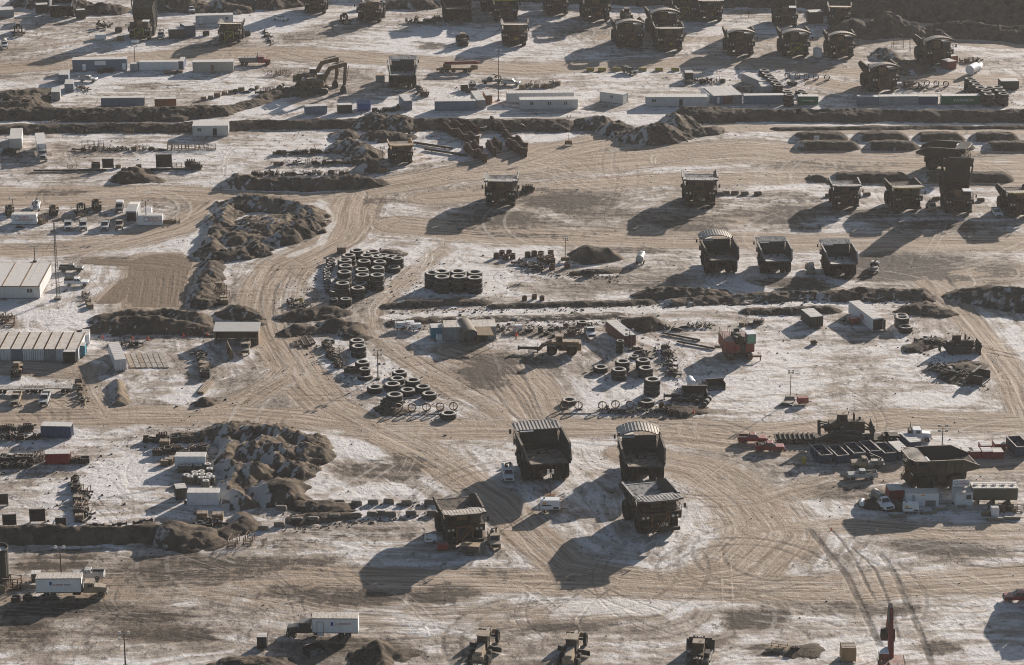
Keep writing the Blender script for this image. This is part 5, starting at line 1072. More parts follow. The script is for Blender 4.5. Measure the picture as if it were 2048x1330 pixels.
cont(1447,209,1466,208,11.5,2.7,'brownbox',"maroon container end between the blue and grey ones",yaw=12)
cont(1467,208,1484,207,11.5,2.7,'greybox',"grey container end right of the maroon one",yaw=12)
cont(1488,209,1568,208,2.5,2.7,'bluebox',"long blue grey container left of the green ones")
cont(1520,180,1535,178,12,2.7,'greybox',"grey container end beside the tyre rows",yaw=24); cont(1523,190,1546,188,6,2.5,'greybox',"snow topped grey container in front of the tyre rows",yaw=4)
t = cont(1596,210,1636,210,2.5,2.6,'greenbox',"short green container with white lettering"); face_text(t,'EVERGREEN',.72,'whitetext')
cont(1715,211,1757,211,2.5,2.6,'bluebox',"short blue container left of the long grey one"); cont(1758,211,1836,210,2.5,2.7,'greybox',"long brownish grey container between two blue ones")
cont(1837,210,1875,210,2.5,2.6,'navybox',"short blue container with a white stripe, right of the long grey one")
t = cont(1884,210,1960,209,2.5,2.7,'greenbox',"long green container with large white lettering"); face_text(t,'EVERGREEN',1.15,'whitetext',.56)
cont(20,298,44,297,12,2.9,'trailer',"white site office end on at the left edge, vents on its roof",yaw=8,**OT)
cont(386,273,457,272,6,3.1,'trailer',"white site office alone below the dark bank, window and open door",windows=((.18,1.0),),doors=((.62,1.1),),doorpaint='black',**OT)  # black door panel paints the shade of an open doorway
def na_sign(t, sc=1.0, u=.5, z=1.5):
    text('NORTH', .72 * sc, M['redtext'], t, (-t['L'] / 2 + (u - .03) * t['L'], -t['D'] / 2 - .07, z + .42 * sc)); text('AMERICAN', .72 * sc, M['redtext'], t, (-t['L'] / 2 + (u + .06) * t['L'], -t['D'] / 2 - .07, z - .22 * sc))
    r = MB(); r.ring([(.62 * sc, 0), (.72 * sc, 0), (.72 * sc, .05), (.62 * sc, .05)], (-t['L'] / 2 + (u - .32) * t['L'], -t['D'] / 2 - .08, z + .15), 'y', 20); r.build('emblem', M['darktext'], t)
    r = MB(); r.box(-t['L'] / 2 + (u - .1) * t['L'], -t['L'] / 2 + (u + .3) * t['L'], -t['D'] / 2 - .07, -t['D'] / 2 - .04, z - .85 * sc, z - .78 * sc); r.build('underline', M['darktext'], t)
t = cont(24,449,73,449,2.6,2.6,'white',"white container with red lettering at the left edge",kind='storage_container'); na_sign(t,1.0,.55)
t = cont(277,451,325,451,2.6,2.6,'white',"white container with red lettering beside the road bend",kind='storage_container'); na_sign(t,1.0,.66)
cont(288,436,303,436,2.4,2.5,'white',"small white hut behind the lettered container",kind='hut',cat='hut')
t = cont(253,443,273,443,9,2.7,'greybox',"shelter with a dark open mouth and a snowy rounded roof",kind='shelter',cat='shelter',rise=.7); s = MB(); s.box(-t['L']/2+.15, t['L']/2-.15, -t['D']/2-.06, -t['D']/2-.01, .15, 2.4); s.build('opening', M['black'], t)  # black sheet on a solid front, painted shade of the open mouth
cont(-30,597,80,597,18,3.1,'trailer',"site office block with three snowy roof bays and a rusty fascia",windows=((.82,1.2),),seams=3,trim='seam',cat='site office',kind='site_office',rise=0)
cols = ['white','whiteend','bluebox','whiteend','white','greybox','whiteend','white']
words = ["eighth","seventh","sixth","fifth","fourth","third","second","first"]
for k in range(8):
    cont(-21+22.3*k,722,.6+22.3*k,722,11.5,2.75,cols[k] if cols[k]!='white' else 'whitebox',f"container in the joined row at left, {words[k]} from the right end",yaw=0,L=2.5,roof='roofr',group='joined row of containers',seams=1)
cont(158,713,170,713,2.4,2.5,'tealpaint',"teal blue cabin at the end of the joined containers",kind='cabin',cat='cabin'); cont(128,727,151,727,2.2,2.7,'black',"dark shed with a snowy lean-to roof in front of the joined containers",kind='shed',cat='shed')
cont(164,690,179,689,4,2.3,'white',"white utility trailer above the teal cabin",kind='utility_trailer',cat='trailer',yaw=6)
cont(231,742,253,742,12.2,2.65,'whiteend',"white container standing alone end on in the left yard",yaw=15)
for k in range(7):
    t = root('timber_mat'); q = G(263+11.3*k,737); t.location = (q.x - 1.0, q.y + 5, .02); t.rotation_euler = (0,0,R(15)); b = MB()
    for j in range(3): b.box(-.52,.52,-4.9+3.3*j,-1.75+3.3*j,0,.16)
    b.build('plank', M['wood'] if k in (0,2) else M['concrete'], t); b = MB(); b.box(-.62,-.52,-4.9,4.9,0,.12); b.build('edge_beam', M['wood'], t)
    tag(t, f"timber mat beside the white container, {['first','second','third','fourth','fifth','sixth','seventh'][k]} from the left", 'timber mat', 'timber mats laid in a row')
# open-fronted shed
t = root('open_shed'); q = G(473,690); t.location = (q.x, q.y + 2.5, 0)
b = MB(); b.hexa([(-5.2,-2.6,3.2),(5.2,-2.6,3.2),(5.2,2.6,3.7),(-5.2,2.6,3.7)],[(-5.2,-2.6,3.32),(5.2,-2.6,3.32),(5.2,2.6,3.82),(-5.2,2.6,3.82)]); b.build('roof', M['roof'], t)
b = MB(); b.box(-5,5,2.3,2.45,0,3.55); b.box(-5,-4.85,-2.3,2.3,0,3.3); b.box(4.85,5,-2.3,2.3,0,3.3); b.build('wall', M['wood'], t)
for x in (-4.7,-1.6,1.6,4.7): b = MB(); b.box(x-.1,x+.1,-2.5,-2.3,0,3.2); b.build('post', M['wood'], t)
tag(t,"open fronted timber shed with a snowy roof and a truck inside",'shed')
t = root('leaning_panel'); q = G(457,712); t.location = (q.x,q.y+1.6,0); t.rotation_euler=(0,0,R(14)); b = MB(); b.box(-.08,.08,-4,4,0,2.2); b.build('board',M['wood'],t); b = MB(); b.box(-.5,.5,-.1,.1,0,1.4); b.box(-.5,.5,-3.2,-3.0,0,1.4); b.build('brace',M['wood'],t); tag(t,"timber side screen left of the open shed",'screen')
cont(83,876,142,877,2.5,2.6,'navybox',"navy blue container at the end of the parts row"); cont(92,930,140,929,2.5,2.3,'redbox',"red container with white mark among the parts rows")
cont(351,939,411,939,2.5,2.7,'whitebox',"white container above the plastic totes"); cont(375,1012,438,1012,2.5,2.7,'whitebox',"white container below the plastic totes")
cont(353,1001,374,999,2.5,2.4,'darkbox',"dark steel box beside the lower white container",kind='storage_box',cat='storage box')
t = cont(1812,1013,1876,1014,2.6,2.75,'white',"white container with dark green letters, in front of the muddy haul truck",kind='storage_container',roof='roofr')
text('LAW',.95,M['darktext'],t,(-t['L']*.27,-t['D']/2-.07,1.45),(R(90),R(-90),0)); b = MB(); b.box(.1*t['L'],.42*t['L'],-t['D']/2-.08,-t['D']/2-.01,.2,1.35); b.build('vent_panel',M['greysteel'],t); b = MB(); b.box(-.05*t['L'],.07*t['L'],-t['D']/2-.06,-t['D']/2-.01,2.3,2.5); b.build('nameplate',M['orangetext'],t)
t = cont(1911,1012,1944,1011,3.4,2.75,'white',"white cabin carrying a lettered sign board on its roof",doors=((.35,.9),),kind='cabin',cat='cabin',roof='roofr'); b = MB(); b.box(.42,1.35,-t['D']/2-.08,-t['D']/2-.01,1.35,2.2); b.build('notice_board',M['darktext'],t); text('NACG',.35,M['redtext'],t,(-.7,-t['D']/2-.07,2.5))
b = MB(); b.box(-1.75,1.5,.9,1.0,3.0,4.4); b.beam((-1.5,1.05,2.7),(-1.5,1.05,3.2),.1); b.beam((1.3,1.05,2.7),(1.3,1.05,3.2),.1); so = b.build('sign_board',M['white'],t); text('NORTH',.42,M['redtext'],t,(.35,.87,4.0)); text('AMERICAN',.42,M['redtext'],t,(.45,.87,3.55)); b = MB(); b.ring([(.32,0),(.38,0),(.38,.04),(.32,.04)],(-1.1,.86,3.75),'y',18); b.build('emblem',M['darktext'],t)
cont(1618,656,1648,654,6,2.6,'darkbox',"dark green container with snowy roof",yaw=16,L=3.0); t = cont(1747,662,1763,660,13.5,2.9,'white',"long white semi trailer with open rear doors and red lettering",yaw=17,L=2.6,kind='semi_trailer',cat='semi trailer')
b = MB(); b.box(-1.15,1.15,-t['D']/2-.06,-t['D']/2-.01,.2,2.7); b.build('dark_interior_panel',M['black'],t); b = MB(); b.box(1.3,1.4,-t['D']/2-1.25,-t['D']/2-.1,.2,2.75); b.build('rear_door',M['wood'],t); text('XTL',1.5,M['redtext'],t,(-1.37,-1.0,1.6),(R(90),0,R(-90)))  # trailer is solid; black sheet on its end paints the shaded inside
cont(1247,695,1273,691,11.5,2.6,'brownbox',"maroon container with snowy roof and dark end beside the gravel cone",yaw=20,L=2.6)
t = cont(888,682,992,680,5,3.2,'greybox',"weathered grey steel shed behind the culvert pipe",kind='shed',cat='shed',roof='roofr')
b = MB(); b.hexa([(1.5,-7.0,2.7),(5.2,-7.2,2.6),(4.6,-3.0,3.2),(1.2,-3.0,3.25)],[(1.5,-7.0,2.85),(5.2,-7.2,2.75),(4.6,-3.0,3.35),(1.2,-3.0,3.4)]); b.build('lean_to_roof',M['plywood'],t)
for x,y in ((1.7,-6.8),(5.0,-7.0)): b = MB(); b.box(x-.08,x+.08,y-.08,y+.08,0,2.7); b.build('post',M['wood'],t)
cont(863,678,885,677,3,2.6,'tealpaint',"teal blue cabin left of the culvert pipe",kind='cabin',cat='cabin'); cont(876,682,884,681,1,1.3,'white',"small white box in front of the teal cabin",kind='storage_box',cat='storage box')
BG = 'open topped blue scrap bins'
for k,(x,y,l) in enumerate(((1641,927,"first"),(1674,928,"second"),(1707,923,"third"),(1738,919,"fourth"),(1769,923,"fifth"))):
    cont(x,y,x+24,y-1,5.8,1.75,'binblue',f"blue open topped scrap bin, {l} from the left in the row",cat='scrap bin',kind='scrap_bin',yaw=15,L=2.4,open_top=True,group=BG)
cont(1797,922,1820,921,5.8,2.0,'binblue',"blue bin with a snow covered lid beside the muddy haul truck",cat='scrap bin',kind='lidded_bin',yaw=15,L=2.4); cont(1818,902,1842,901,5,1.9,'binblue',"blue bin with a snowy lid farthest behind the muddy haul truck",cat='scrap bin',kind='lidded_bin',yaw=15,L=2.4)
cont(2031,915,2060,913,6,2.2,'binblue',"blue open topped scrap bin cut by the right edge",cat='scrap bin',kind='scrap_bin',yaw=10,L=2.8,open_top=True)
RB = 'red steel boxes by the scrap bins'
for k,(x,y,l) in enumerate(((1926,917,"first"),(1941,918,"second"),(1965,918,"third"),(1986,919,"sixth, nearest the road"),(1962,906,"fourth, behind the third"),(1990,903,"fifth, at the back right"))):
    cont(x,y,x+20,y-1,2.4,1.5,'red',f"red steel box near the blue bins, {l} from the left",cat='steel box',kind='steel_box',yaw=3,L=2.1,group=RB)
t = cont(1683,1324,1711,1324,2.4,2.5,'plywood',"pale plywood crate standing on the snow at the bottom edge",cat='crate',kind='crate',roof='wood')

# ------------------------------------------------------------------ pickups and trucks
PK = {}
def pk(paint, **kw):
    k = (paint, tuple(sorted(kw.items())))
    if k not in PK: PK[k] = Proto(pickup(paint, **kw), 6.0, 2.0)
    return PK[k]
def pick(px, py, yaw, paint, label, **kw): return put(pk(paint, **kw), px, py, yaw, label, 'pickup truck', 'pickup trucks')
pick(133,463,8,'silver',"silver pickup facing us, leftmost of the four nosed in"); pick(163,463,8,'silver',"pale pickup facing us, second of the four nosed in",cap='greysteel'); pick(207,463,4,'silver',"light grey pickup facing us, third of the four nosed in",load=True); pick(236,461,4,'tanpaint',"tan grey pickup facing us, fourth of the four nosed in",load=True)
pick(142,545,90,'darkpaint',"dark grey pickup facing right beside the lattice mast"); pick(153,573,90,'white',"white pickup with a dark bed cap facing right",cap='black')
pick(27,814,2,'tanpaint',"dusty pickup facing us in front of the flat trailer, at the left edge"); pick(85,814,2,'silver',"pale pickup facing us in front of the flat trailer, right one")
pick(1506,888,92,'red',"red pickup on the road, the farther of two"); pick(1540,905,92,'red',"red pickup on the road, the nearer of two",load=True)
pick(1725,961,-88,'silver',"silver white pickup with tools in its bed, facing left",load=True); pick(175,1161,-92,'silver',"silver pickup with a dark bed behind the white box truck"); pick(2042,1206,-90,'red',"red pickup at the right edge",load=True)
pick(1022,172,80,'silver',"silver pickup beside the tall light pole"); pick(236,426,4,'darkpaint',"dark pickup with a white rear behind the parked row",cap='white'); pick(1997,437,2,'white',"white pickup facing us beside the truck cut by the right edge",load=True)
pick(1260,151,30,'darkpaint',"dark pickup parked among the yellow barriers",cap='darkpaint'); pick(560,44,60,'white',"white pickup at the top beside the tipped haul truck"); pick(381,27,10,'white',"white pickup near the dark heap at the top",cap='white'); pick(330,24,70,'darkpaint',"dark blue pickup beside the heap at the top")
pick(175,165,80,'silver',"white pickup beside the huddled containers",load=True)
SV = {}
def serv(px, py, yaw, paint, deck, label):
    if (paint, deck) not in SV: SV[(paint, deck)] = Proto(service_truck(paint, deck), 6.7, 2.1)
    return put(SV[(paint, deck)], px, py, yaw, label, 'service truck', 'service trucks')
serv(1016,968,4,'white','box',"white service truck with a crane beside the large rear facing haul truck"); serv(988,1102,5,'tanpaint','box',"tan service truck beside the haul truck under repair"); serv(1735,938,-90,'tanpaint','flat',"tan service truck with welding gear, facing left"); serv(1181,680,4,'white','flat',"white service truck facing us behind the wheel loader")
serv(1623,552,180,'tanpaint','tank',"tan fuel truck between two rear facing haul trucks"); serv(1752,549,170,'white','flat',"white crane truck right of the three rear facing haul trucks"); serv(1866,427,3,'tanpaint','flat',"tan service truck between the yellow edged and raised haul trucks"); serv(488,712,3,'tanpaint','box',"tan truck parked inside the open shed")
serv(68,425,185,'white','box',"white crane truck behind the left lettered container"); serv(1768,1026,20,'white','tank',"white van bodied truck beside the white container"); serv(985,169,-85,'darkpaint','flat',"dark flat deck truck left of the tall light pole"); serv(1318,100,20,'white','tank',"small white truck by the nose of truck 781"); serv(945,185,4,'darkpaint','box',"dark truck behind the pale blue container")
serv(320,80,3,'silver','box',"grey service truck right of the tallest raised bed truck"); serv(6,99,10,'white','tank',"white tank truck at the left edge")
t = put(Proto(box_truck('white',8.1,'tanpaint',False),12.6,2.5),140,1196,91,"white box truck facing right at the lower left",'box truck','white box trucks')
b = MB(); b.box(-1.34,-1.31,3.15,3.55,2.5,3.15); b.build('emblem',M['bluetext'],t); text('AL INTER',.45,M['redtext'],t,(-1.33,2.05,2.55),(R(90),0,R(-90))); text('PROV',.45,M['bluetext'],t,(-1.33,.35,2.55),(R(90),0,R(-90)))
t = put(Proto(box_truck('white',8.0,'darkpaint',True),12.5,2.5),648,1277,-91,"white box truck with a side door facing left at the bottom",'box truck','white box trucks')
b = MB(); b.box(1.31,1.34,1.25,1.65,2.4,3.1); b.build('emblem',M['bluetext'],t); text('A. INTERPROV',.42,M['redtext'],t,(1.33,3.4,2.75),(R(90),0,R(90)))
t = put(Proto(semi_trailer('white',12.5,'silver'),17,2.6),74,324,12,"white semi truck and trailer facing us at the left edge",'semi truck')
def dump_truck(paint='red'):
    t = root('dump_truck'); semi_cab(t, paint, 1.4)
    b = MB(); b.box(-.5,.5,-1.4,4.6,.7,1.0); b.build('chassis',M['black'],t); b = MB(); b.prism([(-1.2,1.1),(4.4,1.1),(5.0,2.5),(-1.2,2.5)],'x',-1.25,1.25)
    for k in range(6): b.box(-1.32,1.32,-1.0+.95*k,-.85+.95*k,1.1,2.5)
    b.build('dump_box',M['greysteel'],t); vehicle_wheels(t,(-.95,.95),(-2.3,-3.6),.52,.6); return t
put(Proto(dump_truck(),10.5,2.5),507,131,92,"red dump truck with a grey box facing right",'dump truck')
def crane_truck():
    t = root('crane_truck'); b = MB(); b.box(-1.3,1.3,-6.2,6.0,.8,1.5); b.box(-1.25,-.1,-7.2,-5.0,1.0,2.3); co = b.build('carrier',M['yel'],t); b = MB(); b.box(-1.1,1.1,1.2,3.8,1.5,2.7); b.build('turntable_house',M['yel'],t)
    b = MB(); b.beam((0,3.4,2.9),(0,-6.8,3.1),.9,1.0); b.beam((0,-6.8,3.1),(0,-7.8,3.0),.6,.7); b.build('boom',M['shovel_red'],t); vehicle_wheels(t,(-1.1,1.1),(4.6,3.2,-.5,-2.6,-4.0),.65,.5)
    for s in (-1,1):
        for y in (-3.2,4.8): b = MB(); b.box(s*1.3-.35,s*1.3+.35,y-.2,y+.2,.5,.9); b.build('outrigger',M['scrap'],t)
    return t
put(Proto(crane_truck(),14,2.6),910,146,92,"yellow mobile crane with a red boom laid forward",'mobile crane')
# lowbed with bulldozer
def lowbed():
    t = root('lowbed_truck'); semi_cab(t,'white',8.2)
    b = MB(); b.box(-.5,.5,-8.4,-3.2,.75,1.05); b.box(-1.0,1.0,-8.1,-7.5,1.0,2.6); b.build('tractor_frame',M['chassis'],t)
    d = MB(); d.box(-1.9,1.9,-2.2,11.5,.55,.9); d.box(-1.2,1.2,-5.4,-2.2,1.1,1.5); d.hexa([(-1.2,-2.6,.6),(1.2,-2.6,.6),(1.2,-2.0,.6),(-1.2,-2.0,.6)],[(-1.2,-3.4,1.5),(1.2,-3.4,1.5),(1.2,-2.6,1.5),(-1.2,-2.6,1.5)]); d.box(-1.9,1.9,11.5,20,.7,1.0)
    for k in range(8): d.box(-1.95,1.95,11.8+k*1.0,12.1+k*1.0,1.0,1.3)
    d.build('trailer_deck',M['chassis'],t); vehicle_wheels(t,(-1.0,1.0),(6.0,4.6,3.4),.52,.6); vehicle_wheels(t,(-1.4,1.4),(-12.4,-13.8,-15.2,-16.6,-18.0),.45,.7); return t
lo = put(Proto(lowbed(),24,3.4),1716,888,91,"white semi tractor with a long dark lowbed trailer",'lowbed truck'); lo.location.x += 3.0
DZ = Proto(dozer('mud'),8,4.6); dz = put(DZ,1690,886,91,"muddy bulldozer riding on the lowbed trailer",'bulldozer','bulldozers'); dz.location.z = .92; dz.location.y = lo.location.y; dz.scale = (1.28,)*3
put(Proto(dozer('scrap'),8,4.6),1920,712,96,"dark dead bulldozer standing in churned mud",'bulldozer','bulldozers',1.05); put(DZ,1400,1348,172,"muddy bulldozer with roof lights at the bottom edge",'bulldozer','bulldozers',1.05); put(DZ,925,95,182,"bulldozer with exhaust stacks beside the truck marked 799",'bulldozer','bulldozers',1.0)
GD = Proto(grader(),11.5,3); put(GD,966,1349,171,"motor grader at the bottom edge, left one of the pair",'motor grader','motor graders',1.25); put(GD,1146,1356,171,"motor grader at the bottom edge, right one of the pair",'motor grader','motor graders',1.25); put(GD,31,74,10,"motor grader at the upper left edge",'motor grader','motor graders'); put(GD,688,49,10,"grader facing us at the top, left of the bare chassis",'motor grader','motor graders',.9); put(GD,157,434,8,"grey grader behind the four parked pickups",'motor grader','motor graders',.8)
WL = Proto(wheel_loader('yel','fork'),9,3.2); o = put(WL,1122,712,-92,"yellow wheel loader holding a pipe axle in its grab",'wheel loader','wheel loaders',1.12); o.location.x -= .2
WB = Proto(wheel_loader('yel','bucket'),9,3.2); put(WB,1254,46,6,"wheel loader with a white roofed cab between two haul trucks",'wheel loader','wheel loaders',1.1); put(WB,190,424,8,"dark wheel loader behind the parked pickups",'wheel loader','wheel loaders',.75); put(WB,104,434,6,"small loader behind the left lettered container",'wheel loader','wheel loaders',.7); put(WB,29,757,5,"red brown tractor loader in front of the joined containers",'wheel loader','wheel loaders',.7); put(WB,16,434,10,"orange red machine beside the left lettered container",'wheel loader','wheel loaders',.7)
EX = Proto(excavator('exc','flat'),5.6,3.4)
o = put(EX,632,188,88,"large dusty yellow excavator with its bucket on the ground, nearer of two",'excavator','excavators',1.42); o = put(EX,616,177,88,"large dusty yellow excavator behind the nearer one",'excavator','excavators',1.42)
o = put(Proto(excavator('shovel_red','up'),5.6,3.4),1787,1382,178,"red excavator at the bottom edge with its boom reaching away",'excavator','excavators',1.3)
# red mining shovel
def red_shovel():
    t = root('mining_shovel'); 
    for sx in (-1,1): b = MB(); track_frame(b, sx*2.2, 1.1, 7.2, 1.4); b.build('track',M['rust'],t)
    b = MB(); b.cyl((0,0,1.1),1.5,.6,'z',18); b.box(-1.6,1.6,-1.8,1.8,.6,1.2); b.build('undercarriage',M['scrap'],t)
    b = MB(); b.box(-3.4,-1.3,-3.0,4.6,1.7,4.4); b.box(1.3,3.2,-3.0,1.0,1.7,3.7); b.box(-1.3,3.2,1.0,4.6,1.7,3.9); b.box(-1.3,-.2,-3.2,1.0,1.7,3.6); b.build('house',M['shovel_red'],t)
    b = MB(); b.box(-.2,1.3,-3.0,1.0,1.7,3.2); r = random.Random(3)
    for k in range(14): x,y = r.uniform(-1.4,1.0), r.uniform(-2.2,1.8); b.cyl((x,y,3.0),r.uniform(.15,.4),r.uniform(1.2,3.2),'z',8)
    b.box(-1.2,.2,-.5,1.6,3.4,5.4); b.box(.2,1.2,-1.6,.2,3.2,4.9); b.build('engine_pack',M['scrap'],t)
    c = MB(); c.box(1.4,3.4,-3.4,-.9,3.75,6.0,.05,.05); co = c.build('cab',M['greysteel'],t); c = MB(); c.box(1.55,3.25,-3.45,-3.36,4.1,5.8); c.box(3.34,3.42,-3.2,-1.1,4.3,5.7); c.build('window',mat('green_glass',(.10,.27,.19),.12,0,FROST,0),co); c = MB(); c.box(1.3,3.5,-3.5,-.8,6.02,6.15); c.build('cab_roof',M['white'],co)
    r = MB()
    for y in (-2.9,-1.2,.5,2.2,4.0): r.beam((-3.35,y,4.4),(-3.35,y,5.6),.07); r.beam((-1.4,y,4.4),(-1.4,y,5.6),.07)
    for z in (5.0,5.6): r.beam((-3.35,-2.9,z),(-3.35,4.0,z),.06); r.beam((-3.35,-2.9,z),(-1.4,-2.9,z),.06)
    r.build('railing',M['scrap'],t); r = MB(); r.box(2.6,4.6,-4.2,-3.6,.9,1.2); r.beam((4.4,-4.0,0),(4.4,-4.0,1.2),.2); r.build('platform',M['rust'],t); r = MB(); r.box(-5.0,-3.4,0,.9,2.0,2.2); r.beam((-4.8,.4,2.2),(-4.8,.4,3.2),.08); r.build('platform',M['rust'],t); return t
put(Proto(red_shovel(),7,6),1477,722,8,"red mining shovel house with a green glazed cab, no boom",'mining shovel')
EARTH_CLOD = mat('loose_earth', (0.075, 0.059, 0.047), 0.9, 0.15, FROST, 0.6, (0.04, 0.033, 0.028))
# ------------------------------------------------------------------ tyres
def stack(x, y, n, Rr, w, label, group, **kw):
    """Tyre stack given by where the centre of its top face is seen."""
    q = G(x, y, n * w); d = CH / (q.y) ; g = (q.x, q.y); rows = tyre_at(1024, 665, Rr, w, n, label, None, group, **kw)
    for k, o in enumerate(rows):
        r = random.Random(int(x * 3 + y * 5) + k); j = .05 * Rr if k else 0
        o.location = (g[0] + r.uniform(-j, j), g[1] + r.uniform(-j, j), k * w * .985 - .03)
ORD = ["first","second","third","fourth","fifth","sixth","seventh","eighth","ninth","tenth","eleventh","twelfth","thirteenth","fourteenth","fifteenth","sixteenth","seventeenth","eighteenth","nineteenth","twentieth",
       "twenty-first","twenty-second","twenty-third","twenty-fourth","twenty-fifth","twenty-sixth","twenty-seventh","twenty-eighth"]
CL = [(780,160,2),(1045,180,1),(645,240,2),(935,245,2),(1205,245,2),(1115,265,2),(1330,262,2),(1445,290,2),(580,325,2),(890,340,2),(1155,350,2),(580,415,3),(1125,450,3),(1390,440,1),(570,518,3),(855,480,2),(860,570,3),(1115,570,3),(540,625,2),(530,705,3),(825,705,2),(785,785,2),(435,830,1)]
CL.sort(key=lambda p: -p[1])
for i, (x, y, n) in enumerate(CL):
    nm_ = f"tyre @ the {ORD[i]} stack from the front in the big tyre cluster" if n > 1 else f"lone tyre, {ORD[i]} from the front in the big tyre cluster"
    stack(620 + x / 8.314, 480 + y / 8.314, n, 1.78 if 0 < x < 700 or y > 560 else 1.72, 1.28, nm_, 'big tyre cluster beside the road bend')
stack(690,596.5,2,1.28,.95,"mid sized tyre @ the right small stack, front tip of the big cluster",'small tyre stacks at the tip of the big cluster'); stack(668,596.4,2,.95,.95,"small tyre @ the left small stack, front tip of the big cluster",'small tyre stacks at the tip of the big cluster')
for i, (x, y) in enumerate(((340,300),(355,355),(330,390),(305,440),(280,475),(280,518),(290,552),(280,598),(285,650),(290,685),(300,745),(310,790))):
    stack(620 + x / 8.314, 480 + y / 8.314, 2, .86 if i else 1.15, .62, f"small tyre @ the {ORD[i]} pair of the column left of the big cluster", 'column of small tyres')
six = [("front left",520,500),("front middle",1050,495),("front right",1565,525),("rear left",505,338),("rear middle",1020,338),("rear right",1550,362)]
for nm_, x, y in six: stack(850 + x / 15.75, 520 + y / 15.75, 3, 1.93, 1.29, f"giant tyre @ the {nm_} stack of the block of six", 'six tall stacks of giant tyres')
stack(864.5,544.5,3,1.9,1.25,"giant tyre @ the extra stack peeking out left of the six",'six tall stacks of giant tyres')
L8 = [(805,130,1,"farthest of the group of eight by the ring stands"),(760,262,1,"left one in the second row of the group of eight"),(1080,300,1,"right one in the second row of the group of eight"),(655,375,1,"largest lone tyre in the middle of the group of eight"),(300,437,1,"leftmost of the group, low on the snow"),(970,495,1,"centre front of the group, right of the largest"),(1285,430,1,"third back on the right edge of the group"),(1415,570,1,"rightmost, front of the group of eight"),(710,595,2,"")]
for x, y, n, d in L8: stack(720 + x / 10.24, 730 + y / 10.24, n, 1.85 if x in (655, 710) else 1.68, 1.2, ("giant tyre " + d) if n == 1 else "giant tyre @ the two high stack behind the ring stands", 'tyre group by the ring stands')
stack(896.5,825,1,1.75,1.2,"giant tyre lying alone right of the ring stands by the road",'tyre group by the ring stands')
for x, y, n, Rr, w, d in ((705,768,2,1.72,1.1,"tyre @ the rear stack beside the road bend heap"),(718,808,2,1.75,1.25,"tyre @ the front stack beside the road bend heap"),(743,920,2,1.62,1.1,"tyre @ the stack behind the tilted small tyre"),(762,1012,1,1.68,.9,"flat old tyre under the smaller tyre, near the light pole")): stack(512 + x / 3.5, 460 + y / 3.5, n, Rr, w, d, 'tyre stacks near the light pole')
q = G(512+760/3.5, 460+968/3.5, 1.95)
for k in range(1): o = tyre_at(1024,665,1.3,1.05,1,"smaller tyre riding on the flat old tyre near the light pole",None,'tyre stacks near the light pole')[0]; o.location = (q.x, q.y, .88)
for x, y, n, Rr, w, d in ((620,955,1,1.65,1.2,"leftmost tyre of the group right of the wheel loader"),(773,915,2,1.65,1.15,"tyre @ the rear left stack right of the wheel loader"),(748,970,2,1.68,1.2,"tyre @ the front left stack right of the wheel loader"),(918,905,2,1.62,1.15,"tyre @ the rear right stack right of the wheel loader"),(935,960,2,1.70,1.1,"tyre @ the front right stack right of the wheel loader"),(980,1040,3,1.80,1.2,"tyre @ the tall stack near the red safety cone"),(940,1190,1,1.85,1.1,"tyre lying flat in front of the tall stack"),(400,1185,1,1.6,1.0,"tyre lying behind the right ring stands"),(855,880,1,1.05,.6,"thin tyre behind the four double stacks"),(755,770,3,.92,1.0,"mid sized tyre @ the stack beside the maroon container"),
                      (490,640,1,1.2,.9,"tyre leaning on the low bank above the scrap frame"),(120,685,1,.95,.75,"leftmost tyre of the loose row behind the wheel loader"),(200,675,2,.6,.7,"tyre @ the pair in the loose row behind the wheel loader"),(270,683,1,.65,.65,"third tyre of the loose row behind the wheel loader"),(315,673,1,.6,.65,"fourth tyre of the loose row behind the wheel loader"),(240,710,1,.6,.7,"front tyre of the loose row, beside a post"),(296,727,1,.55,.6,"front right tyre of the loose row"),(378,652,1,.65,.9,"rightmost tyre of the loose row by the scrap frame")):
    stack(1024 + x / 3.5, 460 + y / 3.5, n, Rr, w, d, 'tyres around the middle yard')
stack(1536+940/3.5,460+606/3.5,2,1.68,1.25,"pale tyre @ the stack beside the white semi trailer",'tyres by the white semi trailer'); stack(1536+962/3.5,460+672/3.5,1,1.70,1.3,"pale tyre in front of the stack, beside the white semi trailer",'tyres by the white semi trailer'); stack(1536+935/3.5,460+592/3.5,2,1.6,1.2,"pale tyre @ the rear stack beside the white semi trailer",'tyres by the white semi trailer')
for i, (x, y) in enumerate(((320,95),(440,195),(540,290),(665,385),(830,490),(925,595))): stack(1920 + x / 16, 150 + y / 16, 3, 1.72, 1.25, f"tyre @ the {ORD[i]} stack from the back, left row by the green container", 'tyre rows at the right end')
for i, (x, y) in enumerate(((950,385),(1200,365),(1285,470),(1390,580))): stack(1920 + x / 16, 150 + y / 16, 3, 1.72, 1.25, f"tyre @ the {ORD[i]} stack from the back, right row at the yard end", 'tyre rows at the right end')
for i, (x, y) in enumerate(((1528,139),(1533,145),(1538,150.5),(1545,156.5),(1551,162.5),(1557,168.5))): stack(x, y, 3, 1.62, 1.2, f"tyre @ the {ORD[i]} stack from the back, row beside the grey container ends", 'tyre row beside the containers')
for i, (x, y, n) in enumerate(((1585,162,1),(1574,181,2),(1578,188,3),(1601,180.5,1),(1609,187,1))): stack(x, y, n, 1.6, 1.2, f"tyre @ the {ORD[i]} loose spot above the short green container" if n > 1 else f"single tyre above the short green container, {ORD[i]} of five spots", 'loose tyres above the green container')
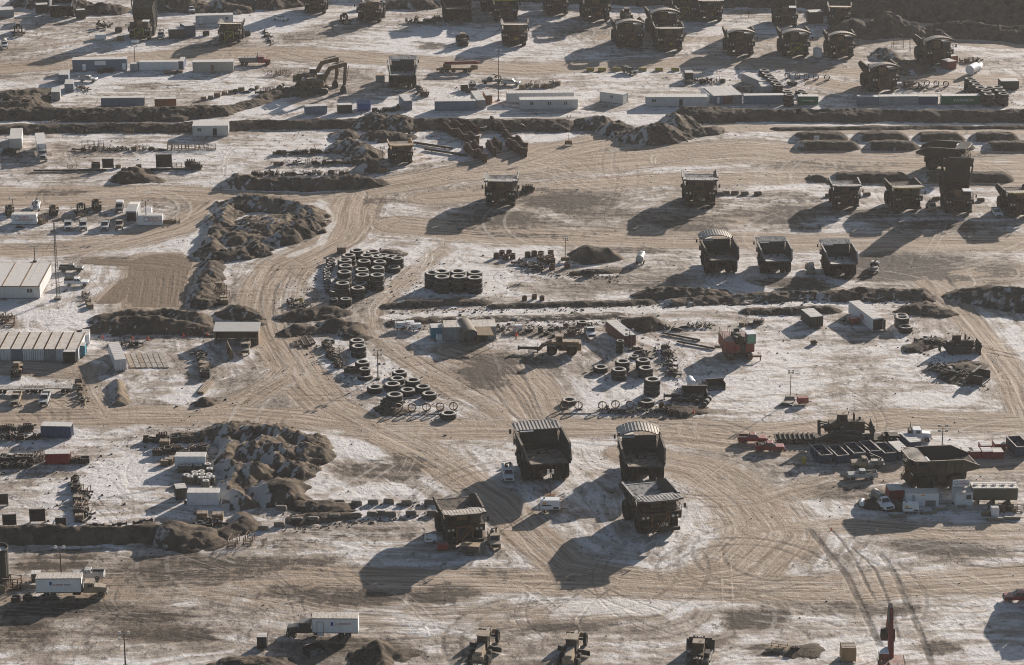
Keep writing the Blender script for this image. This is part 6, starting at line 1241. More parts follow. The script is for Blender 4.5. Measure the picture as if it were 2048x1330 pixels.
stack(964,252,1,1.7,1.2,"white frosted tyre among the track chains",'tyres around the middle yard'); stack(733,1.5,2,1.9,1.3,"white frosted tyre @ the left stack at the top edge",'tyres at the top edge'); stack(760,2.5,2,1.9,1.3,"white frosted tyre @ the right stack at the top edge",'tyres at the top edge')
for i, (x, y) in enumerate(((1392,596),(1401,592),(1403,597))): stack(x, y, 1, .8, .4, f"small snow filled tyre on the dark bank, {ORD[i]} of three", 'small tyres on the bank')

# ------------------------------------------------------------------ small yard things (each built once, then copied)
PR = {}
def reg(key, L, W):
    def deco(fn): PR[key] = [fn, L, W, None]; return fn
    return deco
def small(key, px, py, yaw, label, cat, group=None, sc=1.0, z=0.0):
    e = PR[key]
    if e[3] is None: e[3] = Proto(e[0](), e[1], e[2])
    return put(e[3], px, py, yaw, label, cat, group, sc, z)
def one(name, mb, m):
    o = mb.build(name, M[m]); return o
@reg('rim', 1.5, 1.5)
def _():
    b = MB(); b.ring([(.70, 0), (.80, 0), (.74, .12), (.74, 1.15), (.82, 1.3), (.70, 1.3), (.64, 1.1), (.64, .12)], (0, 0, 0), 'z', 22); b.cyl((0, 0, .5), .64, .12, 'z', 16); return one('rusty_wheel_drum', b, 'rust')
@reg('ringstand', .9, 2.0)
def _():
    t = root('ring_stand'); b = MB(); b.ring([(.76, -.3), (.90, -.3), (.90, .3), (.76, .3)], (0, 0, 1.05), 'y', 26); b.build('ring', M['rust'], t)
    b = MB(); b.box(-.9, .9, -.08, .08, .0, .14); b.beam((0, 0, .1), (0, 0, 1.9), .09); b.beam((-.75, 0, 1.05), (.75, 0, 1.05), .07); b.beam((0, -.5, .05), (0, .5, .05), .12); b.build('stand', M['scrap'], t); return t
@reg('beamrail', .3, 9)
def _(): b = MB(); b.box(-4.5, 4.5, -.12, .12, .02, .22); b.box(-4.5, -4.3, -.4, .4, 0, .12); b.box(4.3, 4.5, -.4, .4, 0, .12); return one('steel_beam', b, 'scrap')
@reg('block', 1.0, 2.2)
def _(): b = MB(); b.box(-1.1, 1.1, -.45, .45, 0, .85, .04, .04); b.box(-.9, .9, -.2, .2, .85, .98); return one('concrete_block', b, 'concrete')
@reg('slab', 1.0, 3.4)
def _(): b = MB(); b.prism([(-.45, 0), (.45, 0), (.3, .6), (-.3, .6)], 'x', -1.7, 1.7); b.box(-1.3, -.9, -.47, .47, 0, .08); return one('concrete_barrier', b, 'concrete')
@reg('ybar', .9, 2.5)
def _(): b = MB(); b.prism([(-.45, 0), (.45, 0), (.4, .3), (.2, .55), (.16, 1.0), (-.16, 1.0), (-.2, .55), (-.4, .3)], 'x', -1.25, 1.25); return one('yellow_barrier', b, 'yellowpost')
@reg('tote', 1.2, 1.25)
def _():
    t = root('plastic_tote'); b = MB(); b.box(-.58, .58, -.55, .55, .16, 1.22, .03, .03); b.cyl((0, 0, 1.22), .18, .08, 'z', 10); b.build('tank', M['olive'], t)
    b = MB(); b.ring([(.26, 1.225), (.58, 1.225), (.54, 1.30), (.30, 1.28)], (0, 0, 0), 'z', 14); b.build('snow_cap', M['roof'], t)
    b = MB()
    for s in (-1, 1):
        for k in (-.6, 0, .6): b.beam((k, s * .6, .15), (k, s * .6, 1.2), .04); b.beam((s * .62, k, .15), (s * .62, k, 1.2), .04)
        for z in (.45, .8, 1.18): b.beam((-.62, s * .6, z), (.62, s * .6, z), .04); b.beam((s * .62, -.6, z), (s * .62, .6, z), .04)
    b.build('cage', M['greysteel'], t); b = MB()
    for k in (-.5, 0, .5): b.box(k - .08, k + .08, -.6, .6, 0, .12)
    b.build('pallet', M['scrap'], t); return t
@reg('engine', 1.6, 2.2)
def _():
    t = root('engine_block'); b = MB(); b.box(-.9, .9, -.45, .45, .3, 1.2, .1, .12); b.cyl((-1.1, 0, .8), .42, .25, 'x', 14); b.cyl((.9, 0, .7), .3, .3, 'x', 12); b.build('block', M['scrap'], t)
    b = MB()
    for k in range(4): b.cyl((-.6 + .4 * k, .1, 1.1), .13, .45, 'z', 8)
    b.cyl((-.7, -.5, 1.2), .16, 1.3, 'x', 8); b.build('manifold', M['rust'], t); b = MB(); b.box(-1.0, 1.0, -.6, -.45, 0, .3); b.box(-1.0, 1.0, .45, .6, 0, .3); b.build('skid', M['wood'], t); return t
@reg('frame', 1.8, 3.2)
def _():
    b = MB()
    for s in (-1, 1):
        b.beam((-1.5, s * .7, .15), (1.5, s * .7, .15), .16)
        for x in (-1.4, 0, 1.4): b.beam((x, s * .7, .1), (x, s * .7, 1.5), .12)
        b.beam((-1.5, s * .7, 1.5), (1.5, s * .7, 1.5), .1); b.beam((-1.4, s * .7, .2), (0, s * .7, 1.45), .08)
    for x in (-1.4, 0, 1.4): b.beam((x, -.7, .15), (x, .7, .15), .12)
    return one('steel_cradle', b, 'rust')
@reg('yframe', 1.8, 3.2)
def _():
    b = MB()
    for s in (-1, 1):
        b.beam((-1.5, s * .7, .15), (1.5, s * .7, .15), .18)
        for x in (-1.4, -.5, .5, 1.4): b.beam((x, s * .7, .1), (x, s * .7, 1.7), .14)
        b.beam((-1.5, s * .7, 1.2), (1.5, s * .7, 1.2), .12)
    for x in (-1.4, 1.4): b.beam((x, -.7, .15), (x, .7, .15), .14)
    return one('yellow_trestle', b, 'yel')
@reg('cylinder', .8, 3.4)
def _(): b = MB(); b.cyl((-1.7, 0, .4), .26, 2.3, 'x', 12); b.cyl((.6, 0, .4), .13, 1.1, 'x', 10); b.cyl((-1.75, -.18, .4), .32, .36, 'y', 12); b.cyl((1.7, -.15, .4), .24, .3, 'y', 10); b.box(-1.2, -1.0, -.4, .4, 0, .15); b.box(1.0, 1.2, -.4, .4, 0, .3); return one('hydraulic_ram', b, 'scrap')
@reg('crate', 1.3, 1.6)
def _():
    b = MB(); b.box(-.8, .8, -.6, .6, .12, 1.1)
    for x in (-.7, 0, .7): b.box(x - .07, x + .07, -.64, .64, 0, 1.14)
    return one('wooden_crate', b, 'wood')
@reg('bin', 1.4, 1.7)
def _():
    b = MB()
    for s in (-1, 1): b.box(s * .8 - .05, s * .8 + .05, -.65, .65, .15, 1.15); b.box(-.75, .75, s * .6 - .05, s * .6 + .05, .15, 1.15)
    b.box(-.75, .75, -.55, .55, .15, .6)
    for x in (-.7, .7):
        for y in (-.5, .5): b.box(x - .08, x + .08, y - .08, y + .08, 0, .15)
    return one('steel_parts_bin', b, 'scrap')
@reg('axle', 1.4, 3.6)
def _(): b = MB(); b.cyl((-1.8, 0, .6), .3, 3.6, 'x', 12); b.cyl((-.5, 0, .6), .6, 1.0, 'x', 16); b.cyl((-1.9, 0, .6), .55, .2, 'x', 16); b.cyl((1.7, 0, .6), .55, .2, 'x', 16); return one('axle_housing', b, 'scrap')
@reg('plate', .5, 3.0)
def _(): b = MB(); b.box(-1.5, 1.5, -.25, .25, 0, .3); b.hexa([(-1.2, -.2, .3), (1.1, -.2, .3), (1.1, .2, .3), (-1.2, .2, .3)], [(-1.0, -.1, .7), (.6, -.1, .55), (.6, .2, .55), (-1.0, .2, .7)]); return one('steel_bar', b, 'scrap')
@reg('pile', 2.0, 3.0)
def _():
    b = MB(); r = random.Random(9)
    for k in range(16): x, y = r.uniform(-1.3, 1.3), r.uniform(-.8, .8); z = r.uniform(0.1, .7); a = r.uniform(0, 6.28); l = r.uniform(.4, 1.3); b.beam((x, y, z), (x + l * math.cos(a), y + l * math.sin(a), z + r.uniform(-.1, .7)), r.uniform(.1, .35), r.uniform(.1, .35))
    return one('scrap_heap', b, 'scrap')
@reg('bucket', 2.2, 3.0)
def _(): b = MB(); b.prism([(-1.0, 0), (.9, .05), (1.1, .9), (.6, 1.6), (.2, 1.7), (.75, .9), (.6, .25), (-1.0, .15)], 'x', -1.5, 1.5); b.box(-1.5, -1.4, -.9, .8, .1, 1.2); b.box(1.4, 1.5, -.9, .8, .1, 1.2); return one('loader_bucket', b, 'scrap')
@reg('pipes', 2.0, 9)
def _():
    b = MB()
    for k in range(5): b.cyl((-4.5 + .2 * (k % 2), -.8 + .4 * k, .22), .18, 8.8, 'x', 8)
    for k in range(4): b.cyl((-4.4, -.6 + .4 * k, .54), .18, 8.6, 'x', 8)
    return one('pipe_bundle', b, 'wood')
@reg('longpipe', .8, 12)
def _(): b = MB(); b.cyl((-6, 0, .35), .3, 12, 'x', 10); b.box(-4, -3.8, -.45, .45, 0, .15); b.box(3.8, 4, -.45, .45, 0, .15); return one('long_pipe', b, 'scrap')
@reg('drum', .6, .6)
def _(): b = MB(); b.cyl((0, 0, 0), .29, .88, 'z', 14); b.ring([(.29, .28), (.31, .3), (.29, .32)], (0, 0, 0), 'z', 14); b.ring([(.29, .58), (.31, .6), (.29, .62)], (0, 0, 0), 'z', 14); return one('drum', b, 'yellowpost')
@reg('cone', .4, .4)
def _(): b = MB(); b.cyl((0, 0, .04), .24, .8, 'z', 12, .05); b.box(-.3, .3, -.3, .3, 0, .05); return one('traffic_cone', b, 'safety')
@reg('chain', 2.0, 7)
def _():
    b = MB()
    for k in range(30):
        x = -3.5 + 7 * k / 29; h = 1.15 + .25 * math.sin(k * .25); b.box(x - .10, x + .10, -.16, .16, .05, h); b.box(x - .13, x + .02, -.42, -.16, .15, h - .15); b.box(x - .04, x + .05, -.10, .30, h, h + .42)
    b.box(-3.6, 3.6, -.06, .06, .1, 1.0); b.cyl((-3.5, -.35, .55), .5, .6, 'y', 14); return one('track_chain', b, 'rust')
@reg('sprocket', 1.5, 1.5)
def _(): b = MB(); b.cyl((0, -.3, .75), .72, .6, 'y', 20); b.cyl((0, -.5, .75), .3, 1.0, 'y', 12); return one('track_sprocket', b, 'rust')
@reg('genset', 1.8, 3.0)
def _():
    t = root('generator_trailer'); b = MB(); b.box(-1.5, 1.5, -.8, .8, .7, 2.2, .05, .05); b.build('housing', M['white'], t); b = MB(); b.box(-1.3, .2, -.84, -.8, 1.3, 1.45); b.box(.5, 1.3, -.84, -.8, .8, 1.1); b.build('vent', M['black'], t); b = MB(); b.box(-1.1, -.6, -.85, -.81, 1.55, 1.85); b.build('warning_label', M['orangetext'], t)
    b = MB(); b.box(-1.6, 1.6, -.7, .7, .5, .7); b.beam((1.6, 0, .6), (2.8, 0, .5), .12); b.build('chassis', M['scrap'], t); b = MB(); b.cyl((-.9, 0, 2.2), .12, .3, 'z', 8); b.build('exhaust', M['greysteel'], t)
    vehicle_wheels(t, (-.85, .85), (.45, -.45), .34, .2); return t
@reg('cargo', 3.4, 1.9)
def _():
    t = root('cargo_trailer'); b = MB(); b.box(-.95, .95, -1.7, 1.7, .7, 1.9); b.build('box', M['darkpaint'], t); b = MB(); b.box(-1.0, 1.0, -1.75, 0, 1.9, 1.98); b.box(-1.0, 1.0, .05, 1.75, 1.9, 1.98); b.build('plywood_lid', M['plywood'], t); vehicle_wheels(t, (-.95, .95), (.4, -.4), .34, .2); return t
@reg('compressor', 1.6, 2.4)
def _():
    t = root('compressor'); b = MB(); b.box(-1.1, 1.1, -.7, .7, .45, 1.5, .08, .06); b.build('housing', M['red'], t); b = MB(); b.box(-1.0, 1.0, -.6, .6, .25, .45); b.beam((1.0, 0, .4), (1.9, 0, .4), .1); b.build('frame', M['scrap'], t); vehicle_wheels(t, (-.7, .7), (0,), .3, .18); return t
@reg('tanktrailer', 4.5, 2.2)
def _():
    t = root('tank_trailer'); b = MB(); b.cyl((0, -2.1, 1.6), .95, 4.2, 'y', 18); b.cyl((0, 0, 2.45), .3, .3, 'z', 12); b.build('tank', M['silver'], t); b = MB(); b.box(-.6, .6, -2.3, 2.6, .6, .85); b.build('frame', M['scrap'], t); vehicle_wheels(t, (-.9, .9), (-1.2, -.2), .4, .25)
    b = MB()
    for k in range(4): b.beam((-.5, -1.5 + k, 2.5), (-.5, -1.5 + k, 3.1), .06)
    b.beam((-.5, -1.5, 3.1), (-.5, 1.5, 3.1), .06); b.build('railing', M['scrap'], t); return t
@reg('htank', 2.4, 3.6)
def _(): b = MB(); b.cyl((-1.8, 0, 1.2), .95, 3.6, 'x', 18); b.cyl((-1.95, 0, 1.2), .7, .16, 'x', 18); b.cyl((1.8, 0, 1.2), .7, .16, 'x', 18); b.box(-1.2, -1.0, -.7, .7, 0, .5); b.box(1.0, 1.2, -.7, .7, 0, .5); return one('storage_tank', b, 'white')
@reg('flattrailer', 2.4, 11)
def _():
    t = root('flat_trailer'); b = MB(); b.box(-5.5, 5.5, -1.2, 1.2, .95, 1.15); b.box(-5.4, 5.4, -.4, .4, .65, .95); b.build('deck', M['greysteel'], t); b = MB()
    for x in (-5.2, -2.6, 0, 2.6, 5.2): b.beam((x, -1.15, 1.1), (x, -1.15, 1.6), .08); b.beam((x, 1.15, 1.1), (x, 1.15, 1.6), .08)
    b.build('stake', M['scrap'], t); b = MB()
    for x in (-4.6, -3.5, 3.5, 4.6): b.cyl((x, -1.1, .45), .45, .25, 'y', 14); b.cyl((x, .85, .45), .45, .25, 'y', 14)
    b.build('wheel_set', M['wrubber'], t); return t
@reg('scaffold', 1.2, 2.4)
def _():
    b = MB()
    for s in (-1, 1):
        for x in (-1.1, 1.1): b.beam((x, s * .5, 0), (x, s * .5, 3.2), .07)
        for z in (.9, 1.9, 2.9): b.beam((-1.1, s * .5, z), (1.1, s * .5, z), .06)
        b.beam((-1.1, s * .5, .9), (1.1, s * .5, 1.9), .05)
    return one('scaffold', b, 'scrap')
@reg('panel', .5, 2.6)
def _(): b = MB(); b.box(-1.25, 1.25, -.15, .15, .2, 2.4); b.box(-1.3, -1.15, -.3, .3, 0, 2.5); b.box(1.15, 1.3, -.3, .3, 0, 2.5); b.box(-1.2, 1.2, -.22, .22, 1.2, 1.35); return one('radiator_core', b, 'scrap')
@reg('table', 1.6, 3.6)
def _():
    b = MB(); b.box(-1.8, 1.8, -.8, .8, 1.05, 1.15)
    for x in (-1.6, 0, 1.6):
        for y in (-.7, .7): b.beam((x, y, 0), (x, y, 1.05), .1)
    b.box(-1.8, 1.8, -.8, -.7, .45, .55); return one('steel_rack', b, 'rust')
@reg('ramp', 6, 1.6)
def _():
    b = MB()
    for k in range(9): b.beam((-.75, -2.8 + .7 * k, .5), (.75, -2.8 + .7 * k, .5), .12)
    for x in (-.75, .75): b.beam((x, -3, .5), (x, 3, .5), .16, .3)
    for y in (-2.6, 0, 2.6): b.box(-.7, .7, y - .1, y + .1, 0, .4)
    return one('lattice_boom', b, 'rust')
KIND = {'engine': ("engine block", "engine block"), 'frame': ("rusty steel frame", "steel frame"), 'yframe': ("yellow steel frame", "steel frame"), 'cylinder': ("hydraulic ram", "hydraulic ram"), 'crate': ("wooden crate", "crate"), 'bin': ("steel parts bin", "parts bin"), 'axle': ("axle housing", "axle housing"), 'plate': ("cutting edge bar", "steel bar"), 'pile': ("tangle of scrap metal", "scrap heap"), 'bucket': ("loader bucket", "loader bucket"), 'rim': ("rusty wheel rim", "wheel rim"), 'panel': ("radiator core", "radiator"), 'table': ("steel rack", "steel rack")}
def row(x0, y0, x1, y1, n, kinds, where, seed, sc=1.0, jit=2.0, group=None):
    r = random.Random(seed); cnt = {}; seq = [r.choice(kinds) for _ in range(n)]
    for i, k in enumerate(seq):
        u = (i + .5) / n; c = cnt[k] = cnt.get(k, 0) + 1
        lab = f"{KIND[k][0]} {where}" if seq.count(k) == 1 else f"{ORD[c - 1]} {KIND[k][0]} {where}"
        small(k, x0 + (x1 - x0) * u + r.uniform(-1, 1) * jit * .5, y0 + (y1 - y0) * u + r.uniform(-1, 1) * jit, r.choice((0, 90, 0, 180, 20, -15, 70)) + r.uniform(-10, 10), lab, KIND[k][1], group or ('scrap ' + where), sc * r.uniform(.8, 1.2))
MIX = ['engine', 'frame', 'cylinder', 'crate', 'bin', 'axle', 'plate', 'pile', 'bin', 'engine']
row(150,302,330,302,16,MIX + ['pile'],"in the upper parts row, from the left",1,.9,1.5); row(332,302,428,300,7,['yframe','yframe','frame'],"at the right end of the upper parts row",2,.9,1)
for i, (x, y) in enumerate(((170,301),(182,300),(193,300),(200,300))): small('scaffold', x, y, 20 * i, f"upright scaffold frame at the left of the upper parts row, {ORD[i]}", 'scaffold', 'upright scaffold frames', .8)
for i, (x, y) in enumerate(((110,344),(170,343),(285,342),(345,341))): small('longpipe', x, y, 0, f"long low pipe of the lower parts row, {ORD[i]} from the left", 'pipe', 'long low pipes', 1.0)
for i, (k, x, y, s) in enumerate((('table',144,337,.8),('bin',191,338,1.4),('panel',216,338,1.2),('crate',236,337,.9),('crate',248,341,.7),('bin',277,338,.9),('panel',328,338,1.7),('frame',353,338,.9),('engine',381,338,1.6),('engine',392,341,1.4))): small(k, x, y, 5, f"{KIND[k][0]} standing on the lower parts row, {ORD[i]} of ten things", KIND[k][1], 'lower parts row', s)
row(545,310,700,306,18,MIX,"in the upper row by the snowy heap, from the left",3,.85,1); row(548,331,720,328,18,MIX,"in the lower short row by the snowy heap, from the left",4,.85,1); row(505,354,700,350,18,MIX,"on the bank above the haul road, from the left",5,.85,1)
row(490,258,640,252,9,['pile','crate','bin','plate'],"under the long dark bank, from the left",6,.9,3); row(350,264,380,264,4,['frame','pile'],"left of the lone site office",7,.9); row(145,270,200,262,5,['frame','pile','yframe'],"in the upper left snow, from the left",8,.9,3); small('yframe',258,268,0,"yellow trestle alone below the long dark bank, left one",'trestle',None,.9); small('yframe',288,263,0,"yellow trestle alone below the long dark bank, right one",'trestle',None,.7)
row(5,880,82,878,8,MIX,"left of the navy container, from the left",9,1.0,3); row(2,868,60,866,5,MIX,"behind the row left of the navy container",10,1.0,2); row(2,928,68,927,9,['bin','engine','crate','bin'],"left of the red container, from the left",11,1.1,2); row(4,938,60,937,5,['bin','pile'],"in front of the row left of the red container",111,.9,1); row(66,922,90,921,3,['yframe','frame'],"touching the red container",12,.9); row(145,929,172,928,4,['bin','engine'],"right of the red container, from the left",13,1.0,1)
row(285,888,410,885,11,['bin','bin','engine','pile'],"along the back of the heap corner, from the left",14,1.05,2); row(310,912,415,905,11,['bin','engine','pile','axle'],"behind the upper white container, from the left",15,1.05,3); row(325,935,350,922,3,['pile','crate'],"left of the upper white container",16,.9); small('crate',329,896,0,"pale crate on top of the parts behind the upper white container",'crate',None,1.3)
row(148,962,160,1050,15,MIX + ['crate', 'crate'],"in the lower left parts column, from the back",17,.95,2); row(166,985,172,1050,9,MIX,"in the right side of the parts column, from the back",18,.9,2); row(178,1058,320,1055,6,['plate','cylinder','axle'],"on top of the straight bank, from the left",19,.9,1)
for i, (x, y, s) in enumerate(((19,1053,1.0),(75,1046,1.15),(122,1055,.8),(3,1012,1.0))): small('panel', x, y, 4, f"dark standing radiator panel above the straight bank, {['leftmost low','widest','narrow right','farthest left'][i]} one", 'radiator', 'standing radiator panels', s)
small('table',302,1059,0,"rusty steel rack on the straight bank",'steel rack',None,.9)
for i, (x, y) in enumerate(((404,1041),(435,1043))): small('crate', x, y, 0, f"orange brown hut like box below the lower white container, {['left','right'][i]} one", 'crate', None, 1.3)
row(395,1056,445,1052,6,['pile','frame','axle'],"in the junk below the lower white container, from the left",20,.9,4); row(380,1012,392,1012,1,['axle'],"against the lower white container",21,1)
for i, (x, y) in enumerate(((510,447),(580,445),(672,443),(762,438),(782,482),(635,518),(700,508),(553,545),(640,541),(705,538),(775,538),(700,570),(762,568),(745,602),(590,560),(800,560))):
    q = G(260 + x / 4.925, 840 + y / 4.925, 1.3); o = small('tote', 1024, 900, 0, f"plastic tote with a snow capped top, {ORD[i]} counted from the back", 'plastic tote', 'plastic totes between the white containers', 1.15); o.location = (q.x, q.y, 0)
for i, (x, y) in enumerate(((295,498),(435,496),(525,500),(610,494),(692,490),(785,497),(905,494))): small('block', 512 + x / 2.607, 820 + y / 2.607, (i * 7) % 13 - 6, f"concrete block in the back row beside the haul road, {ORD[i]} from the left", 'concrete block', 'concrete blocks in two rows', .95)
for i, (x, y) in enumerate(((40,632),(130,526),(120,612),(215,590),(300,585),(410,570),(520,564),(607,558),(650,552),(703,557),(808,553),(918,552))): small('block', 512 + x / 2.607, 820 + y / 2.607, (i * 5) % 17 - 8, f"concrete block in the front row beside the haul road, {ORD[i]} from the left", 'concrete block', 'concrete blocks in two rows', .95)
for i, x in enumerate((597,692,808,1017,1147,1277)): small('ybar', 1024 + (x + 29) / 4, 142, 0, f"yellow road barrier, {ORD[i]} from the left", 'road barrier', 'yellow road barriers', 1.0)
for i, (x, y) in enumerate(((1440,391),(1452,389),(1470,389),(1490,390),(1516,390),(1658,394),(1734,392),(1873,401),(1962,403))): small('block', x, y, 8 * i % 20, f"dark block on the snow behind the parked trucks, {ORD[i]} from the left", 'concrete block', 'blocks behind the parked trucks', .9)
row(1044,384,1062,384,2,['engine','bin'],"right of the truck numbered 929",22,1.1)
# wheel rims
for i, (x, y) in enumerate(((185,272),(250,242),(295,287),(330,238),(372,277))): small('rim', 960 + x / 5.69, 470 + y / 5.69, 0, f"rusty wheel rim, {ORD[i]} from the left in the small left cluster", 'wheel rim', 'small cluster of rusty rims', .95)
RC = [(543,262),(617,250),(692,255),(685,288),(805,245),(812,292),(825,335),(740,310),(700,315),(820,402),(780,300),(760,340)]
for i, (x, y) in enumerate(RC): small('rim', 960 + x / 5.69, 470 + y / 5.69, 0, f"rusty wheel rim, {ORD[i]} from the left back in the cluster beside the light tower", 'wheel rim', 'big cluster of rusty rims', 1.0)
for i, (x, y) in enumerate(((995,382),)): small('rim', 960 + x / 5.69, 470 + y / 5.69, 0, "rusty wheel rim alone beside the light tower", 'wheel rim', None, 1.0)
row(1038,530,1085,540,12,['pile','axle','cylinder','pile'],"in front of the big rim cluster, from the left",23,.85,5)
for i, (x, y) in enumerate(((1049,602),(1069,599),(1084,602),(1323,817),(1332,825),(1342,830))): small('rim', x, y, 0, ["lone rusty rim above the icy lane, left of three","lone rusty rim above the icy lane, middle of three","lone rusty rim above the icy lane, right of three","upright rusty rim by the red safety cone","low rusty rim by the red safety cone","rusty rim half buried by the red safety cone"][i], 'wheel rim', None, .8)
# ring stands
for i, x in enumerate((797,824,853,880,907)): small('ringstand', x, 826 - i * .8, 3, f"rusty ring on a stand, {ORD[i]} in the rack by the haul road", 'ring stand', 'rings on stands', 1.0)
for i, (x, y) in enumerate(((1129,820),(1157,821),(1205,821),(1231,819),(1260,820))): small('ringstand', x, y, 3, f"rusty ring on a stand, {ORD[i]} in the rack by the tall tyre stack", 'ring stand', 'rings on stands', 1.0)
for i, x in enumerate((1575,1595,1613,1632,1654)): small('ringstand', x, 158 + i, 10, f"rusty ring on a stand beside the upper tyre row, {ORD[i]} from the left", 'ring stand', 'rings on stands', 1.0)
for i, x in enumerate((1854,1873,1892)): small('ringstand', x, 173 + i, 10, f"rusty ring on a stand behind the long containers, {ORD[i]} from the left", 'ring stand', 'rings on stands', 1.0)
for i, (x, y) in enumerate(((830,829),(880,829),(1150,828),(1230,828))): small('beamrail', x, y, 0, f"steel rail under the ring stands, {['left rack left end','left rack right end','right rack left end','right rack right end'][i]}", 'steel rail', None, .75)
row(1210,825,1320,830,9,['pile','plate','axle'],"in front of the tall tyre stack, from the left",24,.8,3); row(770,812,782,820,3,['pile','engine'],"left of the two high tyre stack",25,.9,2)
# track chains
for i, (x0, y0, x1, y1) in enumerate(((375,170,610,300),(610,270,810,400),(570,140,760,220),(830,330,1000,420),(800,140,1000,240),(1200,60,1330,200),(1330,150,1490,270),(1430,290,1620,440),(1620,380,1840,560),(770,520,950,660),(960,620,1130,730),(1150,470,1290,620),(1490,450,1700,590),(1250,430,1390,520),(900,480,1060,600),(1560,480,1820,640))):
    p, q = G(840 + x0 / 8.533, 240 + y0 / 8.533), G(840 + x1 / 8.533, 240 + y1 / 8.533); o = small('chain', 1024, 300, 0, f"rusty crawler track chain standing on edge, {ORD[i]} counted from the back left", 'track chain', 'crawler track chains', 1.0)
    d = q - p; o.location = (p + q) / 2; o.rotation_euler = (0, 0, math.atan2(d.y, d.x)); s = max(.8, min(1.5, d.length / 7)); o.scale = (s, 1.25, 1.5)
for i, (x, y) in enumerate(((1043,262),(1066,258),(1080,257),(1098,258),(1112,256),(765,264),(818,270),(832,266))): small('sprocket', x, y, 15 * i, f"rusty sprocket under the long dark bank, {ORD[i]} rightwards from the track chains", 'sprocket', 'rusty sprockets', 1.3)
# light poles and towers
light_pole(997,201,15.5,"tall floodlight pole in front of the site offices",4); light_pole(270,127,5.6,"floodlight pole behind the long slate blue trailer",2); light_pole(756,758,6.6,"floodlight pole between the tyre stacks",4); light_pole(1259,701,4.8,"short floodlight pole beside the maroon container",3); light_pole(1883,912,6.4,"floodlight pole behind the muddy haul truck",4); light_pole(123,1156,6.0,"floodlight pole behind the white box truck",2); light_pole(251,1334,6.2,"floodlight pole at the bottom edge",3); light_pole(28,445,6.4,"floodlight pole at the left lettered container",1); light_pole(293,449,6.4,"floodlight pole at the right lettered container",2); light_pole(70,523,4.0,"small floodlight pole behind the site office block",2)
light_tower(1130,526,6.2,"light tower with a yellow base beside the rusty rims"); light_tower(1137,292,8.2,"light tower alone in the upper middle snow",'orange'); light_tower(1580,806,6.6,"light tower beside the red machine on the open snow",'greysteel'); light_tower(1100,1006,6.0,"light tower with an orange base in front of the large haul truck",'orange'); light_tower(1008,345,7.0,"light tower by the yellow bodied haul truck",'orange').location = (*G(765,346).xy[:], 0)
t = root('lattice_mast'); t.location = G(116,598); b = MB()
for k in range(3): a = k * 2.094; b.beam((.55 * math.cos(a), .55 * math.sin(a), 0), (.12 * math.cos(a), .12 * math.sin(a), 19), .09)
for j in range(24):
    for k in range(3):
        a, c = k * 2.094, (k + 1) * 2.094; r0, r1 = .55 - .43 * j / 24, .55 - .43 * (j + 1) / 24; z0, z1 = 19 * j / 24, 19 * (j + 1) / 24; b.beam((r0 * math.cos(a), r0 * math.sin(a), z0), (r1 * math.cos(c), r1 * math.sin(c), z1), .05)
b.build('lattice', M['scrap'], t); b = MB()
for k in range(3): a = k * 2.094 + .5; b.beam((.1, 0, 16), (11 * math.cos(a), 11 * math.sin(a), 0), .03)
b.build('guy_wire', M['scrap'], t); b = MB(); b.box(-.8, .8, -.8, .8, 0, .5); b.build('base', M['concrete'], t); tag(t, "tall lattice mast with guy wires beside the site office block", 'mast')
t = root('notice_sign'); t.location = G(1633,284); b = MB(); b.box(-.06,.06,-.06,.06,0,1.6); b.build('post',M['scrap'],t); b = MB(); b.box(-.75,.75,-.12,-.06,.6,1.9); so = b.build('board',M['white'],t); b = MB(); b.box(-.5,.5,-.14,-.12,1.4,1.5); b.box(-.5,.3,-.14,-.12,1.1,1.18); b.build('line',M['darktext'],so); tag(t,"white notice board among the windrows",'sign')
# big tanks and pipes
t = root('storage_tank'); q = G(-8,1180); t.location = (q.x, q.y + 2.1, 0); b = MB(); b.cyl((0,0,0),2.15,6.8,'z',28); b.build('shell',M['darkbox'],t); b = MB(); b.cyl((0,0,6.8),2.15,.35,'z',28,.6); b.build('top',M['roof'],t); b = MB(); b.ring([(2.15,6.8),(2.22,6.8),(2.22,7.5),(2.15,7.5)],(0,0,0),'z',28); b.build('rim',M['scrap'],t); tag(t,"tall dark storage tank at the lower left edge",'storage tank')
t = root('culvert_pipe'); q = G(934,690); t.location = (q.x, q.y + 4, 0); t.rotation_euler = (0,0,R(12)); b = MB(); b.ring([(1.75,-4.5),(1.95,-4.5)] + [(1.95 + (.06 if k % 2 else 0), -4.4 + .3 * k) for k in range(30)] + [(1.95,4.5),(1.75,4.5)],(0,0,1.85),'y',30); b.build('corrugated_shell',M['culvert'],t); tag(t,"corrugated steel culvert pipe in front of the grey shed",'culvert pipe')
t = root('bulk_tank'); q = G(1990,1012); t.location = (q.x, q.y + 2.2, 0); b = MB(); b.prism([(-1.5,.9),(1.5,.9),(1.6,1.6),(1.5,3.1),(1.1,3.4),(-1.1,3.4),(-1.5,3.1),(-1.6,1.6)],'x',-4.4,4.4); to = b.build('tank',M['olive'],t); b = MB(); b.box(-4.45,4.45,-1.65,1.65,3.42,3.52)
for k in range(5): b.cyl((-3.6+1.8*k,0,3.5),.4,.25,'z',12)
b.build('top_deck',M['roof'],to); b = MB()
for k in range(11): b.beam((-4.2+.84*k,-1.2,3.5),(-4.2+.84*k,-1.2,4.3),.05)
b.beam((-4.2,-1.2,4.3),(4.2,-1.2,4.3),.06); b.beam((-4.2,-1.2,3.9),(4.2,-1.2,3.9),.05); b.build('railing',M['greysteel'],to); b = MB()
for x in (-3,0,3): b.box(x-.12,x+.12,-1.2,1.2,0,.9)
b.build('leg',M['scrap'],t); tag(t,"long olive bulk tank with a railing on its top, at the right edge",'storage tank')
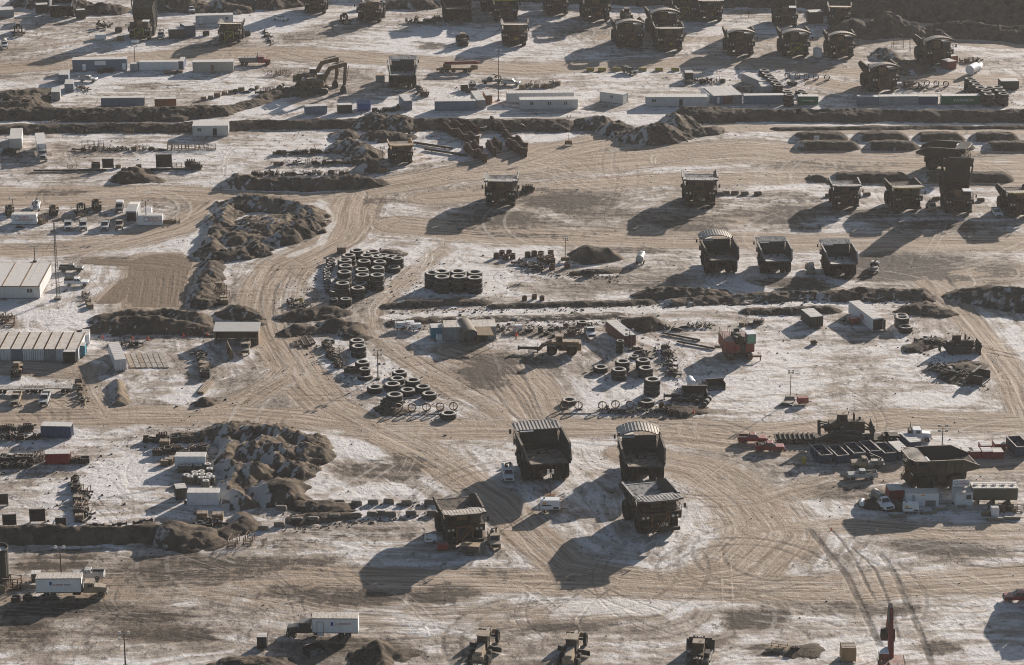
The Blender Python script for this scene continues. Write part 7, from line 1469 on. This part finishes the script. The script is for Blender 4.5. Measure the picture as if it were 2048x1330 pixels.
small('htank',1948,152,60,"large white horizontal tank beside the damaged haul truck",'storage tank',None,1.5); small('htank',1960,143,70,"small white horizontal tank behind the large one",'storage tank',None,1.0); small('htank',1383,778,100,"white propane tank lying in the middle yard",'storage tank',None,.9); small('htank',1725,1015,80,"small frosted tank left of the van bodied truck",'storage tank',None,.55)
cont(1896,140,1912,138,4,2.6,'shovel_red',"red steel cabin beside the damaged haul truck",kind='cabin',cat='cabin'); cont(1900,128,1915,126,4,2.4,'orangebox',"rusty box behind the red cabin",kind='storage_box',cat='storage box'); cont(700+717-700,223,741,222,4,2.2,'bluetarp',"blue tarpaulin tent beside the dark grey container",kind='tarpaulin_tent',cat='tent',rise=.9,roof='bluetarp')
small('genset',1822,1030,0,"white generator trailer with a yellow label in front of the white container",'generator',None,1.0); small('cargo',941,1113,80,"small cargo trailer with a plywood lid at the nose of the haul truck",'trailer',None,1.0); small('compressor',885,1104,0,"red compressor beside the haul truck under repair",'compressor',None,1.0); small('genset',861,1090,5,"grey fuel trailer behind the red compressor",'trailer',None,.75)
small('tanktrailer',1282,531,170,"silver tank trailer alone beside the brown earth pile",'tank trailer',None,1.0); small('genset',1100,1028,0,"white generator trailer below the light tower with the orange base",'generator',None,1.25); small('genset',1035,664,4,"white generator with an orange base behind the wheel loader",'generator',None,.7)
for i, (x, y) in enumerate(((800,661),(818,659),(832,664))): small('genset', x, y, 10, f"snowy generator left of the teal cabin by the grey shed, {ORD[i]} from the left", 'generator', 'generators by the grey shed', .8)
cont(950,683,975,683,2,1.4,'scrap',"dark scrap bench under the lean-to roof",kind='workbench',cat='workbench')
for i, (x, y, a) in enumerate(((1798,1036,0),(1858,1030,8),(1882,1023,8),(1990,1042,0),(2025,1040,0))): small('slab', x, y, a, f"concrete barrier along the front of the service camp, {ORD[i]} from the left", 'concrete barrier', 'concrete barriers', .9)
row(1965,1030,2040,1024,9,['bin','crate','engine','frame'],"below the olive tank, from the left",26,.9,4)
cont(1983,1036,1997,1036,1.4,1.9,'white',"white plastic cube tank below the olive tank",kind='cube_tank',cat='tank')
cont(1778,1000,1806,999,3,2.0,'red',"red box van shape in the shade of the muddy haul truck",kind='steel_box',cat='steel box')
for i, (x, y) in enumerate(((40,788),(95,786))): small('flattrailer', x, y, 0, f"flat stake trailer behind the two pickups, {['left','right'][i]} one", 'trailer', None, .95)
small('ramp',608,694,15,"rusty lattice boom lying beside the road bend, upper one",'lattice boom',None,1.0); small('ramp',618,690,18,"rusty lattice boom lying beside the road bend, right one",'lattice boom',None,.9); small('ramp',590,694,8,"rusty lattice boom lying beside the road bend, lower left one",'lattice boom',None,.6)
small('pipes',407,789,80,"bundle of weathered timber poles",'pole bundle',None,.9); row(398,712,412,760,8,['crate','bin','bin','pile'],"in the dark column left of the pole bundle, from the back",27,1.1,2)
row(432,560,450,615,8,['crate','bin','frame'],"beside the narrow snowy bank, from the back",28,.95,2); row(650,692,682,740,14,MIX,"along the edge of the road bend, from the back",29,.9,3); row(690,745,710,752,3,MIX,"at the foot of the tyre stack near the road bend",30,.9,2)
row(375,668,412,668,3,['frame','frame','table'],"in front of the dark bank, from the left",31,1.0,2); row(215,694,280,694,5,['pile','engine','axle'],"above the white container in the left yard, from the left",32,.8,2); row(155,765,165,812,6,['crate','pile','bin'],"in the column below the joined containers, from the back",33,.8,1); row(168,590,182,620,6,['crate','frame','pile'],"along the edge of the brown parking patch, from the back",34,.8,2)
row(1130,672,1160,672,3,['frame','pile','frame'],"behind the wheel loader, from the left",35,1.3,3); row(1330,700,1350,760,12,['pile','engine','axle'],"in the strip by the propane tank, from the back",36,.9,3); row(1340,800,1420,812,6,['pile','bucket','axle'],"on the mud heap near the propane tank, from the left",37,1.2,5); row(1270,700,1300,720,5,['pile','plate'],"right of the maroon container",38,.9,5)
small('flattrailer',1425,768,-5,"grey trailer beside the dark bucket trailer, rear one",'trailer',None,.45); small('bucket',1432,782,10,"dark bucket on the snow beside the trailers",'loader bucket',None,1.3); small('bucket',1390,805,0,"large rusty bucket half buried in mud",'loader bucket',None,1.8)
row(1330,661,1425,655,6,['pile','plate','bin'],"on the bank by the gravel cone, from the left",39,.8,2); row(1480,652,1530,649,5,['engine','crate','plate'],"above the red mining shovel, from the left",40,.7,2); small('pile',1700,650,0,"red and grey machine parts left of the white semi trailer",'scrap heap',None,1.2); small('compressor',1710,652,30,"red compressor left of the white semi trailer",'compressor',None,1.1); small('engine',1628,690,0,"small dark engine alone on the open snow",'engine block',None,.7)
row(1840,690,1875,692,4,['pile','axle'],"left of the dead bulldozer, from the left",41,1.1,4); row(1870,740,1950,765,12,['pile','axle','cylinder','plate'],"in front of the dead bulldozer, from the back",42,1.1,5); small('bucket',1963,772,60,"dark bulldozer blade lying beside the dead bulldozer",'loader bucket',None,1.7); small('pipes',1935,752,-40,"bundle of pale pipes in front of the dead bulldozer",'pipe bundle',None,.8)
o = small('compressor',1606,811,10,"red machine beside the light tower on the open snow",'compressor',None,1.05); small('plate',1572,812,0,"steel skid between the light tower and the red machine",'steel bar',None,.9)
row(1640,912,1660,932,3,['drum','drum','drum'] if 'drum' in KIND else ['bin','crate','pile'],"left of the blue scrap bins",43,.8,2); small('drum',1608,929,0,"yellow drum left of the blue scrap bins",'drum',None,1.6)
for i, (x, y) in enumerate(((265,680),(296,680),(367,674),(415,673),(205,677))): small('cone', x, y, 0, f"orange cone in front of the dark bank, {ORD[i]} in order", 'traffic cone', 'orange cones', 1.1)
small('cone',1387,829,0,"red safety cone right of the ring stands",'traffic cone',None,1.2); small('cone',1663,1060,0,"small orange cone on the brown road",'traffic cone',None,.6); small('cone',1033,672,0,"orange cone beside the white generator",'traffic cone',None,1.1)
row(520,190,580,180,10,['pile','axle','frame'],"left of the excavators, from the left",44,1.0,4); row(540,152,575,150,4,['pile','frame'],"right of the red dump truck",45,1.1,2); row(455,190,520,178,6,['crate','bin','plate'],"on the snowy rising bank, from the left",46,1.0,3)
row(745,225,800,222,6,['pile','bin','engine'],"right of the blue tarpaulin, from the left",47,.9,3); row(1040,178,1120,172,8,['frame','pile','crate'],"behind the long white offices, from the left",48,1.1,3); row(1370,168,1450,166,8,['bin','pile','frame'],"behind the brown doored white office, from the left",49,1.0,2); row(1460,180,1500,186,4,['frame','pile'],"beside the container ends",50,1.0,3); cont(1370,162,1386,162,3,2.6,'darkbox',"dark upright box behind the long white office",kind='storage_box',cat='storage box')
row(1812,175,1850,178,4,['pile','panel','frame'],"right of the truck behind the containers",51,1.4,3); row(1920,125,1960,128,5,['crate','pile','frame'],"behind the white horizontal tanks, from the left",52,1.0,3); cont(2003,180,2036,178,4,2.6,'darkbox',"dark container at the right end of the tyre rows",yaw=4)
cont(1634,116,1643,115,2.4,2.9,'white',"white cabin between the trucks numbered 790 and 787",kind='cabin',cat='cabin'); small('scaffold',1796,98,10,"tall scaffold behind the snow streaked pile",'scaffold',None,1.6); small('scaffold',1828,104,10,"scaffold beside the damaged haul truck",'scaffold',None,1.2); small('scaffold',1490,36,0,"scaffold frame alone near the top edge",'scaffold',None,1.2); cont(1619,48,1646,47,4,4.0,'darkbox',"large dark steel box behind the steeply raised truck",kind='storage_box',cat='storage box')
cont(73,27,96,26,3,3.0,'darkbox',"dark steel box left of the rear facing truck in the corner",kind='storage_box',cat='storage box'); cont(154,39,171,38,2,3.2,'darkbox',"dark panel with a yellow slash beside the rear facing truck in the corner",kind='storage_box',cat='storage box'); cont(-10,36,28,34,5,2.6,'greybox',"grey building cut by the upper left corner",kind='shed',cat='shed')
small('pile',206,58,0,"tangle of bent steel left of the tallest raised bed truck",'scrap heap',None,2.0); cont(192,80,212,79,3,1.6,'white',"low white box left of the tallest raised bed truck",kind='storage_box',cat='storage box'); small('crate',240,82,0,"wooden crate left of the tallest raised bed truck",'crate',None,1.3); small('bin',237,65,0,"dark bin left of the tallest raised bed truck",'parts bin',None,1.4); small('bin',412,72,0,"dark blue bin between two lime ladder trucks",'parts bin',None,1.3); small('bin',495,72,0,"dark bin right of the flat canopied lime ladder truck",'parts bin',None,1.2); small('htank',269,88,0,"small silver tank in front of the tallest raised bed truck",'storage tank',None,.6)
row(528,62,545,92,8,['plate','plate'],"in the fan of steel bars near the top, from the back",53,1.0,1); row(815,48,880,46,6,['pile','engine','plate'],"by the rear facing truck at the top, from the left",54,1.2,3); row(330,148,365,147,5,['crate','crate','bin'],"in front of the white container in the upper left, from the left",55,.8,1); row(195,146,225,146,3,['engine','bin'],"in front of the long slate blue trailer",56,1.1,1); row(155,175,175,185,4,['pile','crate'],"right of the huddled containers, from the back",57,.9,2); row(400,203,455,190,4,['crate','bin'],"on the bank right of the orange container, from the left",58,1.1,2)
cont(752,165,769,165,2.4,2.2,'greybox',"grey tool trailer left of the rear facing truck, plywood top",kind='tool_trailer',cat='trailer',roof='plywood'); row(836,178,850,200,4,['engine','pile'],"beside the torn tarpaulin container",59,1.1,3); row(925,178,950,190,3,['frame','bin'],"behind the pale blue container",60,1.1,3)
row(10,312,36,310,2,['yframe','bucket'],"below the end on site office at the left edge",61,1.0,1); row(85,258,120,262,4,['frame','pile'],"right of the end on site office",62,1.2,2); row(20,455,60,454,1,['plate'],"in front of the left lettered container",63,1); row(76,449,84,449,2,['crate','frame'],"at the right end of the left lettered container",64,1.0,1); row(328,448,358,446,4,['bin','crate','frame'],"right of the right lettered container, from the left",65,.8,1)
row(0,640,15,655,3,['pile','frame'],"at the left edge below the site office block",66,1.2,3); row(20,1205,110,1200,4,['bin','plate'],"in the shadow of the white box truck, from the left",67,1.0,2); row(0,1190,30,1180,3,['frame','crate'],"beside the tall dark storage tank",68,1.3,3); cont(64,1166,82,1165,1.6,1.7,'darkbox',"small dark box between the tank and the white box truck",kind='storage_box',cat='storage box'); small('slab',60,1178,0,"concrete barrier left of the white box truck",'concrete barrier',None,1.2)
small('bucket',627,1316,40,"rusty bucket standing on its edge below the white box truck",'loader bucket',None,1.1); cont(515,1298,533,1298,1.6,2.2,'darkbox',"dark box with a pipe stub left of the white box truck at the bottom",kind='storage_box',cat='storage box'); small('table',1560,1300,-20,"low steel rack on the snow left of the crate",'steel rack',None,.8); small('engine',1590,1306,10,"engine block on the brown dirt spread",'engine block',None,.7)
for i, (x, y) in enumerate(((466,1096),(497,1092))): small('frame', x, y, 80, f"wooden cribbing pair right of the broad dark pile, {['left','right'][i]} one", 'cribbing', None, 1.0)
row(575,612,620,618,4,['pile','axle'],"in the shadow of the big tyre cluster, from the left",69,1.0,3); small('drum',602,607,0,"yellow drum in the shadow of the big tyre cluster",'drum',None,1.5); small('bin',694,612,0,"grey block at the tip of the big tyre cluster",'parts bin',None,1.3); small('crate',683,507,0,"wooden crate behind the big tyre cluster",'crate',None,1.4); small('slab',830,604,0,"small white capped barrier above the dark bank",'concrete barrier',None,.8)
small('pile',1005,664,0,"tangle of scrap at the right end of the grey shed",'scrap heap',None,1.2); small('engine',1180,553,0,"dark stump of machinery on the low ridge",'engine block',None,1.1)
small('longpipe',1364,683,-32,"long pipe half buried across the snow to the mining shovel, upper piece",'pipe',None,.8); small('longpipe',1394,700,-32,"long pipe half buried across the snow to the mining shovel, lower piece",'pipe',None,.8); small('longpipe',862,300,-30,"snow covered pipe left of the track chains, upper piece",'pipe',None,1.2); small('longpipe',892,314,-30,"snow covered pipe left of the track chains, lower piece",'pipe',None,1.2); small('scaffold',868,268,0,"upright pale post behind the track chains",'post',None,1.1)

# ------------------------------------------------------------------ loose clods, stones and litter nobody could count
rs = np.random.RandomState(12); B = MB(); n = 0
def clod(x, y, s):
    k = rs.randint(5, 8); z = rs.uniform(.35, .75) * s; a0 = rs.uniform(0, 6.28); vs = []
    for i in range(k):
        a = a0 + 6.283 * i / k; r = s * rs.uniform(.65, 1.15); vs.append((x + r * math.cos(a), y + r * math.sin(a), -.12))
    for i in range(k):
        a = a0 + 6.283 * i / k; r = s * rs.uniform(.3, .7); vs.append((x + r * math.cos(a), y + r * math.sin(a), z * rs.uniform(.7, 1.1)))
    B.add(vs, [tuple(range(k, 2 * k))] + [(i, (i + 1) % k, (i + 1) % k + k, i + k) for i in range(k)])
near = [o.location for o in ALL if o.get('category') in ('dirt pile', 'scrap heap', 'parts bin', 'engine block', 'steel bar', 'tyre')] + [o.location for o in bpy.data.objects if o.name.startswith('dirt_pile')]
for k in range(4200):
    p = near[rs.randint(len(near))]; r = abs(rs.normal(0, 7)); a = rs.uniform(0, 6.28); clod(p.x + r * math.cos(a), p.y + r * math.sin(a), rs.choice([.12, .18, .25, .4], p=[.4, .35, .2, .05]))
for k in range(2600):
    y = rs.uniform(430, 960); x = rs.uniform(-1, 1) * halfw(y)
    if fbm(np.array([x * .03]), np.array([y * .03]), 3, 77)[0] > .5: clod(x, y, rs.choice([.1, .16, .25], p=[.5, .35, .15]))
for sp in ([(785,622),(990,620),(1300,612),(1620,600)],[(785,655),(1000,650),(1240,642)],[(580,1030),(860,1005)],[(560,1060),(870,1028)],[(640,690),(700,760)],[(1310,690),(1370,790)],[(1830,690),(1960,775)],[(1290,600),(1860,604)],[(200,672),(420,672)],[(1050,545),(1260,560)]):
    for (x0, y0), (x1, y1) in zip(sp[:-1], sp[1:]):
        for k in range(int(abs(x1 - x0) + abs(y1 - y0)) // 2): u = rs.rand(); q = G(x0 + (x1 - x0) * u + rs.normal(0, 5), y0 + (y1 - y0) * u + rs.normal(0, 4)); clod(q.x, q.y, rs.choice([.12, .2, .32, .5], p=[.4, .35, .18, .07]))
tag(B.build('dirt_clods', EARTH_CLOD), "loose clods of earth and stones scattered over the snow", None, None, 'stuff')

# ------------------------------------------------------------------ lettering becomes mesh; labels are checked
bpy.context.view_layer.update()
for o in [o for o in bpy.data.objects if o.type == 'FONT']:
    me = bpy.data.meshes.new_from_object(o); n = bpy.data.objects.new('lettering', me); n.name = o.name.split('.')[0] + '_mesh'
    n.parent = o.parent; n.location = o.location; n.rotation_euler = o.rotation_euler; nm_ = o.name.split('.')[0]; col.objects.link(n); bpy.data.objects.remove(o); n.name = nm_
for o in bpy.data.objects:
    if 'own' in o: del o['own']
for l, os_ in LABELS.items():
    if len(os_) > 1: print('DUPLICATE LABEL', l, len(os_))
    if not 4 <= len(l.split()) <= 16: print('LABEL LENGTH', l)
# ------------------------------------------------------------------ thin winter haze over the yard
hz = MB(); hz.box(-3400, 3400, -150, 3100, -40, 215)
hm = bpy.data.materials.new("thin_haze"); hm.use_nodes = True; hn = hm.node_tree; hn.nodes.remove(hn.nodes["Principled BSDF"])
pv = hn.nodes.new("ShaderNodeVolumePrincipled"); pv.inputs["Color"].default_value = (0.90, 0.88, 0.88, 1); pv.inputs["Density"].default_value = 0.000052; pv.inputs["Anisotropy"].default_value = 0.25
hn.links.new(pv.outputs[0], hn.nodes["Material Output"].inputs["Volume"])
ho = hz.build('haze', hm); tag(ho, "thin pale winter haze over the whole yard", None, None, 'stuff')
